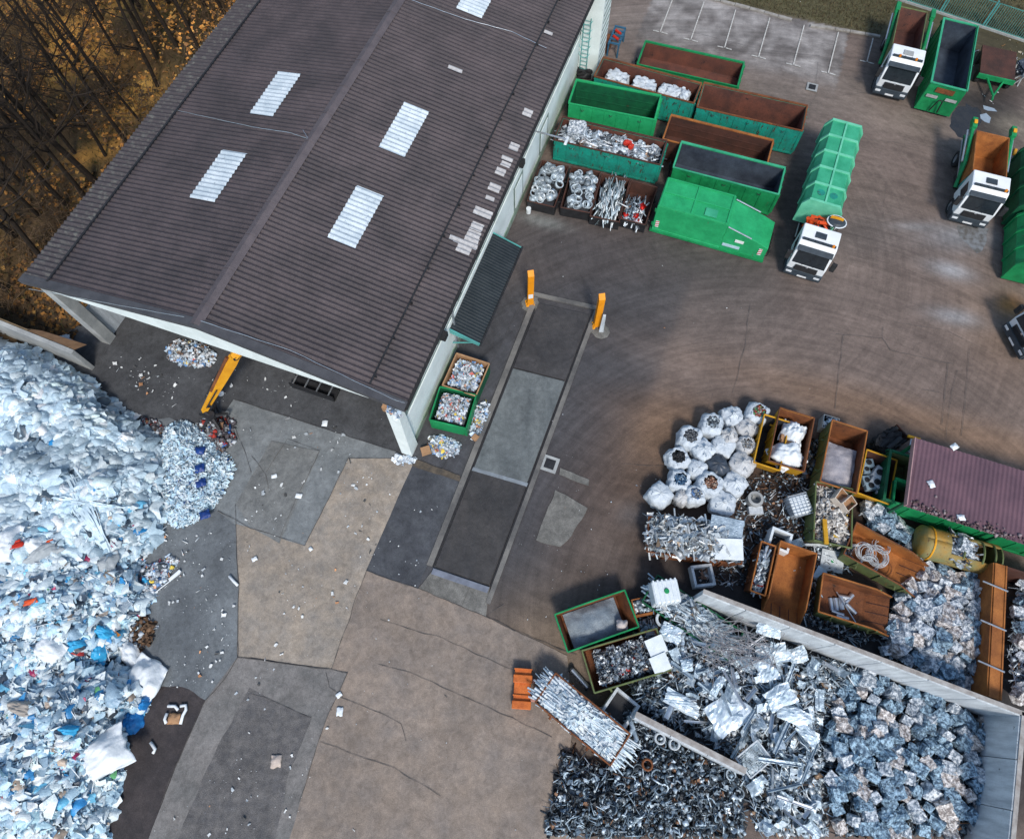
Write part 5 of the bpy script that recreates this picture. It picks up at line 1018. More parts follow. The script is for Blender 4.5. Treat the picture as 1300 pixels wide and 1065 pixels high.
# retaining wall behind the plastic heap, by the left column
def lwall():
    t=thing('retaining_wall','low concrete retaining wall with brown board top behind the plastic heap','wall',(0,0,0)); a=Vector(P(-60,395)+(0,)); c=Vector(P(119,468)+(0,)); d=c-a; ang=math.atan2(d.y,d.x); t.location=a; t.rotation_euler=(0,0,ang); L=d.length
    b=MB(); b.box(0,L,-.12,.12,0,2.0); b.build('wall',M['concrete'],t,bevel=.02)
    b=MB(); b.add([(L-3.6,.14,2.0),(L+.02,.14,2.0),(L+.02,.75,1.5),(L-2.6,.5,1.7)],[(0,1,2,3)]); b.build('board',M['cardb'],t)
    b=MB(); b.box(0,L-3,.14,.2,1.4,2.08); b.build('board',mat('old_timber',(.2,.14,.08),(.13,.09,.05),4,.85),t)
lwall()
q=P(80,437); crumpled_sheet('white_sheet',q[0],q[1],.1,1.1,.7,.12,M['bag'],'pale crumpled sheet lying on soil between the hall column and the retaining wall','sheet',.4,seed=5)
# ============================================================ PLASTIC HEAP
HP=PP([(-190,358),(-60,400),(55,452),(118,488),(160,530),(205,560),(214,620),(204,680),(176,722),(196,760),(172,800),(150,842),(196,862),(190,900),(160,915),(165,950),(152,1000),(130,1100),(-300,1100),(-320,600)])
def heapz(x,y):
    d=edged(x,y,HP); h=3.0*(1-math.exp(-d/1.5)); h+=.7*nz(x,y,.35,1)*min(1,d)+.5*nz(x,y,.8,4)*min(1,d*1.4)+.16*nz(x,y,2.1,6)*min(1,d*2)
    return max(.02,h)
def heap():
    xs=np.arange(min(p[0] for p in HP),-11.,.2); ys=np.arange(-6,26,.2); sh=SH(); idx={};vs=[];fs=[]
    def vid(i,j):
        if (i,j) not in idx: idx[(i,j)]=len(vs); x,y=float(xs[i]),float(ys[j]); vs.append((x,y,heapz(x,y)-.12 if inpoly(x,y,HP) else -.05))
        return idx[(i,j)]
    for i in range(len(xs)-1):
        if xs[i]<-29: continue
        for j in range(len(ys)-1):
            if inpoly(xs[i]+.1,ys[j]+.1,HP): fs.append((vid(i,j),vid(i+1,j),vid(i+1,j+1),vid(i,j+1)))
    sh.put(np.array(vs),np.array(fs),np.array((.48,.56,.62)))
    UP=[(5,(.58,.67,.72),.15),(4,(.43,.53,.59),.2),(2.4,(.74,.79,.80),.1),(.7,(.30,.38,.44),.25),(.08,(.05,.07,.09),.3),(.03,(.02,.25,.55),.2)]
    LO=[(6,(.74,.80,.82),.1),(4,(.50,.67,.77),.18),(2.4,(.32,.44,.54),.25),(.35,(.05,.30,.62),.4),(.35,(.16,.48,.68),.3),(.7,(.05,.07,.10),.5),(.06,(.55,.04,.03),.3),(.05,(.75,.25,.03),.3),(.2,(.45,.34,.26),.3),(.04,(.12,.35,.15),.3),(.06,(.45,.03,.12),.3)]
    n=0
    for _ in range(80000):
        if n>26000: break
        x=random.uniform(-27.5,-12); y=random.uniform(-6,24.5)
        if not inpoly(x,y,HP): continue
        n+=1; z=heapz(x,y); up=1/(1+math.exp(-(y-(8.2+.25*(x+18)+nz(x,y,.5,7)*2.5))*1.3))
        edge=edged(x,y,HP)
        tone=np.clip(1.04+.6*nz(x,y,.33,12)+.3*nz(x,y,1.1,5),.5,1.2)*np.array((.95,1.,1.03))
        if random.random()<up:
            if n%5<3: s=.2+.8*random.random()**2.4; sh.pillow((x,y,z-.04-.1*s),s,np.clip(pick(UP)*tone,0,.88),n,random.uniform(.6,1),random.uniform(.25,.5))
            else: s=random.uniform(.08,.38); sh.film((x,y,z+random.uniform(-.05,.06)),s,np.clip(pick(UP)*tone,0,.88),.28,.4,5,random.uniform(.4,1),curl=random.uniform(.3,1.))
        else:
            if n%5<2: s=.14+.6*random.random()**2.4; sh.pillow((x,y,z-.06*s),s,np.clip(pick(LO)*(.5+.5*tone),0,.88),n,random.uniform(.5,1),random.uniform(.2,.4),6,.4)
            else: s=random.uniform(.10,.36)*(1 if random.random()<.9 else 2.2); sh.film((x,y,z+random.uniform(-.05,.08)),s,np.clip(pick(LO)*(.5+.5*tone),0,.88),.26,.5,4,random.uniform(.4,1),curl=random.uniform(.2,.9))
    for _ in range(260):   # streamers of stretch film
        x=random.uniform(-24,-13); y=random.uniform(-3,18)
        if inpoly(x,y,HP): sh.stick((x,y,heapz(x,y)+.06),random.uniform(.5,1.8),.03,np.array((.8,.85,.88)),.2,h=.01)
    tag(sh.build('plastic_waste',M['plastic'],smooth=True),'huge heap of crumpled white and blue plastic film','plastic waste',None,'stuff')
heap()
def hz_(px,py,z0=2.4):
    z=z0
    for _ in range(8): x,y=P(px,py,z); z=max(.1,heapz(x,y) if inpoly(x,y,HP) else .1)
    return x,y,z
BW=mat('white_sack',(.78,.81,.83),(.66,.70,.73),2.5,.5,0,.4,8); BBL=mat('blue_bag',(.02,.22,.55),(.015,.13,.36),2.5,.4,0,.4,8); BCY=mat('light_blue_bag',(.05,.42,.72),(.04,.3,.55),2.5,.4,0,.4,8); BGR=mat('grey_bag',(.38,.41,.43),(.28,.31,.33),2.5,.5,0,.4,8); BTN=mat('tan_bag',(.42,.37,.32),(.3,.27,.24),2.5,.5,0,.4,8)
BFL=mat('clear_film',(.60,.72,.78),(.48,.60,.68),2.5,.25,0,.4,6)
for px,py,sx,sy,m,l,s in [(180,865,1.9,1.6,BW,'big white sack at the edge of the heap above the dark floor patch',1),(165,828,1.7,.8,BW,'white sheeting draped on the heap just above the big white sack',2),
    (168,914,.95,1.2,BBL,'deep blue bag at the foot of the heap beside the fallen white strips',3),(183,893,.6,.4,BBL,'small blue bag tucked under the big white sack',4),
    (130,802,.9,.6,BCY,'upper light blue bag of the three blue bags on the heap',5),(101,820,.8,.55,BCY,'light blue bag farthest into the heap of the three together',6),(126,827,1.0,.7,BCY,'largest and lowest light blue bag of the three on the heap',7),
    (60,824,1.3,1.1,BW,'square white sack high on the middle of the heap',8),(128,960,2.6,1.7,BW,'wide white sheet folded over the heap at the bottom corner',9),(8,690,1.6,1.1,BW,'white sack next to red strip at the heap edge',10),
    (42,692,.9,.9,BW,'round white bundle near the red strip on the heap',11),(50,704,1.9,.8,BGR,'long grey bag below the round white bundle',12),(128,717,1.3,1.4,BGR,'dark grey film roll on the heap beside the stretched film',13),
    (30,900,1.6,.7,BTN,'tan plastic sheet in the lower heap',14),(84,622,.5,.7,BW,'pale pinkish carton-like bag near the stretched film',15),(160,557,.8,.7,BW,'rounded white bag near the top edge of the heap',16),
    (84,927,.8,.45,BCY,'light blue bag in the lower middle of the heap',17),(187,738,.4,.4,BCY,'small light blue bag at the toe of the heap near timber scraps',18)]:
    x,y,z=hz_(px,py); crumpled_sheet('plastic_bag',x,y,z+.02,sx,sy,.11,m,l,'bag',s*1.1,seed=s*3.7,dome=.28,fall=.5)
# stretched film veil
for pts,w,l,K in (([(85,600),(105,650),(140,700),(152,735)],.5,'broad band of clear stretch film running down the heap',46),([(70,632),(110,640),(150,645),(175,646)],.22,'narrow band of clear stretch film crossing the heap sideways',20)):
    b=MB(); n=26; base=[]
    for i in range(n):
        t=i/(n-1)*(len(pts)-1); k=min(int(t),len(pts)-2); f=t-k; base.append(hz_(pts[k][0]*(1-f)+pts[k+1][0]*f,pts[k][1]*(1-f)+pts[k+1][1]*f))
    for q in range(K):
        o0=random.gauss(0,w*.5); o1=random.gauss(0,w*.35); i0_=random.randint(0,6); i1_=random.randint(17,25); ww=random.uniform(.015,.07); vs=[]
        for i in range(i0_,i1_+1):
            x,y,z=base[i]; f=i/n; o=(o0*(1-f)+o1*f)*(.6+.5*math.sin(f*6)); z+=.16+.05*math.sin(i*.9+q); vs+=[(x+(o-ww)*.85,y+(o-ww)*.5,z),(x+(o+ww)*.85,y+(o+ww)*.5,z+random.uniform(-.03,.03))]
        b.add(vs,[(2*j,2*j+1,2*j+3,2*j+2) for j in range(i1_-i0_)])
    o=b.build('stretch_film',BFL,smooth=True); tag(o,l,'plastic film')
for px,py,L,m,l in ((8,698,1.5,M['red'],'red strip on the heap at its far edge'),(22,690,.5,M['red'],'small red piece beside the round white bundle'),(42,764,.55,M['redo'],'orange tube lying on the heap'),(65,689,.35,M['redo'],'little orange piece next to the blue film on the heap')):
    x,y,z=hz_(px,py); crumpled_sheet('plastic_strip',x,y,z+.1,L,.22,.05,m,l,'plastic strip',.3,n=10,seed=L,dome=.08)
# second heap: bluish shredded strips
H2=PP([(206,560),(214,543),(232,535),(262,548),(285,575),(298,592),(294,606),(275,640),(250,662),(225,672),(208,655),(202,610)])
def h2z(x,y): d=edged(x,y,H2); return .05+1.0*(1-math.exp(-d/.8))+.12*nz(x,y,1.5)
sh=SH()
SP=[(6,(.66,.82,.91),.08),(3,(.48,.68,.82),.15),(4,(.80,.87,.90),.05),(.35,(.02,.09,.32),.3),(.6,(.2,.3,.38),.3)]
for _ in range(4200):
    x,y=rnd_in(H2); z=h2z(x,y)*random.uniform(.8,1.05)
    if random.random()<.55: sh.film((x,y,z),random.uniform(.12,.42),pick(SP),.3,.5,3,random.uniform(.15,.5))
    else: sh.stick((x,y,z),random.uniform(.15,.5),random.uniform(.02,.05),pick(SP),.4,h=.01)
tag(sh.build('shredded_plastic',M['plastic']),'bluish heap of shredded plastic strips next to the black grapple','plastic waste',None,'stuff')
for px,py,l in ((252,571,'dark blue bag highest on the shredded strips'),(254,595,'dark blue bag in the middle of the shredded strips'),(254,612,'small dark blue bag below the middle of the shredded strips'),(255,650,'square dark blue bag lowest on the shredded strips')):
    x,y=P(px,py,.9); crumpled_sheet('plastic_bag',x,y,h2z(x,y)+.08,.5,.42,.05,mat('navy_bag',(.012,.055,.24),(.01,.03,.14),3,.4,0,.2),l,'bag',px*.1,n=12,seed=py,dome=.1)
# dark litter round the grapple and toe of heap, hall floor rubbish, loose white bits
MULT=[(3,(.10,.09,.10),.4),(2,(.3,.32,.34),.3),(1,(.35,.04,.03),.3),(1,(.7,.74,.78),.15),(.6,(.25,.14,.08),.3),(.5,(.05,.15,.4),.3)]
def spot(cpts,n,name,label,pal,s0,s1,hh,m=M['matte']):
    pl,zf=spill(cpts,hh); scatter(pl,n,name,label,'litter',lambda sh,p,r: (sh.film(p,random.uniform(s0,s1),pick(pal),.35,.7,3,random.uniform(.4,1)) if random.random()<.7 else sh.chunk(p,random.uniform(s0,s1)*.6,pick(pal))),m,zf=zf)
spot([(250,540),(275,525),(298,535),(300,560),(280,575),(262,560)],420,'waste_pieces','dark mixed waste pieces around the black grapple',MULT,.1,.35,.5)
spot([(212,445),(225,432),(262,438),(276,452),(268,466),(235,465),(215,455)],650,'waste_pieces','multicoloured rubbish pile on the hall floor under the gable',PAPER+[(2,(.3,.2,.15),.3)],.1,.32,.7)
spot([(180,530),(200,535),(210,545),(205,562),(192,550)],140,'waste_pieces','coloured scraps at the upper toe of the plastic heap',MULT,.1,.3,.2)
spot([(200,555),(212,600),(208,640),(186,700),(176,720),(196,690),(206,650)],420,'waste_pieces','brown and white scraps in the gap beside the shredded plastic',MULT+[(2,(.2,.11,.06),.3)],.08,.3,.25)
spot([(176,722),(190,718),(218,705),(228,712),(205,745),(185,765),(175,745)],420,'waste_pieces','white scraps spilling from the middle toe of the heap',PAPER,.08,.32,.4,M['plastic'])
spot([(150,810),(180,780),(200,790),(195,815),(170,835)],160,'waste_pieces','brown soil and scraps above the big white sack',[(4,(.13,.075,.045),.3),(2,(.2,.12,.07),.3),(1,(.6,.65,.7),.2)],.08,.35,.15)
def bits(poly,n,label,s0=.02,s1=.13,pal=None,z=.075):
    sh=SH(); pal=pal or [(6,(.78,.80,.80),.1),(2,(.55,.6,.64),.2),(.5,(.6,.3,.15),.3),(.7,(.08,.08,.08),.4)]
    for _ in range(int(n*.6)):
        x,y=rnd_in(poly)
        if nz(x,y,.45,17)+random.gauss(0,.12)<.0: continue
        s=s0+(s1-s0)*random.random()**4
        if random.random()<.85: sh.film((x,y,z+s*.2),s,pick(pal),.3,.2,3,random.uniform(.4,1))
        else: sh.stick((x,y,z+.01),s*1.8,s*.25,pick(pal),.05,h=.01)
    tag(sh.build('litter',M['matte']),label,'litter',None,'stuff')
bits(PP([(200,680),(300,670),(300,835),(260,890),(210,870),(150,900),(190,800),(215,720)]),420,'white litter on the smooth grey floor beside the heap',.03,.2)
bits(PP([(297,507),(502,573),(387,693),(297,665)]),260,'white litter scattered on the blue-grey slab',.03,.24)
bits(PP([(443,582),(524,590),(421,849),(302,834),(303,680),(387,693)]),420,'white litter scattered on the beige slab',.02,.2)
bits(PP([(140,425),(500,515),(510,575),(300,510),(240,530),(200,520),(140,470)]),520,'pale litter over the dark hall floor',.03,.26)
bits(PP([(302,834),(441,853),(365,1075),(185,1075)]),320,'litter along the edges of the grey slabs',.02,.17)
bits(PP([(464,724),(650,799),(728,900),(725,1075),(420,1075),(415,911),(441,853)]),170,'sparse litter on the brown-beige slab',.02,.09)
bits(PP([(680,580),(800,540),(850,620),(820,720),(700,830),(640,780)]),140,'sparse white litter on brown asphalt by the bags',.02,.14)
bits(PP([(700,240),(830,300),(1000,380),(1100,500),(700,560),(640,380)]),60,'few white bits on the dark asphalt',.02,.09)
bits(PP([(524,590),(585,612),(530,747),(464,724)]),45,'few white bits on the dark asphalt patch',.03,.1)
for px,py,s,l in ((349,605,.22,'square white sheet on the grey inset slab'),(324,710,.2,'square white sheet near a green scrap on the beige slab'),(413,538,.28,'white crumpled paper below the gable edge'),(380,630,.25,'white crumpled piece on the joint of the blue-grey slab'),(395,697,.16,'white flake near the rusty stain'),(431,882,.2,'white flakes at the slab corner'),(432,903,.28,'bluish white crumpled film on the slab joint')):
    x,y=P(px,py); crumpled_sheet('paper_scrap',x,y,.08,s*1.3,s,.03,BW,l,'paper scrap',px,n=8,seed=px,dome=.04)
# white curled strips by the blue bag
for pts,l in (([(212,905),(209,913),(211,918)],'short curved white strip beside the brown paper lump'),([(213,896),(222,896),(226,901)],'arched white strip above the brown paper lump'),([(229,896),(236,895),(236,901),(232,908),(229,919)],'hooked white strip right next to the brown paper lump'),([(191,942),(197,951),(194,956)],'white strip with a bent end below the brown lump'),([(291,731),(297,738),(302,743)],'curved white strip at the edge of the beige slab')):
    b=MB(); b.tube([P3(a,c,.12) for a,c in pts],.07,7); tag(b.build('plastic_strip',BW,smooth=True),l,'plastic strip')
x,y=P(222,912); crumpled_sheet('paper_lump',x,y,.06,.55,.45,.08,M['cardb'],'brown paper lump among the curved white strips','paper lump',0,n=10,seed=3,dome=.12)
x,y=P(351,966); crumpled_sheet('paper_lump',x,y,.06,.45,.5,.05,mat('pinkish_paper',(.55,.46,.40),(.45,.37,.32),4,.8),'pinkish paper lump on the rough dark slab','paper lump',0,n=10,seed=8,dome=.12)
b=MB(); a=P3(229,727,.15); c=P3(197,752,.15); a2=P3(229,724,.15); b.tube([a,c],.025,5); tag(b.build('plastic_pipe',BW),'thin white pipe lying at the toe of the heap','pipe')
b=MB(); b.tube([P3(229,724,.1),P3(215,736,.12)],.09,6); tag(b.build('plastic_pipe',BW),'thick white strip above the thin white pipe at the heap toe','pipe')
# ============================================================ BIG BAGS
def bigbag(zx,zy,zr,kind,m,label,cont=None,seed=0,h=1.05):
    px,py=810+zx/6.84,500+zy/6.84; x,y=P(px,py,h*.75); rr=zr/6.84/25.5*.97
    t=thing('bulk_bag',label,'bag',(x,y,0),random.uniform(0,1.5),'white bulk bags beside the yellow skips'); n=40; rows=18; b=MB();vs=[];fs=[]
    op=.5 if kind=='open' else .0
    for i in range(rows+1):
        f=i/rows
        for j in range(n):
            a=2*math.pi*j/n; sq=1/max(abs(math.cos(a)),abs(math.sin(a)))**.45
            if f<.62: g=f/.62; R_=rr*(.82+.2*math.sin(g*math.pi*.75)); z=h*.8*g
            else:
                g=(f-.62)/.38
                if kind=='open': R_=rr*(.96-.40*g**1.4); z=h*(.8+.24*math.sin(g*math.pi*.55))
                elif kind=='full': R_=rr*.96*math.cos(g*math.pi/2)**.7; z=h*(.8+.25*math.sin(g*math.pi/2))
                else: R_=rr*(.96*math.cos(g*math.pi/2)**.8+.04); z=h*(.8+.2*math.sin(g*math.pi/2)+.16*max(0,g-.8)/.2)
            wr=.065*mnoise.noise(Vector((math.cos(a)*2.2+seed,math.sin(a)*2.2,f*4)))+.06*mnoise.noise(Vector((math.cos(a)*5+seed,math.sin(a)*5,f*3+seed)))-.035*abs(math.sin(a*4+seed+f*2))
            if kind=='tied' and f>.55: wr+=.035*math.sin(a*9+seed+2*mnoise.noise(Vector((a,seed,0))))*(f-.5)*2*(1 if g<.95 else .2)
            if kind=='open' and f>.8: wr+=.07*mnoise.noise(Vector((math.cos(a)*3,math.sin(a)*3,seed*2)))
            zz=z+(.06*mnoise.noise(Vector((math.cos(a)*3+seed,math.sin(a)*3,f*2))) if f>.3 else 0)
            RR=max(.01,(R_+wr*min(1,R_/rr*1.5))*(sq if f<.85 else 1)); vs.append((RR*math.cos(a),RR*math.sin(a),max(.0,zz)))
    for i in range(rows):
        for j in range(n): fs.append((i*n+j,i*n+(j+1)%n,(i+1)*n+(j+1)%n,(i+1)*n+j))
    b.add(vs,fs); o=b.build('fabric',m,t,smooth=True)
    if kind=='open':
        sh=SH(); c0=cont or [(1,(.12,.13,.14),.3)]
        ring=[(rr*.52*k/4*math.cos(a),rr*.52*k/4*math.sin(a),h*.93-.02*k) for k in (0.01,1,2,3,4) for a in [j*6.2832/16 for j in range(17)]]
        sh.put(np.array(ring),gridf(5,17),np.array(c0[0][1])*.6)
        for _ in range(170):
            a=random.uniform(0,6.28);d=rr*.5*math.sqrt(random.random()); sh.chunk((d*math.cos(a),d*math.sin(a),h*.94+random.uniform(-.02,.05)),random.uniform(.03,.13),pick(c0),.4)
        sh.build('contents',M['scrap'],parent=t)
    elif kind=='tied':
        b=MB(); crumple_box(b,.16,.16,.2,5,.1,seed=seed,round_=.3); b.build('knot',m,t,loc=(0,0,h*1.12),smooth=True)
    for k in range(4):
        if kind=='full' and k>1: break
        a=k*math.pi/2+.78; ca,sa=math.cos(a),math.sin(a); R1=rr*.78
        b=MB(); b.tube([(R1*ca*1.05,R1*sa*1.05,h*.72),(R1*ca*.95-.06*sa,R1*sa*.95+.06*ca,h*1.06),(R1*ca*.8,R1*sa*.8,h*1.14),(R1*ca*.8+.1*sa,R1*sa*.8-.1*ca,h*.98)],.022,5); b.build('lifting_loop',m,t)
BG,BS,BD=M['bag'],M['bagg'],M['bagd']
gr=[(3,(.12,.13,.14),.3),(1,(.4,.43,.46),.3)]
BAGS=[(815,195,100,'tied',BG,'tied white bulk bag at the top of the bag group, facing the yard',None),
(1035,170,112,'open',BG,'white bulk bag with red and green scraps showing, next to the black-bottomed yellow skip',[(2,(.4,.08,.05),.4),(2,(.3,.3,.28),.4),(1,(.1,.3,.12),.3)]),
(640,265,112,'open',BG,'open bulk bag full of curled dark metal strips',[(2,(.08,.1,.12),.4),(2,(.4,.46,.5),.3)]),
(945,300,100,'tied',BS,'wrinkled grey bulk bag just below the bag with red scraps',None),
(450,380,118,'open',BG,'open bulk bag full of fine grey granules',[(1,(.13,.14,.155),.15)]),
(790,365,78,'tied',BS,'small wrinkled bulk bag squeezed in the middle of the back rows',None),
(740,455,112,'full',BG,'smooth rounded white bulk bag in the centre of the group',None),
(935,450,95,'open',BS,'bulk bag of mixed bits beside the yellow rim of the black skip',[(3,(.4,.42,.43),.4),(1,(.15,.12,.1),.3)]),
(570,490,98,'tied',BG,'patchy white bulk bag between the granule bag and the smooth one',None),
(345,560,112,'open',BG,'bulk bag with a small opening onto black granules, outermost toward the weighbridge',[(1,(.035,.037,.042),.2)]),
(690,620,100,'full',BD,'black film-wrapped bulk bag in the middle of the white ones',None),
(905,610,112,'tied',BS,'grey star-pleated tied bulk bag beside the yellow skip corner',None),
(520,655,92,'full',BG,'smooth white bulk bag just left of the black film-wrapped bag',None),
(360,755,108,'open',BG,'bulk bag with dark blue contents showing',[(2,(.05,.12,.22),.4),(1,(.3,.4,.5),.3)]),
(620,785,118,'open',BG,'open bulk bag of copper-coloured bits',[(3,(.24,.12,.08),.4),(1,(.5,.38,.3),.3)]),
(840,780,108,'tied',BG,'round tied bulk bag with a green mark low on its side',None),
(190,875,112,'full',BG,'peaked white bulk bag at the outer corner above the long scrap skip',None),
(490,880,95,'open',BG,'tall bulk bag with grey and blue mixed contents',[(2,(.3,.32,.33),.3),(1,(.1,.2,.4),.3)]),
(735,950,115,'tied',BG,'white bulk bag with crossed seams, lowest of the group',None),
(380,900,66,'full',BS,'small beige bulk bag hidden behind the tall one',None)]
for i,a in enumerate(BAGS): bigbag(a[0],a[1],a[2],a[3],a[4],a[5],a[6],seed=i*2.3,h=1.0+.1*(i%3))
# ============================================================ SCRAP CORNER SKIPS
L1=(*P(884,688,1.0),R(-8),4.0,1.7)
def long_skip(F_,H,mo,mi,label,arch=.0): return skip(F_,H,mo,mi,label,slope=.45,arch=arch,rim=mo,group='scrap skips in the metal corner')
long_skip((*P(881,686,1.0),R(-9),4.4,1.7),1.1,M['rust'],M['rust'],'rusty skip heaped with torn aluminium sheet below the bulk bags')
def d_torn(sh,p,r):
    c=pick([(5,(.60,.68,.74),.2),(3,(.78,.80,.80),.1),(2,(.34,.38,.42),.3),(1,(.1,.1,.1),.3),(.6,(.38,.28,.2),.3)])
    if random.random()<.7: sh.film(p,random.uniform(.18,.6),c,.3,.6,3,random.uniform(.3,1))
    else: sh.stick(p,random.uniform(.3,1.1),random.uniform(.03,.09),c,.3)
fillheap((*P(881,684,1.1),R(-9),4.5,1.9),.95,.55,'aluminium_scrap','torn aluminium sheet heaped in the skip below the bulk bags','scrap',760,d_torn,M['scrap'],ins=.05)
for px,py,s,rz,l in ((922,672,.75,R(-15),'flat pale aluminium panel on the end of the torn sheet heap'),(925,697,.65,R(-5),'white perforated panel on the near end of the torn sheet heap')):
    b=MB(); b.box(-s,s,-s*.75,s*.75,0,.05); tag(b.build('metal_plate',M['whitep'] if s<.7 else M['alu'],loc=P3(px,py,1.45),rot=(.15,-.1,rz),bevel=.01),l,'panel')
Y0=fr((975,528),(997,533),(957,590),1.3); Y0=(Y0[0]+.1,Y0[1],R(69),2.7,1.3)
skip(Y0,1.3,M['yellow'],M['black'],'yellow skip with black inside beside the bulk bags',slope=.3,rim=M['yellow'],group='scrap skips in the metal corner')
Y1=fr((991.6,520.6),(1031,531),(977.6,585.3),1.4)
skip((Y1[0],Y1[1],R(69),3.0,1.75),1.45,M['yellow'],M['rust'],'yellow-ended rusty skip holding two white sheets',slope=.25,rim=M['rust'],group='scrap skips in the metal corner')
for px,py,s,l,se in ((1008,548,1.15,'peaked white sheet at the far end of the yellow-ended skip',2),(1001,576,1.45,'large white sheet spread in the near end of the yellow-ended skip',7)):
    x,y=P(px,py,1.3); crumpled_sheet('white_sheet',x,y,1.15,s,s*1.05,.18,BW,l,'sheet',px,seed=se,dome=.45,fall=.4)
b=MB(); crumple_box(b,.7,.45,.35,5,.05,seed=3); tag(b.build('wooden_crate',M['cardb'],loc=P3(999,559,1.05),rot=(0,0,R(-15))),'brown wooden crate between the two white sheets','crate')
x,y=P(1005,565); b=MB()
Y2=fr((1058.8,534.6),(1100.7,547.3),(1040,612),1.5); Y2=(Y2[0],Y2[1],R(68),3.4,1.75)
skip(Y2,1.55,M['olive'],M['rust'],'olive and rust skip filled with pale grey shavings',slope=.15,rim=M['rusto'],group='scrap skips in the metal corner')
def powder(F_,z0,bulge,m,name,label,x0=-.5,x1=.5,ins=.08):
    cx,cy,r,X,Y=F_; b=MB(); n=34;k=20;vs=[]
    for i in range(n):
        for j in range(k):
            x=(x0+(x1-x0)*i/(n-1))*X*.97; y=(j/(k-1)-.5)*(Y-2*ins)
            vs.append((x,y,z0+bulge*(1-(2*y/Y)**2)*(1-abs((i/(n-1)-.5)*2)**2)+.07*nz(x,y,3,r)+.03*nz(x,y,9,2)))
    b.add(vs,[tuple(int(q) for q in f)[::-1] for f in gridf(n,k)]); o=b.build(name,m,smooth=True,loc=(cx,cy,0),rot=(0,0,r)); return tag(o,label,'shavings',None,'stuff')
powder((Y2[0]-.1,Y2[1]-.25,Y2[2],Y2[3],Y2[4]),.85,.35,M['sawdust'],'metal_shavings','pale grey metal shavings filling the olive and rust skip',-.46,.33)
Y3=(*P(1112,606,1.0),R(66),2.4,1.5)
skip(Y3,1.15,M['yellow'],M['rustd'],'yellow-sided skip holding grey machine parts next to the purple roof',slope=.25,rim=M['yellow'],group='scrap skips in the metal corner')
for i,(px,py,s) in enumerate(((1100,589,.3),(1113,602,.36),(1098,597,.25),(1110,614,.34),(1103,618,.3),(1115,625,.18),(1098,611,.28))):
    t=thing('machine_part',('grey motor housing at the far end of the yellow-sided skip','largest square grey housing in the yellow-sided skip','small round motor housing in the yellow-sided skip','tilted grey casing in the middle of the yellow-sided skip','broken grey casing low in the yellow-sided skip','small pale casing nearest the lip of the yellow-sided skip','dark-topped casing at the side of the yellow-sided skip')[i],'machine part',P3(px,py,.55),i*.8,'machine parts in the yellow-sided skip')
    b=MB(); b.box(-s,s,-s*.8,s*.8,0,s*.9,top=(.04,.04)); b.build('housing',M['concretew'] if i%2 else mat('blue_grey_casing',(.25,.34,.40),(.18,.25,.3),3,.5),t,bevel=.04)
    b=MB(); b.lathe([(s*.45,s*.9),(s*.45,s*1.05),(s*.2,s*1.08),(s*.2,s*.95),(.001,s*.95)],14); b.build('cover',M['dark'],t)
# black machine behind, crate of parts, trolley
t=thing('engine_block','black engine lump behind the yellow-sided skip','engine',P3(1119,566,0),.5)
b=MB(); crumple_box(b,1.3,.9,.9,8,.1,seed=6); o=b.build('block',M['black'],t,loc=(0,0,.5)); b=MB(); b.tube([(-.5,-.3,1.0),(.4,-.2,1.1)],.12,8); b.tube([(.3,.3,.9),(.6,.3,1.2)],.1,8); b.build('manifold',M['dark'],t)
b=MB(); b.box(.75,.8,-.5,.45,0,1.1); b.build('side_plate',M['rustd'],t)
t=thing('parts_crate','small grey crate of metal parts behind the olive skip','crate',P3(1048,543,0),R(-20)); b=MB(); shell(b,.8,.75,.7,.04,.0); b.build('crate_body',[M['concrete'],M['dark']],t)
sh=SH()
for _ in range(60): sh.chunk((random.uniform(-.33,.33),random.uniform(-.3,.3),.6+random.random()*.1),random.uniform(.06,.16),pick(METP))
sh.build('parts',M['scrap'],parent=t)
# dark parts bin between Y1 and Y2
spot([(1030,560),(1048,556),(1040,600),(1018,608)],160,'waste_pieces','dark scrap between the two largest skips',DARKP,.1,.4,.5,M['scrap'])
S5=(*P(1054,655,1.0),R(76),2.9,1.75)
skip(S5,1.35,M['olive'],M['rust'],'olive and rust skip heaped with white and beige scrap below the shavings skip',slope=.2,rim=M['olive'],group='scrap skips in the metal corner')
WB=[(6,(.72,.70,.66),.12),(3,(.55,.50,.44),.2),(2,(.12,.11,.11),.4),(2,(.38,.36,.34),.3),(.4,(.62,.4,.05),.2),(.6,(.3,.16,.08),.3)]
fillheap(S5,1.05,.3,'mixed_scrap','white and beige broken pieces in the olive and rust skip','scrap',620,lambda sh,p,r: sh.film(p,random.uniform(.08,.3),pick(WB),.4,.7,3) if random.random()<.6 else (sh.chunk(p,random.uniform(.06,.2),pick(WB)) if random.random()<.7 else sh.stick(p,random.uniform(.3,.9),.07,pick(WB),.3)),M['matte'],ins=.06)
b=MB(); b.box(-.6,.6,-.1,.1,0,.1); tag(b.build('yellow_beam',M['yellow'],loc=P3(1047,675,1.45),rot=(.1,.1,R(80))),'yellow beam lying on the white and beige scrap','beam')
for px,py,rz,l in ((1062,632,.8,'open beige box on top of the white and beige scrap'),(1072,640,.6,'beige slatted box beside the open beige box')):
    t=thing('broken_box',l,'box',P3(px,py,1.35),rz); b=MB(); shell(b,.75,.5,.35,.04,0); b.build('box_body',[mat('beige_board',(.55,.48,.40),(.45,.38,.32),3,.8),M['cardb']],t); t.rotation_euler=(.3,.2,rz)
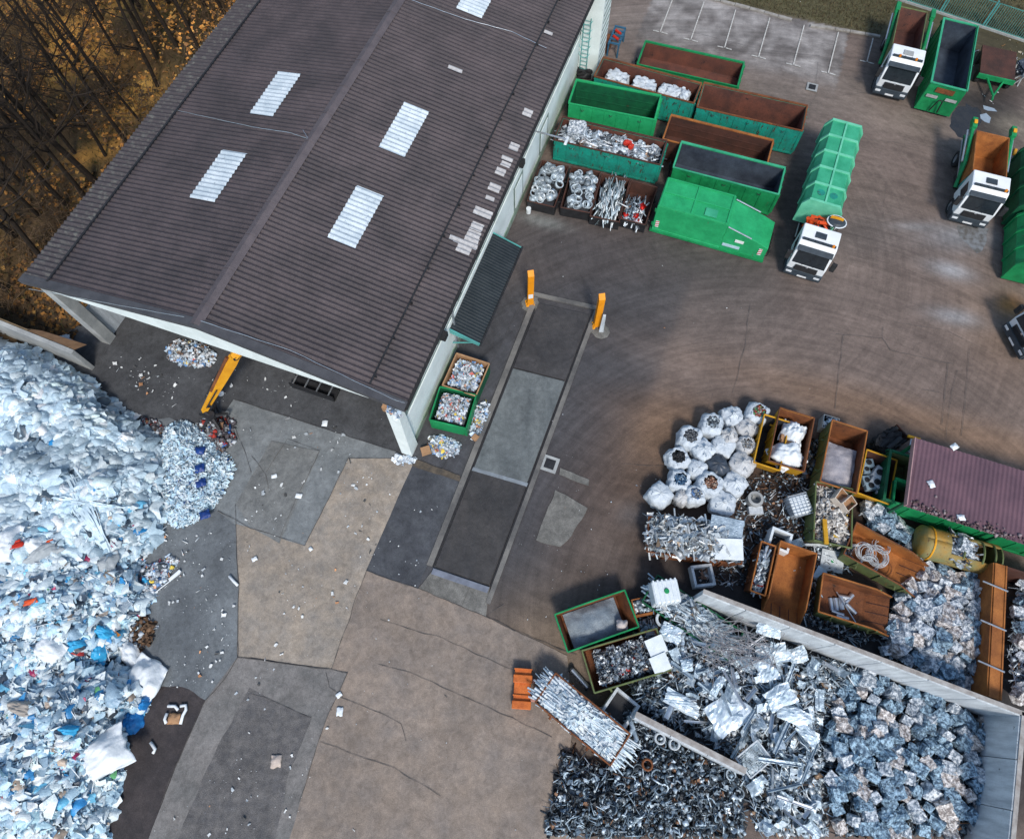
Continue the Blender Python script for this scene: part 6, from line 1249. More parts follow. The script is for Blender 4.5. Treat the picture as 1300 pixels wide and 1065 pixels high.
# ---- rusty open skips
S6=(*P(1124,711,1.0),R(-33),3.7,1.75); skip(S6,1.3,M['olive'],M['rusto'],'rusty scoop-ended skip holding coils of grey cable',ramp=1.1,z0=.26,slope=.1,rim=M['rust'],group='scrap skips in the metal corner')
S7=(*P(1002,739,1.0),R(-112),3.3,1.7); skip(S7,1.3,M['rusto'],M['rusto'],'empty orange-rust skip just behind the concrete wall',ramp=.7,z0=.26,slope=.1,rim=M['rusto'],group='scrap skips in the metal corner')
S8=(*P(1085,767,1.0),R(-19),3.3,1.8); skip(S8,1.3,M['olive'],M['rust'],'rusty scoop-ended skip with a few cut metal tubes inside',ramp=1.0,z0=.26,slope=.15,rim=M['rusto'],group='scrap skips in the metal corner')
# narrow second skip beside S7
S7b=(*P(967,722,1.0),R(-112),2.4,.7); skip(S7b,1.2,M['rust'],M['rustd'],'narrow rusty skip of scrap beside the empty orange-rust one',slope=.15,rim=M['rusto'],group='scrap skips in the metal corner')
fillheap(S7b,.8,.15,'mixed_scrap','loose scrap in the narrow rusty skip','scrap',150,d_met,M['scrap'])
def coil(px,py,z,r_,l,n=5,m=None,tilt=(0,0)):
    x,y=P(px,py,z); b=MB()
    for k in range(n):
        rr=r_*random.uniform(.6,1.); ox_,oy_=random.gauss(0,.05),random.gauss(0,.05); b.tube([(ox_+rr*math.cos(a),oy_+rr*math.sin(a),k*.02+.02*math.sin(a*2+k)) for a in [j*.349 for j in range(18)]],.013,5,close=True)
    o=b.build('cable_coil',m or M['concretew'],loc=(x,y,z),rot=(tilt[0],tilt[1],0)); tag(o,l,'cable coil',group='cable coils in the scoop-ended skip')
coil(1112,707,.55,.55,'largest grey cable coil in the middle of the scoop-ended skip',12); coil(1097,700,.65,.45,'cable coil at the closed end of the scoop-ended skip',10,tilt=(.2,.1)); coil(1119,694,.7,.38,'small cable coil against the far side of the scoop-ended skip',5,tilt=(-.3,.1)); coil(1103,716,.6,.4,'cable coil leaning on the near side of the scoop-ended skip',5,tilt=(.3,-.2))
coil(1123,723,.5,.45,'thin brown loose cable loop beyond the grey coils',2,m=M['rust'],tilt=(.1,.2))
for i,(px,py,a) in enumerate(((1055,767,1.5),(1061,767,1.5),(1067,766,1.5),(1063,778,-.4),(1077,760,.7),(1079,773,-.9),(1074,768,2.2),(1071,758,-.2),(1068,784,-.3))):
    x,y=P(px,py,.3); t=thing('cut_tube',['upright-lying tube nearest the closed end','second tube from the closed end','third tube from the closed end','tube lying crosswise below the first three','pale tube farthest up the floor','tilted short tube near the long rod','tube crossing under the long rod','dark tube behind the others','flat tube by the near wall'][i]+' in the tube skip','tube',(x,y,.28+.05*(i%3)),a,'cut tubes in the scoop-ended skip')
    b=MB(); L=.28; r_=.11; b.X=Matrix.Rotation(R(90),4,'Y'); b.lathe([(r_,-L),(r_,L),(r_*.8,L),(r_*.8,-L),(r_,-L)],14); b.build('pipe_wall',M['chrome'],t,smooth=False)
b=MB(); b.tube([P3(1062,751,.5),P3(1090,796,.9)],.03,6); tag(b.build('steel_rod',M['chrome']),'long thin rod lying across the cut tubes','rod')
# ---- horizontal cut tank
def tank():
    a=Vector(P3(1168,686,.9)); c=Vector(P3(1262,712,.9)); d=c-a; ang=math.atan2(d.y,d.x); t=thing('cut_tank','yellow and green cut-open tank lying on its side, half full of scrap','tank',(a.x,a.y,.85),ang); L=d.length; r_=.78
    n=22; b=MB(); vs=[];fs=[]
    aa=[R(155)+R(290)*k/n*1.0 for k in range(n+1)]
    for x in (0,.25,L*.325,L*.335,L): 
        for k in range(n+1): th=(R(125)+R(290)*k/n) if x>L*.33 else (R(90)+R(360)*k/n); vs.append((x,r_*math.cos(th),r_*math.sin(th)))
    for i in range(4):
        for k in range(n): fs.append((i*(n+1)+k,i*(n+1)+k+1,(i+1)*(n+1)+k+1,(i+1)*(n+1)+k))
    b.add(vs,fs); o=b.build('shell',M['tank'],t,smooth=True); so=o.modifiers.new('s','SOLIDIFY'); so.thickness=.05
    b=MB(); b.lathe([(.001,-.22),(.4,-.2),(.68,-.1),(r_,.0)],24); o=b.build('end_cap',M['tank'],t,smooth=True); o.rotation_euler=(0,R(90),0)
    b=MB(); b.lathe([(r_+.03,-.04),(r_+.05,0),(r_+.03,.04)],26); o=b.build('hoop_band',M['mach'],t); o.rotation_euler=(0,R(90),0); o.location=(.35,0,0)
    b=MB(); b.lathe([(.001,0),(r_,0),(r_,.06),(.001,.06)],24); o=b.build('end_plate',M['olive'],t); o.rotation_euler=(0,R(90),0); o.location=(L-.05,0,0)
    for k,x in enumerate((.5,.75,.9)): 
        b=MB(); b.tube([(x*L,r_*math.cos(th),r_*math.sin(th)) for th in [R(50+8*j) for j in range(11)]],.05,6); b.build('frame_rib',M['olive'],t)
    sh=SH()
    for _ in range(260): x=random.uniform(.35,.62)*L; y=random.uniform(-.55,.55); d_met(sh,(x,y,.25+random.uniform(-.1,.25)),0)
    o=sh.build('scrap_metal',M['scrap'],loc=(a.x,a.y,.85),rot=(0,0,ang)); tag(o,'bright scrap metal lying in the cut-open tank','scrap',None,'stuff')
    b=MB(); crumple_box(b,.62,.55,.45,7,.07,seed=11); tag(b.build('foil_bale',M['alubale'],loc=(a.x+math.cos(ang)*1.7,a.y+math.sin(ang)*1.7+.1,1.5),rot=(.2,.1,1)),'bright foil bale perched on the cut-open tank','bale')
tank()
# ---- purple-roofed shed
def shed():
    t=thing('purple_roof_shed','open shed with purple corrugated roof over green steelwork','shed',(0,0,0),YA); z=3.0
    a=toUV(*P(1163,556,z)); c=toUV(*P(1147.7,642.4,z-.25)); u0=(a[0]+c[0])/2; v1=a[1]; v0=c[1]; u1=u0+9
    vs=[];fs=[];b=MB();p=.2;n=int((u1-u0)/p*6)
    for i in range(n+1):
        u=u0+(u1-u0)*i/n; d=.018*math.sin(2*math.pi*u/p)
        for v in (v0,v1): vs.append((u,v,z-.25+.25*(v-v0)/(v1-v0)+d))
    for i in range(n): fs.append((2*i,2*i+2,2*i+3,2*i+1))
    b.add(vs,fs); b.build('roof',M['purple'],t)
    b=MB(); b.box(u0-.04,u0,v0,v1,z-.28,z+.04); b.build('edge_trim',mat('pink_trim',(.42,.25,.25),(.32,.2,.2),3,.6),t)
    for u in (u0+.15,u0+4.5,u1-.2):
        for v in (v0+.3,v1-.15): b=MB(); b.box(u-.06,u+.06,v-.06,v+.06,0,z-.3); b.build('support_post',M['greend'],t)
    for v in (v0+.3,v1-.15): b=MB(); b.box(u0+.1,u1,v-.05,v+.05,z-.5,z-.36); b.build('roof_beam',M['green'],t)
    sh=SH()
    for _ in range(140): u=random.uniform(u0+.2,u0+5.5); v=v0+abs(random.gauss(0,.22)); sh.chunk((u,v,z-.2+.2*(v-v0)/(v1-v0)),random.uniform(.03,.11),np.array(random.choice([(.2,.13,.14),(.3,.24,.25),(.12,.08,.08)]))*random.uniform(.7,1.2),.4)
    o=sh.build('debris',M['matte'],rot=(0,0,YA)); tag(o,'crumbled debris along the lower edge of the purple roof','debris',None,'stuff')
    for px,py,l in ((1183,614,'white rag in the middle of the purple roof'),(1210,568,'white rag at the yard edge of the purple roof'),(1222,656,'white bottle near the crumbled edge of the purple roof')):
        x,y=P(px,py,2.95); uu,vv=toUV(x,y); crumpled_sheet('rag',x,y,z-.22+.25*(vv-v0)/(v1-v0),.35,.28,.05,BW,l,'rag',px,n=8,seed=py,dome=.08)
shed()
GB=fr((1128,650),(1175,668),(1122,668),1.1)
rolloff((*P(1232,657,1.2),R(-21),7.4,1.2),1.5,M['green'],M['greend'],'long green container showing below the purple roof',group='containers in the metal corner',loops=False)
rolloff((*P(1140,610,1.2),R(69),2.6,1.3),1.5,M['greend'],M['olive'],'dark green container end at the open side of the purple roof shed',group='containers in the metal corner',loops=False)
# trolley at shed corner
t=thing('hand_trolley','small steel trolley leaning behind the yellow-sided skip','trolley',P3(1150,575,0),R(-20)); b=MB()
for s in (-.3,.3): b.tube([(s,-.4,.1),(s,-.3,1.0),(s,.4,1.1)],.03,6)
for k in range(4): b.tube([(-.3,-.35+k*.22,.9+k*.05),(.3,-.35+k*.22,.9+k*.05)],.02,5)
b.build('frame',M['chrome'],t); b=MB(); b.box(-.5,.1,.3,.42,1.1,1.2); b.build('grip',M['mach'],t)
# ---- concrete walls of the metal bay
def cwall(pa,pb,H,th,label,n,z=None,name='bay_wall',ztop=None):
    a=Vector(P(*pa,H)+(0,)); c=Vector(P(*pb,H)+(0,)); d=c-a; ang=math.atan2(d.y,d.x); L=d.length; t=thing(name,label,'wall',(a.x,a.y,0),ang)
    for k in range(n):
        b=MB(); x0,x1=L*k/n+.012,L*(k+1)/n-.012; b.box(x0,x1,-th,0,0,H+.02*(k%2),0,None,(0,.0)); b.build('wall_panel',M['concretew'],t,bevel=.02)
    b=MB(); b.box(0,L,-th*.75,.01,H+.025,H+.06); b.build('cap_strip',mat('cap_grey',(.40,.38,.36),(.24,.21,.19),3,.85,rust=.2,rustc=(.14,.09,.06)),t)
    return t
cwall((893,748),(1302,904),2.8,.22,'long pale concrete wall with dark streaks dividing the metal bays',7)
cwall((1302,905),(1285,1100),2.8,.22,'pale concrete end wall of the front metal bay',3)
cwall((808,903),(948,975),1.5,.3,'low thick concrete wall at the edge of the dark scrap',3)
# ---- rust partition with tie rods (long open container wall)
def partition():
    H=1.9; a=P(1271,716,H); c=P(1263,886,H); t=thing('rusty_partition','broad rust-brown steel partition with three tie bars between heaps of bales','partition',(c[0],c[1],0),math.atan2(a[1]-c[1],a[0]-c[0])); L=math.hypot(a[0]-c[0],a[1]-c[1])
    b=MB(); b.box(0,L,-.28,-.22,0,H); b.box(0,L,.22,.28,0,H-.1); b.box(0,L,-.22,.22,H-.12,H-.04); b.build('channel',M['rusto'],t)
    for k in (.2,.5,.8): b=MB(); b.tube([(L*k,-.3,H+.06),(L*k+.12,.75,H+.02)],.04,6); b.build('tie_bar',M['chrome'],t)
    b=MB(); b.box(L-.02,L+.06,-2.6,-.3,0,H-.2); b.build('end_wall',M['rustd'],t)
partition()
# ============================================================ BALES
variants=[]
for mi,m in enumerate((M['alubale'],M['alubaled'],M['alubalew'])):
    for s in range(4):
        b=MB(); sz=random.uniform(.42,.54); crumple_box(b,sz*random.uniform(.9,1.35),sz,sz*.85,9,.034,seed=mi*10+s*2.7+1); o=b.build('metal_bale',m); variants.append(o); o['category']='bale'
used=set()
def bales(poly,n,zf,label,group,wts,mind=.42):
    pts=[];tr=0
    while len(pts)<n and tr<20000:
        tr+=1; x,y=rnd_in(poly)
        if all((x-a)**2+(y-b_)**2>mind**2 for a,b_ in pts): pts.append((x,y))
    for x,y in pts:
        k=random.choices((0,1,2),wts)[0]*4+random.randrange(4); src=variants[k]
        if k in used: o=src.copy(); COL.objects.link(o)
        else: o=src; used.add(k)
        o.location=(x,y,zf(x,y)+.2); o.rotation_euler=(random.gauss(0,.35),random.gauss(0,.35),random.uniform(0,6.28)); s=random.uniform(.8,1.25); o.scale=(s,s,s); o['label']=label; o['group']=group
PA=PP([(1090,852),(1155,876),(1262,924),(1262,985),(1258,1060),(1060,1060),(1040,960),(1062,880)])
zA=lambda x,y:.1+.85*(1-math.exp(-edged(x,y,PA)/2.0))+.25*nz(x,y,.7,3)
bales(PA,145,zA,'pressed metal bale in the heap filling the front bay below the concrete wall','pressed bales in the front bay',(4,8,2),.36)
PB=PP([(1092,640),(1150,668),(1168,712),(1262,738),(1262,880),(1195,862),(1120,812),(1135,770),(1130,745),(1165,720),(1140,692),(1100,672)])
PB2=PP([(1168,722),(1256,738),(1252,880),(1200,866),(1118,826),(1132,780),(1133,755)])
zB=lambda x,y:.2+.7*(1-math.exp(-edged(x,y,PB2)/1.0))+.22*nz(x,y,.8,6)
bales(PB2,100,zB,'pressed metal bale in the heap between the concrete wall and rusty partition','pressed bales behind the concrete wall',(7,2,4),.34)
PC=PP([(1095,643),(1130,655),(1160,680),(1163,712),(1140,690),(1105,672)]); zC=lambda x,y:.15+.2*random.random()
bales(PC,20,zC,'pressed metal bale on the ground between green container and cable skip','pressed bales by the cable skip',(3,6,1),.38)
PD=PP([(1284,738),(1330,745),(1330,880),(1272,888),(1272,800)]); zD=lambda x,y:.5+.5*random.random()
bales(PD,28,zD,'pressed metal bale in the heap beyond the rusty partition','pressed bales beyond the rusty partition',(5,3,2),.42)
for k,o in enumerate(variants):
    if k not in used: bpy.data.objects.remove(o)
def loose(poly,n,zf,label,pal,s0,s1,name='metal_scrap',sticks=.3,rings=0,mat_=None):
    sh=SH()
    for _ in range(n):
        x,y=rnd_in(poly); z=zf(x,y); k=random.random(); p=(x,y,z+random.uniform(-.05,.15))
        if k<rings: sh.ring(p,random.uniform(.12,.22),.03,pick(pal),.5)
        elif k<rings+sticks: sh.stick(p,random.uniform(.2,1.0),random.uniform(.015,.05),pick(pal),.3)
        elif k<.8: sh.film(p,random.uniform(s0,s1),pick(pal),.4,.8,3)
        else: sh.chunk(p,random.uniform(s0,s1)*.7,pick(pal),.35)
    tag(sh.build(name,mat_ or M['scrap']),label,'scrap',None,'stuff')
loose(PA,4200,lambda x,y:zA(x,y)-.1,'loose dark scrap filling gaps among bales in the front bay',DARKP,.06,.24)
loose(PB2,3400,lambda x,y:zB(x,y)-.1,'loose bright scrap filling gaps among bales behind the wall',METP,.06,.22)
loose(PC,500,lambda x,y:.1,'loose scrap among bales by the cable skip',DARKP,.06,.22)
loose(PD,900,lambda x,y:.6,'loose scrap beyond the rusty partition',METP,.06,.22)
# soil mound under bay scrap so nothing floats
def mound(poly,zf,name,label,col,step=.35,dz=-.25):
    xs=np.arange(min(p[0] for p in poly)-.2,max(p[0] for p in poly)+.4,step); ys=np.arange(min(p[1] for p in poly)-.2,max(p[1] for p in poly)+.4,step); idx={};vs=[];fs=[]
    def vid(i,j):
        if (i,j) not in idx: idx[(i,j)]=len(vs); x,y=float(xs[i]),float(ys[j]); vs.append((x,y,(zf(x,y)+dz) if inpoly(x,y,poly) else 0.0))
        return idx[(i,j)]
    for i in range(len(xs)-1):
        for j in range(len(ys)-1):
            if inpoly(xs[i]+step/2,ys[j]+step/2,poly): fs.append((vid(i,j),vid(i+1,j),vid(i+1,j+1),vid(i,j+1)))
    b=MB(); b.add(vs,fs); o=b.build(name,flat('scrap_fines_'+name,col,tuple(c*.6 for c in col),3,bump=.6),smooth=True); tag(o,label,'scrap',None,'stuff')
mound(PA,zA,'metal_fines','dark metal fines under the front bay bales',(.05,.055,.062)); mound(PB2,zB,'metal_fines','dark metal fines under the bales behind the wall',(.07,.065,.06)); mound(PD,lambda x,y:.75,'metal_fines','dark metal fines beyond the rusty partition',(.06,.06,.065))
# ============================================================ SHEET METAL HEAP
PS=PP([(800,790),(858,770),(897,780),(960,806),(1010,826),(1092,852),(1062,880),(1045,960),(1050,1060),(960,1060),(935,962),(815,898),(800,870)])
zS=lambda x,y:.1+1.2*(1-math.exp(-edged(x,y,PS)/1.6))+.3*nz(x,y,.6,2)
mound(PS,zS,'metal_fines','dark metal fines under the sheet metal heap',(.05,.052,.058))
loose(PS,5200,lambda x,y:zS(x,y)-.12,'loose cut strips and pieces in the sheet metal heap',[(4,(.52,.63,.72),.25),(2.5,(.26,.33,.39),.35),(2,(.05,.06,.07),.4),(4,(.80,.86,.90),.08),(.5,(.3,.2,.13),.3)],.08,.32,sticks=.45)
svar=[]
for s in range(9):
    b=MB(); n=7; L=random.uniform(.9,1.5); w=random.uniform(.5,.95); vs=[]; fold=random.uniform(-.3,.3); fa=random.uniform(.5,1.2)
    for i in range(n):
        for j in range(n):
            u=i/(n-1)-.5; v=j/(n-1)-.5; h=fa*max(0,u-fold)*L*.6+.10*mnoise.noise(Vector((u*3+s,v*3,s)))+.08*abs(v)*math.sin(u*6+s)-.2*abs(v-.1*s/9)*.8
            vs.append((u*L*(1+.1*mnoise.noise(Vector((v*3,s,0)))),v*w*(1+.25*mnoise.noise(Vector((u*3,s,2)))),h))
    b.add(vs,[tuple(int(q) for q in f) for f in gridf(n,n)]); o=b.build('metal_sheet',M['aluw'] if s%2 else M['alu']); so=o.modifiers.new('s','SOLIDIFY'); so.thickness=.02; svar.append(o); o['category']='metal sheet'
us=set()
def sheet(x,y,z,k,rz,tx,ty,s,label,group):
    if k in us: o=svar[k].copy(); COL.objects.link(o)
    else: o=svar[k]; us.add(k)
    o.location=(x,y,z); o.rotation_euler=(tx,ty,rz); o.scale=(s,s,s); o['label']=label
    if group: o['group']=group
for i in range(120):
    x,y=rnd_in(PS)
    if edged(x,y,PS)<.25: continue
    sheet(x,y,zS(x,y)+random.uniform(.05,.3),random.randrange(9),random.uniform(0,6.28),random.gauss(0,.45),random.gauss(0,.45),random.uniform(.25,.62),'bent bright metal sheet in the sheet metal heap','bent sheets in the sheet metal heap')
# the sheets that stand out
for i,(px,py,sx,sy,rz,l) in enumerate(((870,892,1.9,.8,-.5,'long crumpled foil-bright sheet at the outer side of the sheet heap'),(928,905,2.0,1.7,.5,'largest pale crumpled sheet in the middle of the sheet heap'),(1010,908,1.5,.8,-.4,'smooth folded sheet pointing toward the bales'),
    (1030,932,1.2,.7,-.9,'rounded tongue-shaped sheet lowest beside the bales'),(975,850,1.0,1.0,.2,'boxy crushed panel near the top of the sheet heap'),(985,828,1.6,1.0,.1,'crumpled pale sheet under the concrete wall'),(1022,830,.9,.8,.3,'small crushed panel touching the concrete wall'),
    (990,885,1.4,1.0,.4,'bent bluish sheet beside the largest pale one'),(912,870,1.0,.4,.9,'beige curved sheet above the largest pale one'),(850,805,1.1,.9,-.5,'flat pale sheet beside the ibc tank scrap'),(868,845,.6,.6,.1,'square pale plate between scrap skip and heap'),(975,798,1.2,.8,-.3,'blue-grey plate at the foot of the concrete wall'))):
    z=1.5 if i not in (9,10) else .8; x,y=P(px,py,z); o=crumpled_sheet('metal_sheet',x,y,zS(x,y)+.35 if inpoly(x,y,PS) else z,sx*.85,sy*.8,.11,M['aluw'],l,'metal sheet',rz,n=13,seed=i*5.1,dome=.15,tilt=(random.gauss(0,.12),random.gauss(0,.12)))
    for p in o.data.polygons: p.use_smooth=False
for i in range(70):
    x,y=rnd_in(PS); L=random.uniform(.6,1.8); z=zS(x,y)+random.uniform(.15,.35)
    if edged(x,y,PS)<L*.35: continue
    a=random.uniform(0,3.14); w=random.uniform(.04,.09)
    b=MB(); b.box(-L/2,L/2,-w,w,0,.015); b.box(-L/2,L/2,-w,-w+.015,.0,w*1.2); b.box(-L/2,L/2,w-.015,w,.0,w*1.2)
    tag(b.build('metal_profile',M['alu'] if i%3 else M['chrome'],loc=(x,y,z),rot=(random.gauss(0,.4),random.gauss(0,.2),a)),'long bright metal profile lying in the sheet metal heap','profile','profiles in the sheet metal heap')
# wire tangle
x,y=P(930,825,1.4); b=MB()
for k in range(90):
    p=Vector((random.gauss(0,.7),random.gauss(0,.45),random.uniform(0,.35))); d=Vector((random.gauss(0,1),random.gauss(0,.6),random.gauss(0,.15))).normalized()*random.uniform(.4,.9)
    b.tube([tuple(p-d),tuple(p+Vector((random.gauss(0,.12),random.gauss(0,.12),random.uniform(0,.25)))),tuple(p+d)],.014,4)
tag(b.build('wire_tangle',mat('wire_grey',(.42,.40,.42),(.28,.27,.28),5,.45,.5),loc=(x,y,1.35)),'tangle of thin grey rods and wire in the upper sheet heap','wire',None)
# crushed cage and mesh panel at the bottom
t=thing('wire_grid','woven wire mesh panel at the bottom of the sheet heap','panel',P3(957,963,1.15),.6); t.rotation_euler=(.15,-.12,.6); t.scale=(.8,.8,.8); b=MB()
for k in range(16): b.box(-.7+k*.09,-.685+k*.09,-.55,.55,0,.015)
for k in range(13): b.box(-.7,.7,-.55+k*.09,-.535+k*.09,.015,.03)
b.build('mesh',M['alu'],t); b=MB()
for s in (-1,1): b.box(-.74,.74,s*.58-.03,s*.58+.03,-.01,.05); b.box(s*.74-.03,s*.74+.03,-.58,.58,-.012,.048)
b.build('frame',M['concretew'],t)
# green-sided skip of offcuts with tank on top
LS=(*P(880,790,1.0),R(-37),4.6,1.5)
skip((*P(878,783,.9),R(-36),4.4,1.45),1.0,M['greend'],M['dark'],'long dark green skip of aluminium offcuts under the white tank',slope=.3,rim=M['greend'],group='scrap skips in the metal corner')
fillheap((*P(878,781,1.0),R(-36),4.3,1.5),.85,.35,'aluminium_offcuts','bluish aluminium strips in the long dark green skip','scrap',620,lambda sh,p,r:(sh.stick(p,random.uniform(.4,1.5),random.uniform(.04,.1),pick([(4,(.5,.62,.72),.2),(2,(.75,.82,.86),.1),(1,(.2,.26,.32),.3)]),.12,az=r+random.gauss(0,.35)) if random.random()<.7 else d_torn(sh,p,r)),M['scrap'])
def ibc(px,py,z,rz,label,cage=False,lid=True,s=.62,tilt=(0,0)):
    x,y=P(px,py,z+.6); t=thing('plastic_tank',label,'tank',(x,y,z),rz); t.rotation_euler=(tilt[0],tilt[1],rz)
    b=MB(); b.box(-s,s,-s*.85,s*.85,0,1.0,top=(.03,.03)); b.build('vessel',M['whitep'],t,bevel=.07)
    b=MB()
    for k in range(6): xx=-s+.12+k*(2*s-.24)/5; b.box(xx-.04,xx+.04,-s*.87,s*.87,.05,1.03)
    b.build('moulded_rib',M['whitep'],t,bevel=.025)
    if lid: b=MB(); b.lathe([(.11,1.03),(.12,1.06),(.1,1.09),(.001,1.09)],14); b.build('lid',M['green'],t)
    if cage:
        b=MB()
        for k in range(7): xx=-s+2*s*k/6; b.tube([(xx,-s*.9,0),(xx,-s*.9,1.05),(xx,s*.9,1.05),(xx,s*.9,0)],.014,4)
        for k in range(5): zz=.1+k*.24; b.tube([(-s-.02,-s*.9,zz),(s+.02,-s*.9,zz),(s+.02,s*.9,zz),(-s-.02,s*.9,zz)],.014,4,close=True)
        for k in range(6): yy=-s*.9+s*1.8*k/5; b.tube([(-s,yy,1.05),(s,yy,1.05)],.014,4)
        b.build('wire_cage',M['chrome'],t)
ibc(844,752,.95,R(6),'white ribbed plastic tank with green cap on top of the scrap'); ibc(1015,640,.1,R(-78),'caged white plastic tank tipped over on the dark ground',cage=True,lid=False,s=.5,tilt=(.15,.1))
# skips D1, D2, D3 bottom centre
D1=(*P(757,788,1.0),R(17),3.4,1.7); skip(D1,1.15,M['greend'],M['rust'],'green-rimmed skip of blue-grey fines nearest the weighbridge end',slope=.3,arch=.12,rim=M['green'],group='scrap skips in the metal corner')
powder((D1[0],D1[1],D1[2],D1[3],D1[4]),.55,.35,M['sawblue'],'metal_fines','blue-grey metal fines in the green-rimmed skip',-.4,.36)
x,y=P(790,793,1.1); crumpled_sheet('paper_lump',x,y,.95,.5,.45,.08,mat('pink_lump',(.55,.48,.45),(.5,.44,.42),3,.8),'pale pinkish lump lying on the blue-grey fines','lump',0,n=10,seed=3,dome=.2)
D2=(*P(794,838,1.0),R(14),3.5,1.8); skip(D2,1.15,M['olive'],M['rust'],'rusty skip full of shiny shredded cans below the green-rimmed one',slope=.2,arch=.12,rim=M['olive'],group='scrap skips in the metal corner')
fillheap(D2,.85,.25,'shredded_metal','shiny shredded metal in the rusty skip','scrap',800,lambda sh,p,r: sh.film(p,random.uniform(.08,.28),pick(METP+[(1,(.03,.03,.035),.2)]),.6,1.,4) ,M['scrap'],x1=.42,x0=-.44)
for px,py,s,l in ((833,820,.42,'upper white board in the end of the shredded metal skip'),(838,842,.4,'lower white board in the end of the shredded metal skip')):
    b=MB(); b.box(-s,s,-s*.9,s*.9,0,.03); tag(b.build('white_board',M['whitep'],loc=P3(px,py,1.25),rot=(.1,.05,R(20))),l,'board')
D3=(*P(739,911,1.0),R(-39),3.9,1.5); skip(D3,1.1,M['rust'],M['rusto'],'rusty skip heaped with white plastic pipes and film',slope=.1,rim=M['rust'],group='scrap skips in the metal corner')
fillheap(D3,.9,.3,'plastic_profiles','white plastic profiles and film heaped in the rusty skip','plastic',900,lambda sh,p,r:(sh.stick(p,random.uniform(.6,2.0),random.uniform(.03,.09),pick([(4,(.66,.77,.84),.1),(3,(.78,.82,.84),.08),(1,(.4,.5,.58),.2)]),.04,az=r+random.gauss(0,.12),h=.02) if random.random()<.5 else sh.film(p,random.uniform(.1,.4),pick([(4,(.6,.72,.8),.15),(3,(.78,.82,.84),.08)]),.35,.5,4)),M['plastic'],ins=.05)
cx,cy,r,X,Y=D3
for i in range(9):
    o=(i-4)*.15; L=random.uniform(.1,.4); b=MB(); b.tube([inb(D3,-X/2-L,o,1.05+.05*(i%2)),inb(D3,-X/2+1.2,o*.8,1.2)],.045,7); tag(b.build('plastic_pipe',M['whitep']),'white pipe sticking out of the end of the pipe skip','pipe','pipes sticking out of the pipe skip')
# concrete frame boxes
def cframe(px,py,s,rz,label,h=.7,m='concretew',name='square_frame'):
    x,y=P(px,py,h); t=thing(name,label,'frame',(x,y,0),rz); w=.12
    for (x0,x1,y0,y1) in ((-s,s,-s,-s+w),(-s,s,s-w,s),(-s,-s+w,-s+w,s-w),(s-w,s,-s+w,s-w)): b=MB(); b.box(x0,x1,y0,y1,.05,h); b.build('side',M[m],t,bevel=.015)
    b=MB(); b.box(-s+w,s-w,-s+w,s-w,.03,.1); b.build('floor_plate',M['dark'],t)
cframe(788,899,.62,R(50),'grey square steel frame standing between the pipe skip and scrap'); cframe(991,685,.5,R(-25),'white square frame on the dark ground beside the narrow skip',h=.9,m='whitep'); cframe(893,730,.5,R(5),'grey tub of mixed scraps near the torn sheet skip',h=.7)
spot([(885,718),(902,718),(905,742),(888,742)],60,'waste_pieces','brown scraps inside the grey tub',[(2,(.35,.2,.14),.3),(2,(.5,.5,.5),.3),(1,(.1,.1,.1),.3)],.1,.25,.7)
# pallet with scrap box beside D1, black drum ring
t=thing('orange_crate','orange rusty crate of scrap beside the green-rimmed skip','crate',P3(816,782,0),R(10)); b=MB(); shell(b,.95,1.5,.75,.05,0); b.build('crate_body',[M['rusto'],M['dark']],t); b=MB(); b.box(-.45,.45,-.05,.05,.4,.72); b.build('divider',M['rusto'],t)
sh=SH()
for _ in range(70): sh.chunk((random.uniform(-.38,.38),random.uniform(.1,.65),.5+random.random()*.2),random.uniform(.08,.2),pick(METP))
sh.build('parts',M['scrap'],parent=t)
t=thing('pipe_ring','short black pipe with pale rim standing on end beside the orange crate','pipe',P3(838,789,0),0); b=MB(); b.lathe([(.36,0),(.36,.95),(.27,.95),(.27,.1)],26); b.build('pipe_wall',M['black'],t,smooth=False); b=MB(); b.lathe([(.37,.93),(.39,.97),(.37,1.0),(.27,1.0),(.26,.95)],26); b.build('flange',M['concretew'],t)
t=thing('motor_stator','round pale motor ring on dark ground below the bulk bags','motor',P3(955,637,0),0); b=MB(); b.lathe([(.36,0),(.38,.6),(.25,.62),(.25,.2),(.001,.2)],24); b.build('ring',M['concrete'],t)
b=MB(); b.box(-.35,.35,-.7,-.3,0,.35); b.build('foot',M['concretew'],t,bevel=.03)
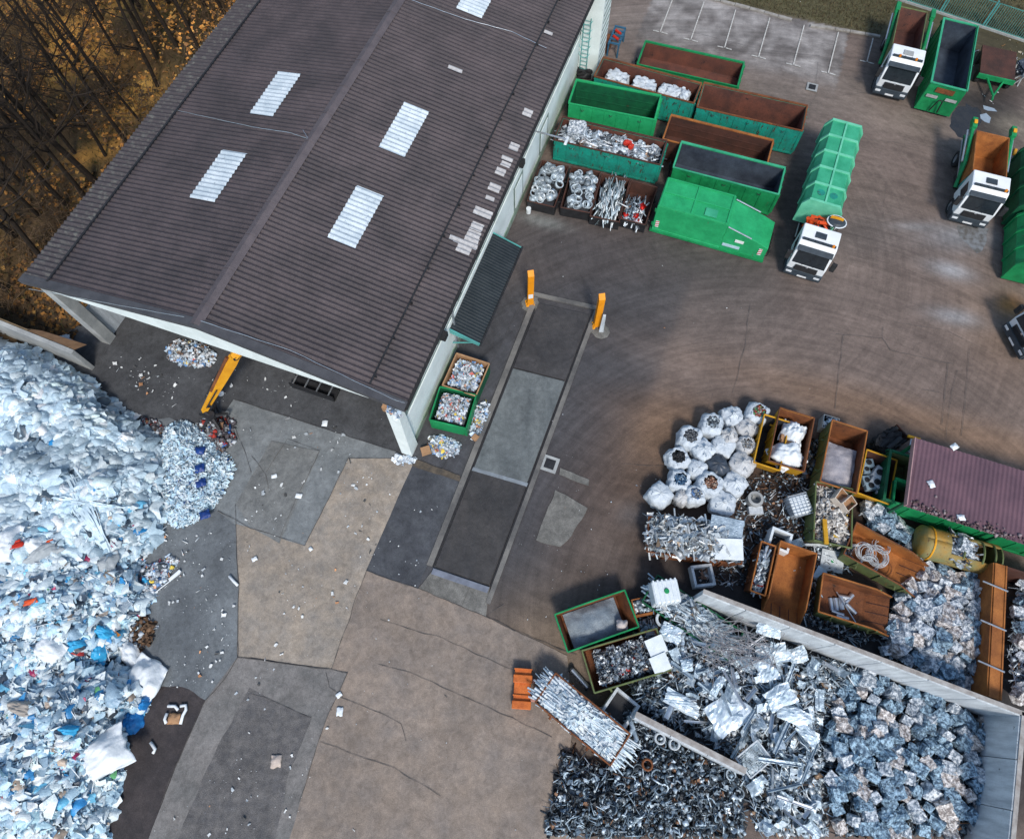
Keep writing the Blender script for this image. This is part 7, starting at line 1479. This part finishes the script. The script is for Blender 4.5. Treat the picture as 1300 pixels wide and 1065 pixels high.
# metal roll by D2, orange bucket attachment
t=thing('steel_roller','grey steel roller lying beside the shredded metal skip','roller',P3(736,861,.12),R(-48)); b=MB(); b.X=Matrix.Rotation(R(90),4,'Y'); b.lathe([(.001,-.5),(.12,-.5),(.12,.5),(.001,.5)],14); b.build('drum',M['chrome'],t); b=MB(); b.X=Matrix.Rotation(R(90),4,'Y'); b.lathe([(.001,-.58),(.17,-.58),(.17,-.5),(.001,-.5)],14); b.lathe([(.001,.5),(.17,.5),(.17,.58),(.001,.58)],14); b.build('flange',M['dark'],t)
def bucket():
    x,y=P(663,874); t=thing('fork_attachment','orange steel fork attachment lying alone on the beige paving','attachment',(x,y,0),R(-5)); OR=mat('orange_paint',(.62,.16,.03),(.42,.10,.02),3,.55,0,.2,rust=.2,rustc=(.14,.05,.02),fine=.2)
    b=MB(); b.box(-.38,.38,-.82,.82,.1,.25); b.build('back_plate',OR,t,bevel=.02)
    b=MB(); b.box(-.37,.37,-.8,.8,.25,.46); b.build('housing',OR,t,bevel=.03)
    for y0 in (-.84,.22): b=MB(); b.box(-.42,.42,y0,y0+.34,.24,.60); b.build('cross_member',OR,t,bevel=.03)
    for y0 in (-.32,.76): b=MB(); b.box(-.40,.40,y0,y0+.06,.24,.52); b.build('cross_member',OR,t)
    b=MB(); b.lathe([(.09,.25),(.09,.42),(.001,.42)],12,c=(0,.0)); b.build('pin',M['dark'],t)
    for s in (-.42,.35): b=MB(); b.box(.38,.8,s-.09,s+.09,.12,.24); b.build('fork_tine',mat('worn_pink_steel',(.5,.26,.22),(.4,.2,.16),3,.6),t,bevel=.02)
bucket()
# dark scrap below the low wall
PE=PP([(722,900),(760,935),(800,965),(795,900),(815,905),(940,975),(960,1060),(700,1060),(715,960)]); PE2=PP([(790,905),(806,902),(935,972),(945,1060),(690,1060),(715,950),(770,975),(800,940)])
zE=lambda x,y:.1+.5*(1-math.exp(-edged(x,y,PE2)/.8))
mound(PE2,zE,'metal_fines','black fines under the dark scrap by the low wall',(.035,.035,.04))
loose(PE2,3600,zE,'dark scrap with rings and strips below the low concrete wall',DARKP,.06,.26,rings=.05,sticks=.2)
loose(PP([(800,850),(860,840),(880,880),(830,895),(806,890)]),900,lambda x,y:.3+random.random()*.4,'dark scrap between the shredded metal skip and sheet heap',DARKP,.06,.28)
for i,(px,py,l) in enumerate(((802,925,'upper curved bluish duct piece below the square frame'),(806,938,'middle curved bluish duct piece below the square frame'),(792,958,'lower curved bluish duct piece near the pipe skip end'))):
    b=MB(); b.tube([P3(px-4,py-16,.6),P3(px+2,py,.75),P3(px-8,py+14,.7),P3(px-18,py+18,.65)],.11,8); tag(b.build('duct',M['alu'],smooth=True),l,'duct')
for px,py,l in ((837,937,'ring-shaped rim upper one in the dark scrap below the low wall'),(855,944,'ring-shaped rim nearer the low wall in the dark scrap'),(821,970,'copper-coloured ring lowest in the dark scrap')):
    t=thing('metal_ring',l,'ring',P3(px,py,.7),0); b=MB(); b.lathe([(.2,0),(.24,.03),(.24,.22),(.2,.25),(.16,.22),(.16,.03),(.2,0)],20); b.build('band',M['rust'] if py==970 else M['concretew'],t)
b=MB(); b.X=Matrix.Rotation(R(90),4,'Y'); b.lathe([(.001,-.35),(.15,-.35),(.15,.35),(.001,.35)],16); tag(b.build('steel_cylinder',M['chrome'],loc=P3(849,903,.9),rot=(0,.2,R(55))),'short shiny cylinder beside the end of the low wall','cylinder')
# dirty ground of metal corner
def dirt(sh,p,r): pass
loose(PP([(940,600),(1000,600),(1030,615),(1030,700),(985,760),(945,745),(900,740),(930,690)]),1500,lambda x,y:.03,'small mixed scrap strewn over the rust-brown ground',DARKP+[(2,(.18,.1,.06),.3),(1,(.7,.72,.74),.1)],.03,.16,name='strewn_scrap',sticks=.25)
loose(PP([(1025,690),(1085,695),(1080,720),(1040,740),(1030,780),(1110,812),(1090,818),(1010,785),(1030,730)]),1100,lambda x,y:.05,'small mixed scrap strewn between the rusty skips',DARKP+[(2,(.18,.1,.06),.3),(1,(.7,.72,.74),.1)],.03,.2,name='strewn_scrap',sticks=.25)
loose(PP([(1028,690),(1082,692),(1080,706),(1040,712)]),260,lambda x,y:.2,'bright offcuts below the white and beige scrap skip',METP,.1,.3,name='strewn_scrap')
t=thing('door_panel','square grey panel with green dot standing between the rusty skips','panel',P3(1056,712,.3),R(-12)); b=MB(); b.box(-.55,.55,-.5,.5,0,.06); b.build('panel',M['concretew'],t,bevel=.01); b=MB(); b.lathe([(.08,.06),(.08,.075),(.001,.075)],12); b.build('green_dot',M['green'],t); t.rotation_euler=(.25,.1,R(-12))
for px,py,s,rz,l in ((1012,690,.3,.3,'small blue-green plate beside the white square frame'),(1040,729,.35,.9,'white wedge-shaped panel by the corner of the tube skip')):
    b=MB(); b.box(-s,s,-s*.7,s*.7,0,.05); tag(b.build('metal_plate',M['alu'],loc=P3(px,py,.25),rot=(.2,0,rz)),l,'panel')
b=MB(); b.box(-1.3,1.3,-.05,.05,0,.08); tag(b.build('steel_beam',M['concretew'],loc=P3(1055,692,.4),rot=(0,0,R(-2))),'long pale beam lying under the white and beige scrap skip','beam')
t=thing('scrap_machine','rusty grey machine frame at the yard corner by the puddle','machine',P3(1292,98,0),.4); b=MB()
for k in range(10): b.tube([(random.uniform(-.8,.8),random.uniform(-.8,.8),0),(random.uniform(-.8,.8),random.uniform(-.8,.8),random.uniform(.6,1.2))],.05,6)
b.build('bent_frame',M['concrete'],t); b=MB(); crumple_box(b,.9,.8,.6,6,.1,seed=2); b.build('casing',M['steelb'],t,loc=(.3,.2,.6))
b=MB(); b.box(-.3,.3,-.1,.1,0,.12,top=(.05,.02)); tag(b.build('yellow_hook',M['mach'],loc=P3(1288,194,.0),rot=(0,0,R(60)),bevel=.03),'small yellow hook piece on the ground beside the orange-rust skip lorry','hook')
bits(PP([(1190,60),(1300,70),(1300,130),(1255,160),(1240,110)]),160,'pale stones and bits by the trailer and puddle',.03,.2)
bits(PP([(770,-20),(870,-5),(1117,46),(1160,0),(1150,-30),(800,-60)]),150,'fallen leaves and bits on the grass verge',.03,.1,[(3,(.35,.25,.12),.3),(2,(.5,.45,.35),.2),(1,(.7,.7,.65),.1)],z=.03)
bits(PP([(1160,0),(1300,50),(1300,75),(1245,55),(1150,12)]),200,'dead leaves under the fence',.03,.14,[(3,(.3,.17,.07),.3),(2,(.45,.4,.3),.2)],z=.03)
# grass on the verge
def grass(poly,n,label,cols,h0,h1,name='grass'):
    sh=SH(); 
    for _ in range(n):
        x,y=rnd_in(poly); h=random.uniform(h0,h1); a=random.uniform(0,6.28); w=.02; dx,dy=random.gauss(0,h*.5),random.gauss(0,h*.5); c=np.array(random.choice(cols))*random.uniform(.6,1.3)
        sh.put(np.array([(x-w*math.cos(a),y-w*math.sin(a),0),(x+w*math.cos(a),y+w*math.sin(a),0),(x+dx+.005,y+dy,h),(x+dx-.005,y+dy,h)]),np.array([(0,1,2,3)]),c)
    tag(sh.build(name,M['matte']),label,'grass',None,'stuff')
grass(PP([(880,-8),(970,14),(1117,45),(1135,12),(1160,-2),(1190,12),(1300,48),(1330,-20),(1150,-80),(850,-60)]),22000,'short brown-green winter grass on the verge beyond the kerb',[(.11,.085,.04),(.075,.075,.03),(.16,.12,.06),(.10,.07,.04)],.05,.2)
# ============================================================ WOOD
FR=[W(-30.2,6)[:2],W(-30.2,52)[:2],W(-62,52)[:2],W(-62,6)[:2]]
sh=SH(); LP=[(3,(.42,.19,.045),.4),(2,(.18,.09,.035),.4),(2,(.07,.045,.025),.4),(1,(.48,.26,.07),.3)]
for _ in range(26000):
    u=-30-22*random.random()**1.3; v=random.uniform(6,50); x,y,_z=W(u,v)
    k=nz(x,y,.28,3)
    if random.random()>.55+1.2*k: continue
    sunglow=max(0,min(1,(v-14)/22))*max(0,min(1,(-u-31)/5)); c=pick(LP)*(.6+1.5*sunglow); s=random.uniform(.08,.26)  # sunlit glow painted into the leaf colours, stronger deep in the wood
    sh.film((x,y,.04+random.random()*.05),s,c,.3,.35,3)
tag(sh.build('leaf_litter',M['matte']),'brown and orange leaf litter, sunlit glow painted in, on the floor of the wood','leaves',None,'stuff')
grass(FR[:2]+[W(-46,52)[:2],W(-46,6)[:2]],14000,'thin dry grass and green shoots under the trees',[(.16,.12,.05),(.07,.08,.02),(.10,.07,.03)],.1,.5,'undergrowth')
tvar=[]
def branch(b,p,d,L,r,depth):
    n=5; pts=[tuple(p)]; q=Vector(p); dd=Vector(d)
    for i in range(n): dd=(dd+Vector((random.gauss(0,.10),random.gauss(0,.10),random.gauss(.02,.05)))).normalized(); q=q+dd*L/n; pts.append(tuple(q))
    b.tube(pts,r,5 if depth<2 else 3,r1=r*.35)
    if depth<3:
        for k in range(4 if depth<2 else 4):
            f=random.uniform(.3,.98); i=min(n-1,int(f*n)); s=Vector(pts[i]).lerp(Vector(pts[i+1]),f*n-i)
            nd=(dd+Vector((random.gauss(0,.8),random.gauss(0,.8),random.gauss(.1,.35)))).normalized(); branch(b,s,nd,L*random.uniform(.35,.6),r*.42,depth+1)
for s in range(6):
    H=random.uniform(11,16); tr=thing('bare_tree','bare leafless tree standing in the wood beside the hall','tree',(0,0,0),0,'leafless trees in the wood beside the hall')
    b=MB(); pts=[];q=Vector((0,0,0));dd=Vector((random.gauss(0,.05),random.gauss(0,.05),1)); r0=random.uniform(.11,.18)
    for i in range(10): pts.append(tuple(q)); dd=(dd+Vector((random.gauss(0,.03),random.gauss(0,.03),0))).normalized(); q=q+dd*H/9
    b.tube(pts,r0,8,r1=.035); b.build('trunk',M['bark'],tr)
    b=MB()
    for k in range(17):
        f=random.uniform(.22,.97); i=min(8,int(f*9)); p=Vector(pts[i]).lerp(Vector(pts[i+1]),f*9-i); a=random.uniform(0,6.28); up=random.uniform(.5,1.1)
        branch(b,p,Vector((math.cos(a),math.sin(a),up)).normalized(),H*random.uniform(.14,.3)*(1.15-f*.5),r0*.42*(1.1-f*.6),1)
    b.build('crown',M['bark'],tr); tvar.append(tr)
spots=[]
for px,py in [(134,198),(160,180),(178,155),(122,232),(108,250),(85,262),(60,215),(95,195),(48,180),(70,150),(110,140),(140,120),(30,235),(20,300),(50,275),(15,160),(150,70),(190,60),(200,110),(225,60),(240,35),(262,10),(100,80),(60,60),(25,90),(0,210),(-20,260),(80,20),(130,25),(180,15),(215,5),(-30,130),(10,30),(55,330),(10,370),(-15,330)]:
    spots.append(P(px,py))
for _ in range(60):
    u=random.uniform(-58,-31); v=random.uniform(28,62); x,y,_z=W(u,v)
    if all((x-a)**2+(y-b_)**2>1.6 for a,b_ in spots): spots.append((x,y))
for i,(x,y) in enumerate(spots):
    o=tvar[i%6] if i<6 else copy_tree(tvar[i%6]); o.location=(x,y,0); o.rotation_euler=(0,0,random.uniform(0,6.28)); s=random.uniform(.75,1.15); o.scale=(s,s,s)
# brushwood
sh=SH()
for _ in range(5200):
    x,y,_z=W(-30-24*random.random(),random.uniform(6,50)); 
    if nz(x,y,.25,8)<-.05: continue
    for k in range(3): sh.stick((x+random.gauss(0,.2),y+random.gauss(0,.2),random.uniform(.1,1.1)),random.uniform(.5,1.4),.018,np.array((.13,.085,.05))*random.uniform(.4,1.5),.9)
tag(sh.build('brushwood',M['matte']),'thin brown brushwood between the trees','brushwood',None,'stuff')
# ============================================================ LIGHT, CAMERA
w=bpy.data.worlds.new('World'); sc.world=w; w.use_nodes=True; nt=w.node_tree; bg=nt.nodes['Background']
sky=nt.nodes.new('ShaderNodeTexSky'); sky.sky_type='NISHITA'; sky.sun_disc=False; sky.sun_elevation=R(50); sky.sun_rotation=R(172); sky.air_density=1.; sky.dust_density=1.2; sky.ozone_density=1.
tm=nt.nodes.new('ShaderNodeVectorMath'); tm.operation='MULTIPLY'; tm.inputs[1].default_value=(.96,1.,.97); nt.links.new(sky.outputs[0],tm.inputs[0]); nt.links.new(tm.outputs[0],bg.inputs['Color']); bg.inputs['Strength'].default_value=.12
sd=bpy.data.lights.new('Sun','SUN'); sd.energy=1.9; sd.angle=R(11); sd.color=(1.,.95,.88); so=bpy.data.objects.new('Sun',sd); COL.objects.link(so)
az=R(172); el=R(50); dvec=Vector((math.sin(az)*math.cos(el),math.cos(az)*math.cos(el),math.sin(el))); so.rotation_euler=dvec.to_track_quat('Z','Y').to_euler()
cd=bpy.data.cameras.new('Camera'); cam=bpy.data.objects.new('Camera',cd); COL.objects.link(cam); sc.camera=cam
cd.sensor_fit='HORIZONTAL'; cd.sensor_width=36.; cd.lens=F/1300*36; cd.clip_end=2000
cd.shift_y=-(532.5-487.5)/1300
cam.location=(0,0,HC)
fwd=Vector((0,math.sin(TL),-math.cos(TL))); up=Vector((0,math.cos(TL),math.sin(TL))); rt=Vector((1,0,0))
c,s=math.cos(ROLL),math.sin(ROLL)
# image axes in the unrolled frame: right=(c,-s)?  u2=u*c+v*s, v2=-u*s+v*c
ri=rt*c-up*s; ui=rt*s+up*c
Mx=Matrix((ri,ui,-fwd)).transposed(); cam.rotation_euler=Mx.to_euler()
sc.view_settings.view_transform='Standard'; sc.view_settings.look='None'; sc.view_settings.exposure=.66; sc.view_settings.gamma=1
sc.render.resolution_x=1024; sc.render.resolution_y=838
sc.cycles.max_bounces=6
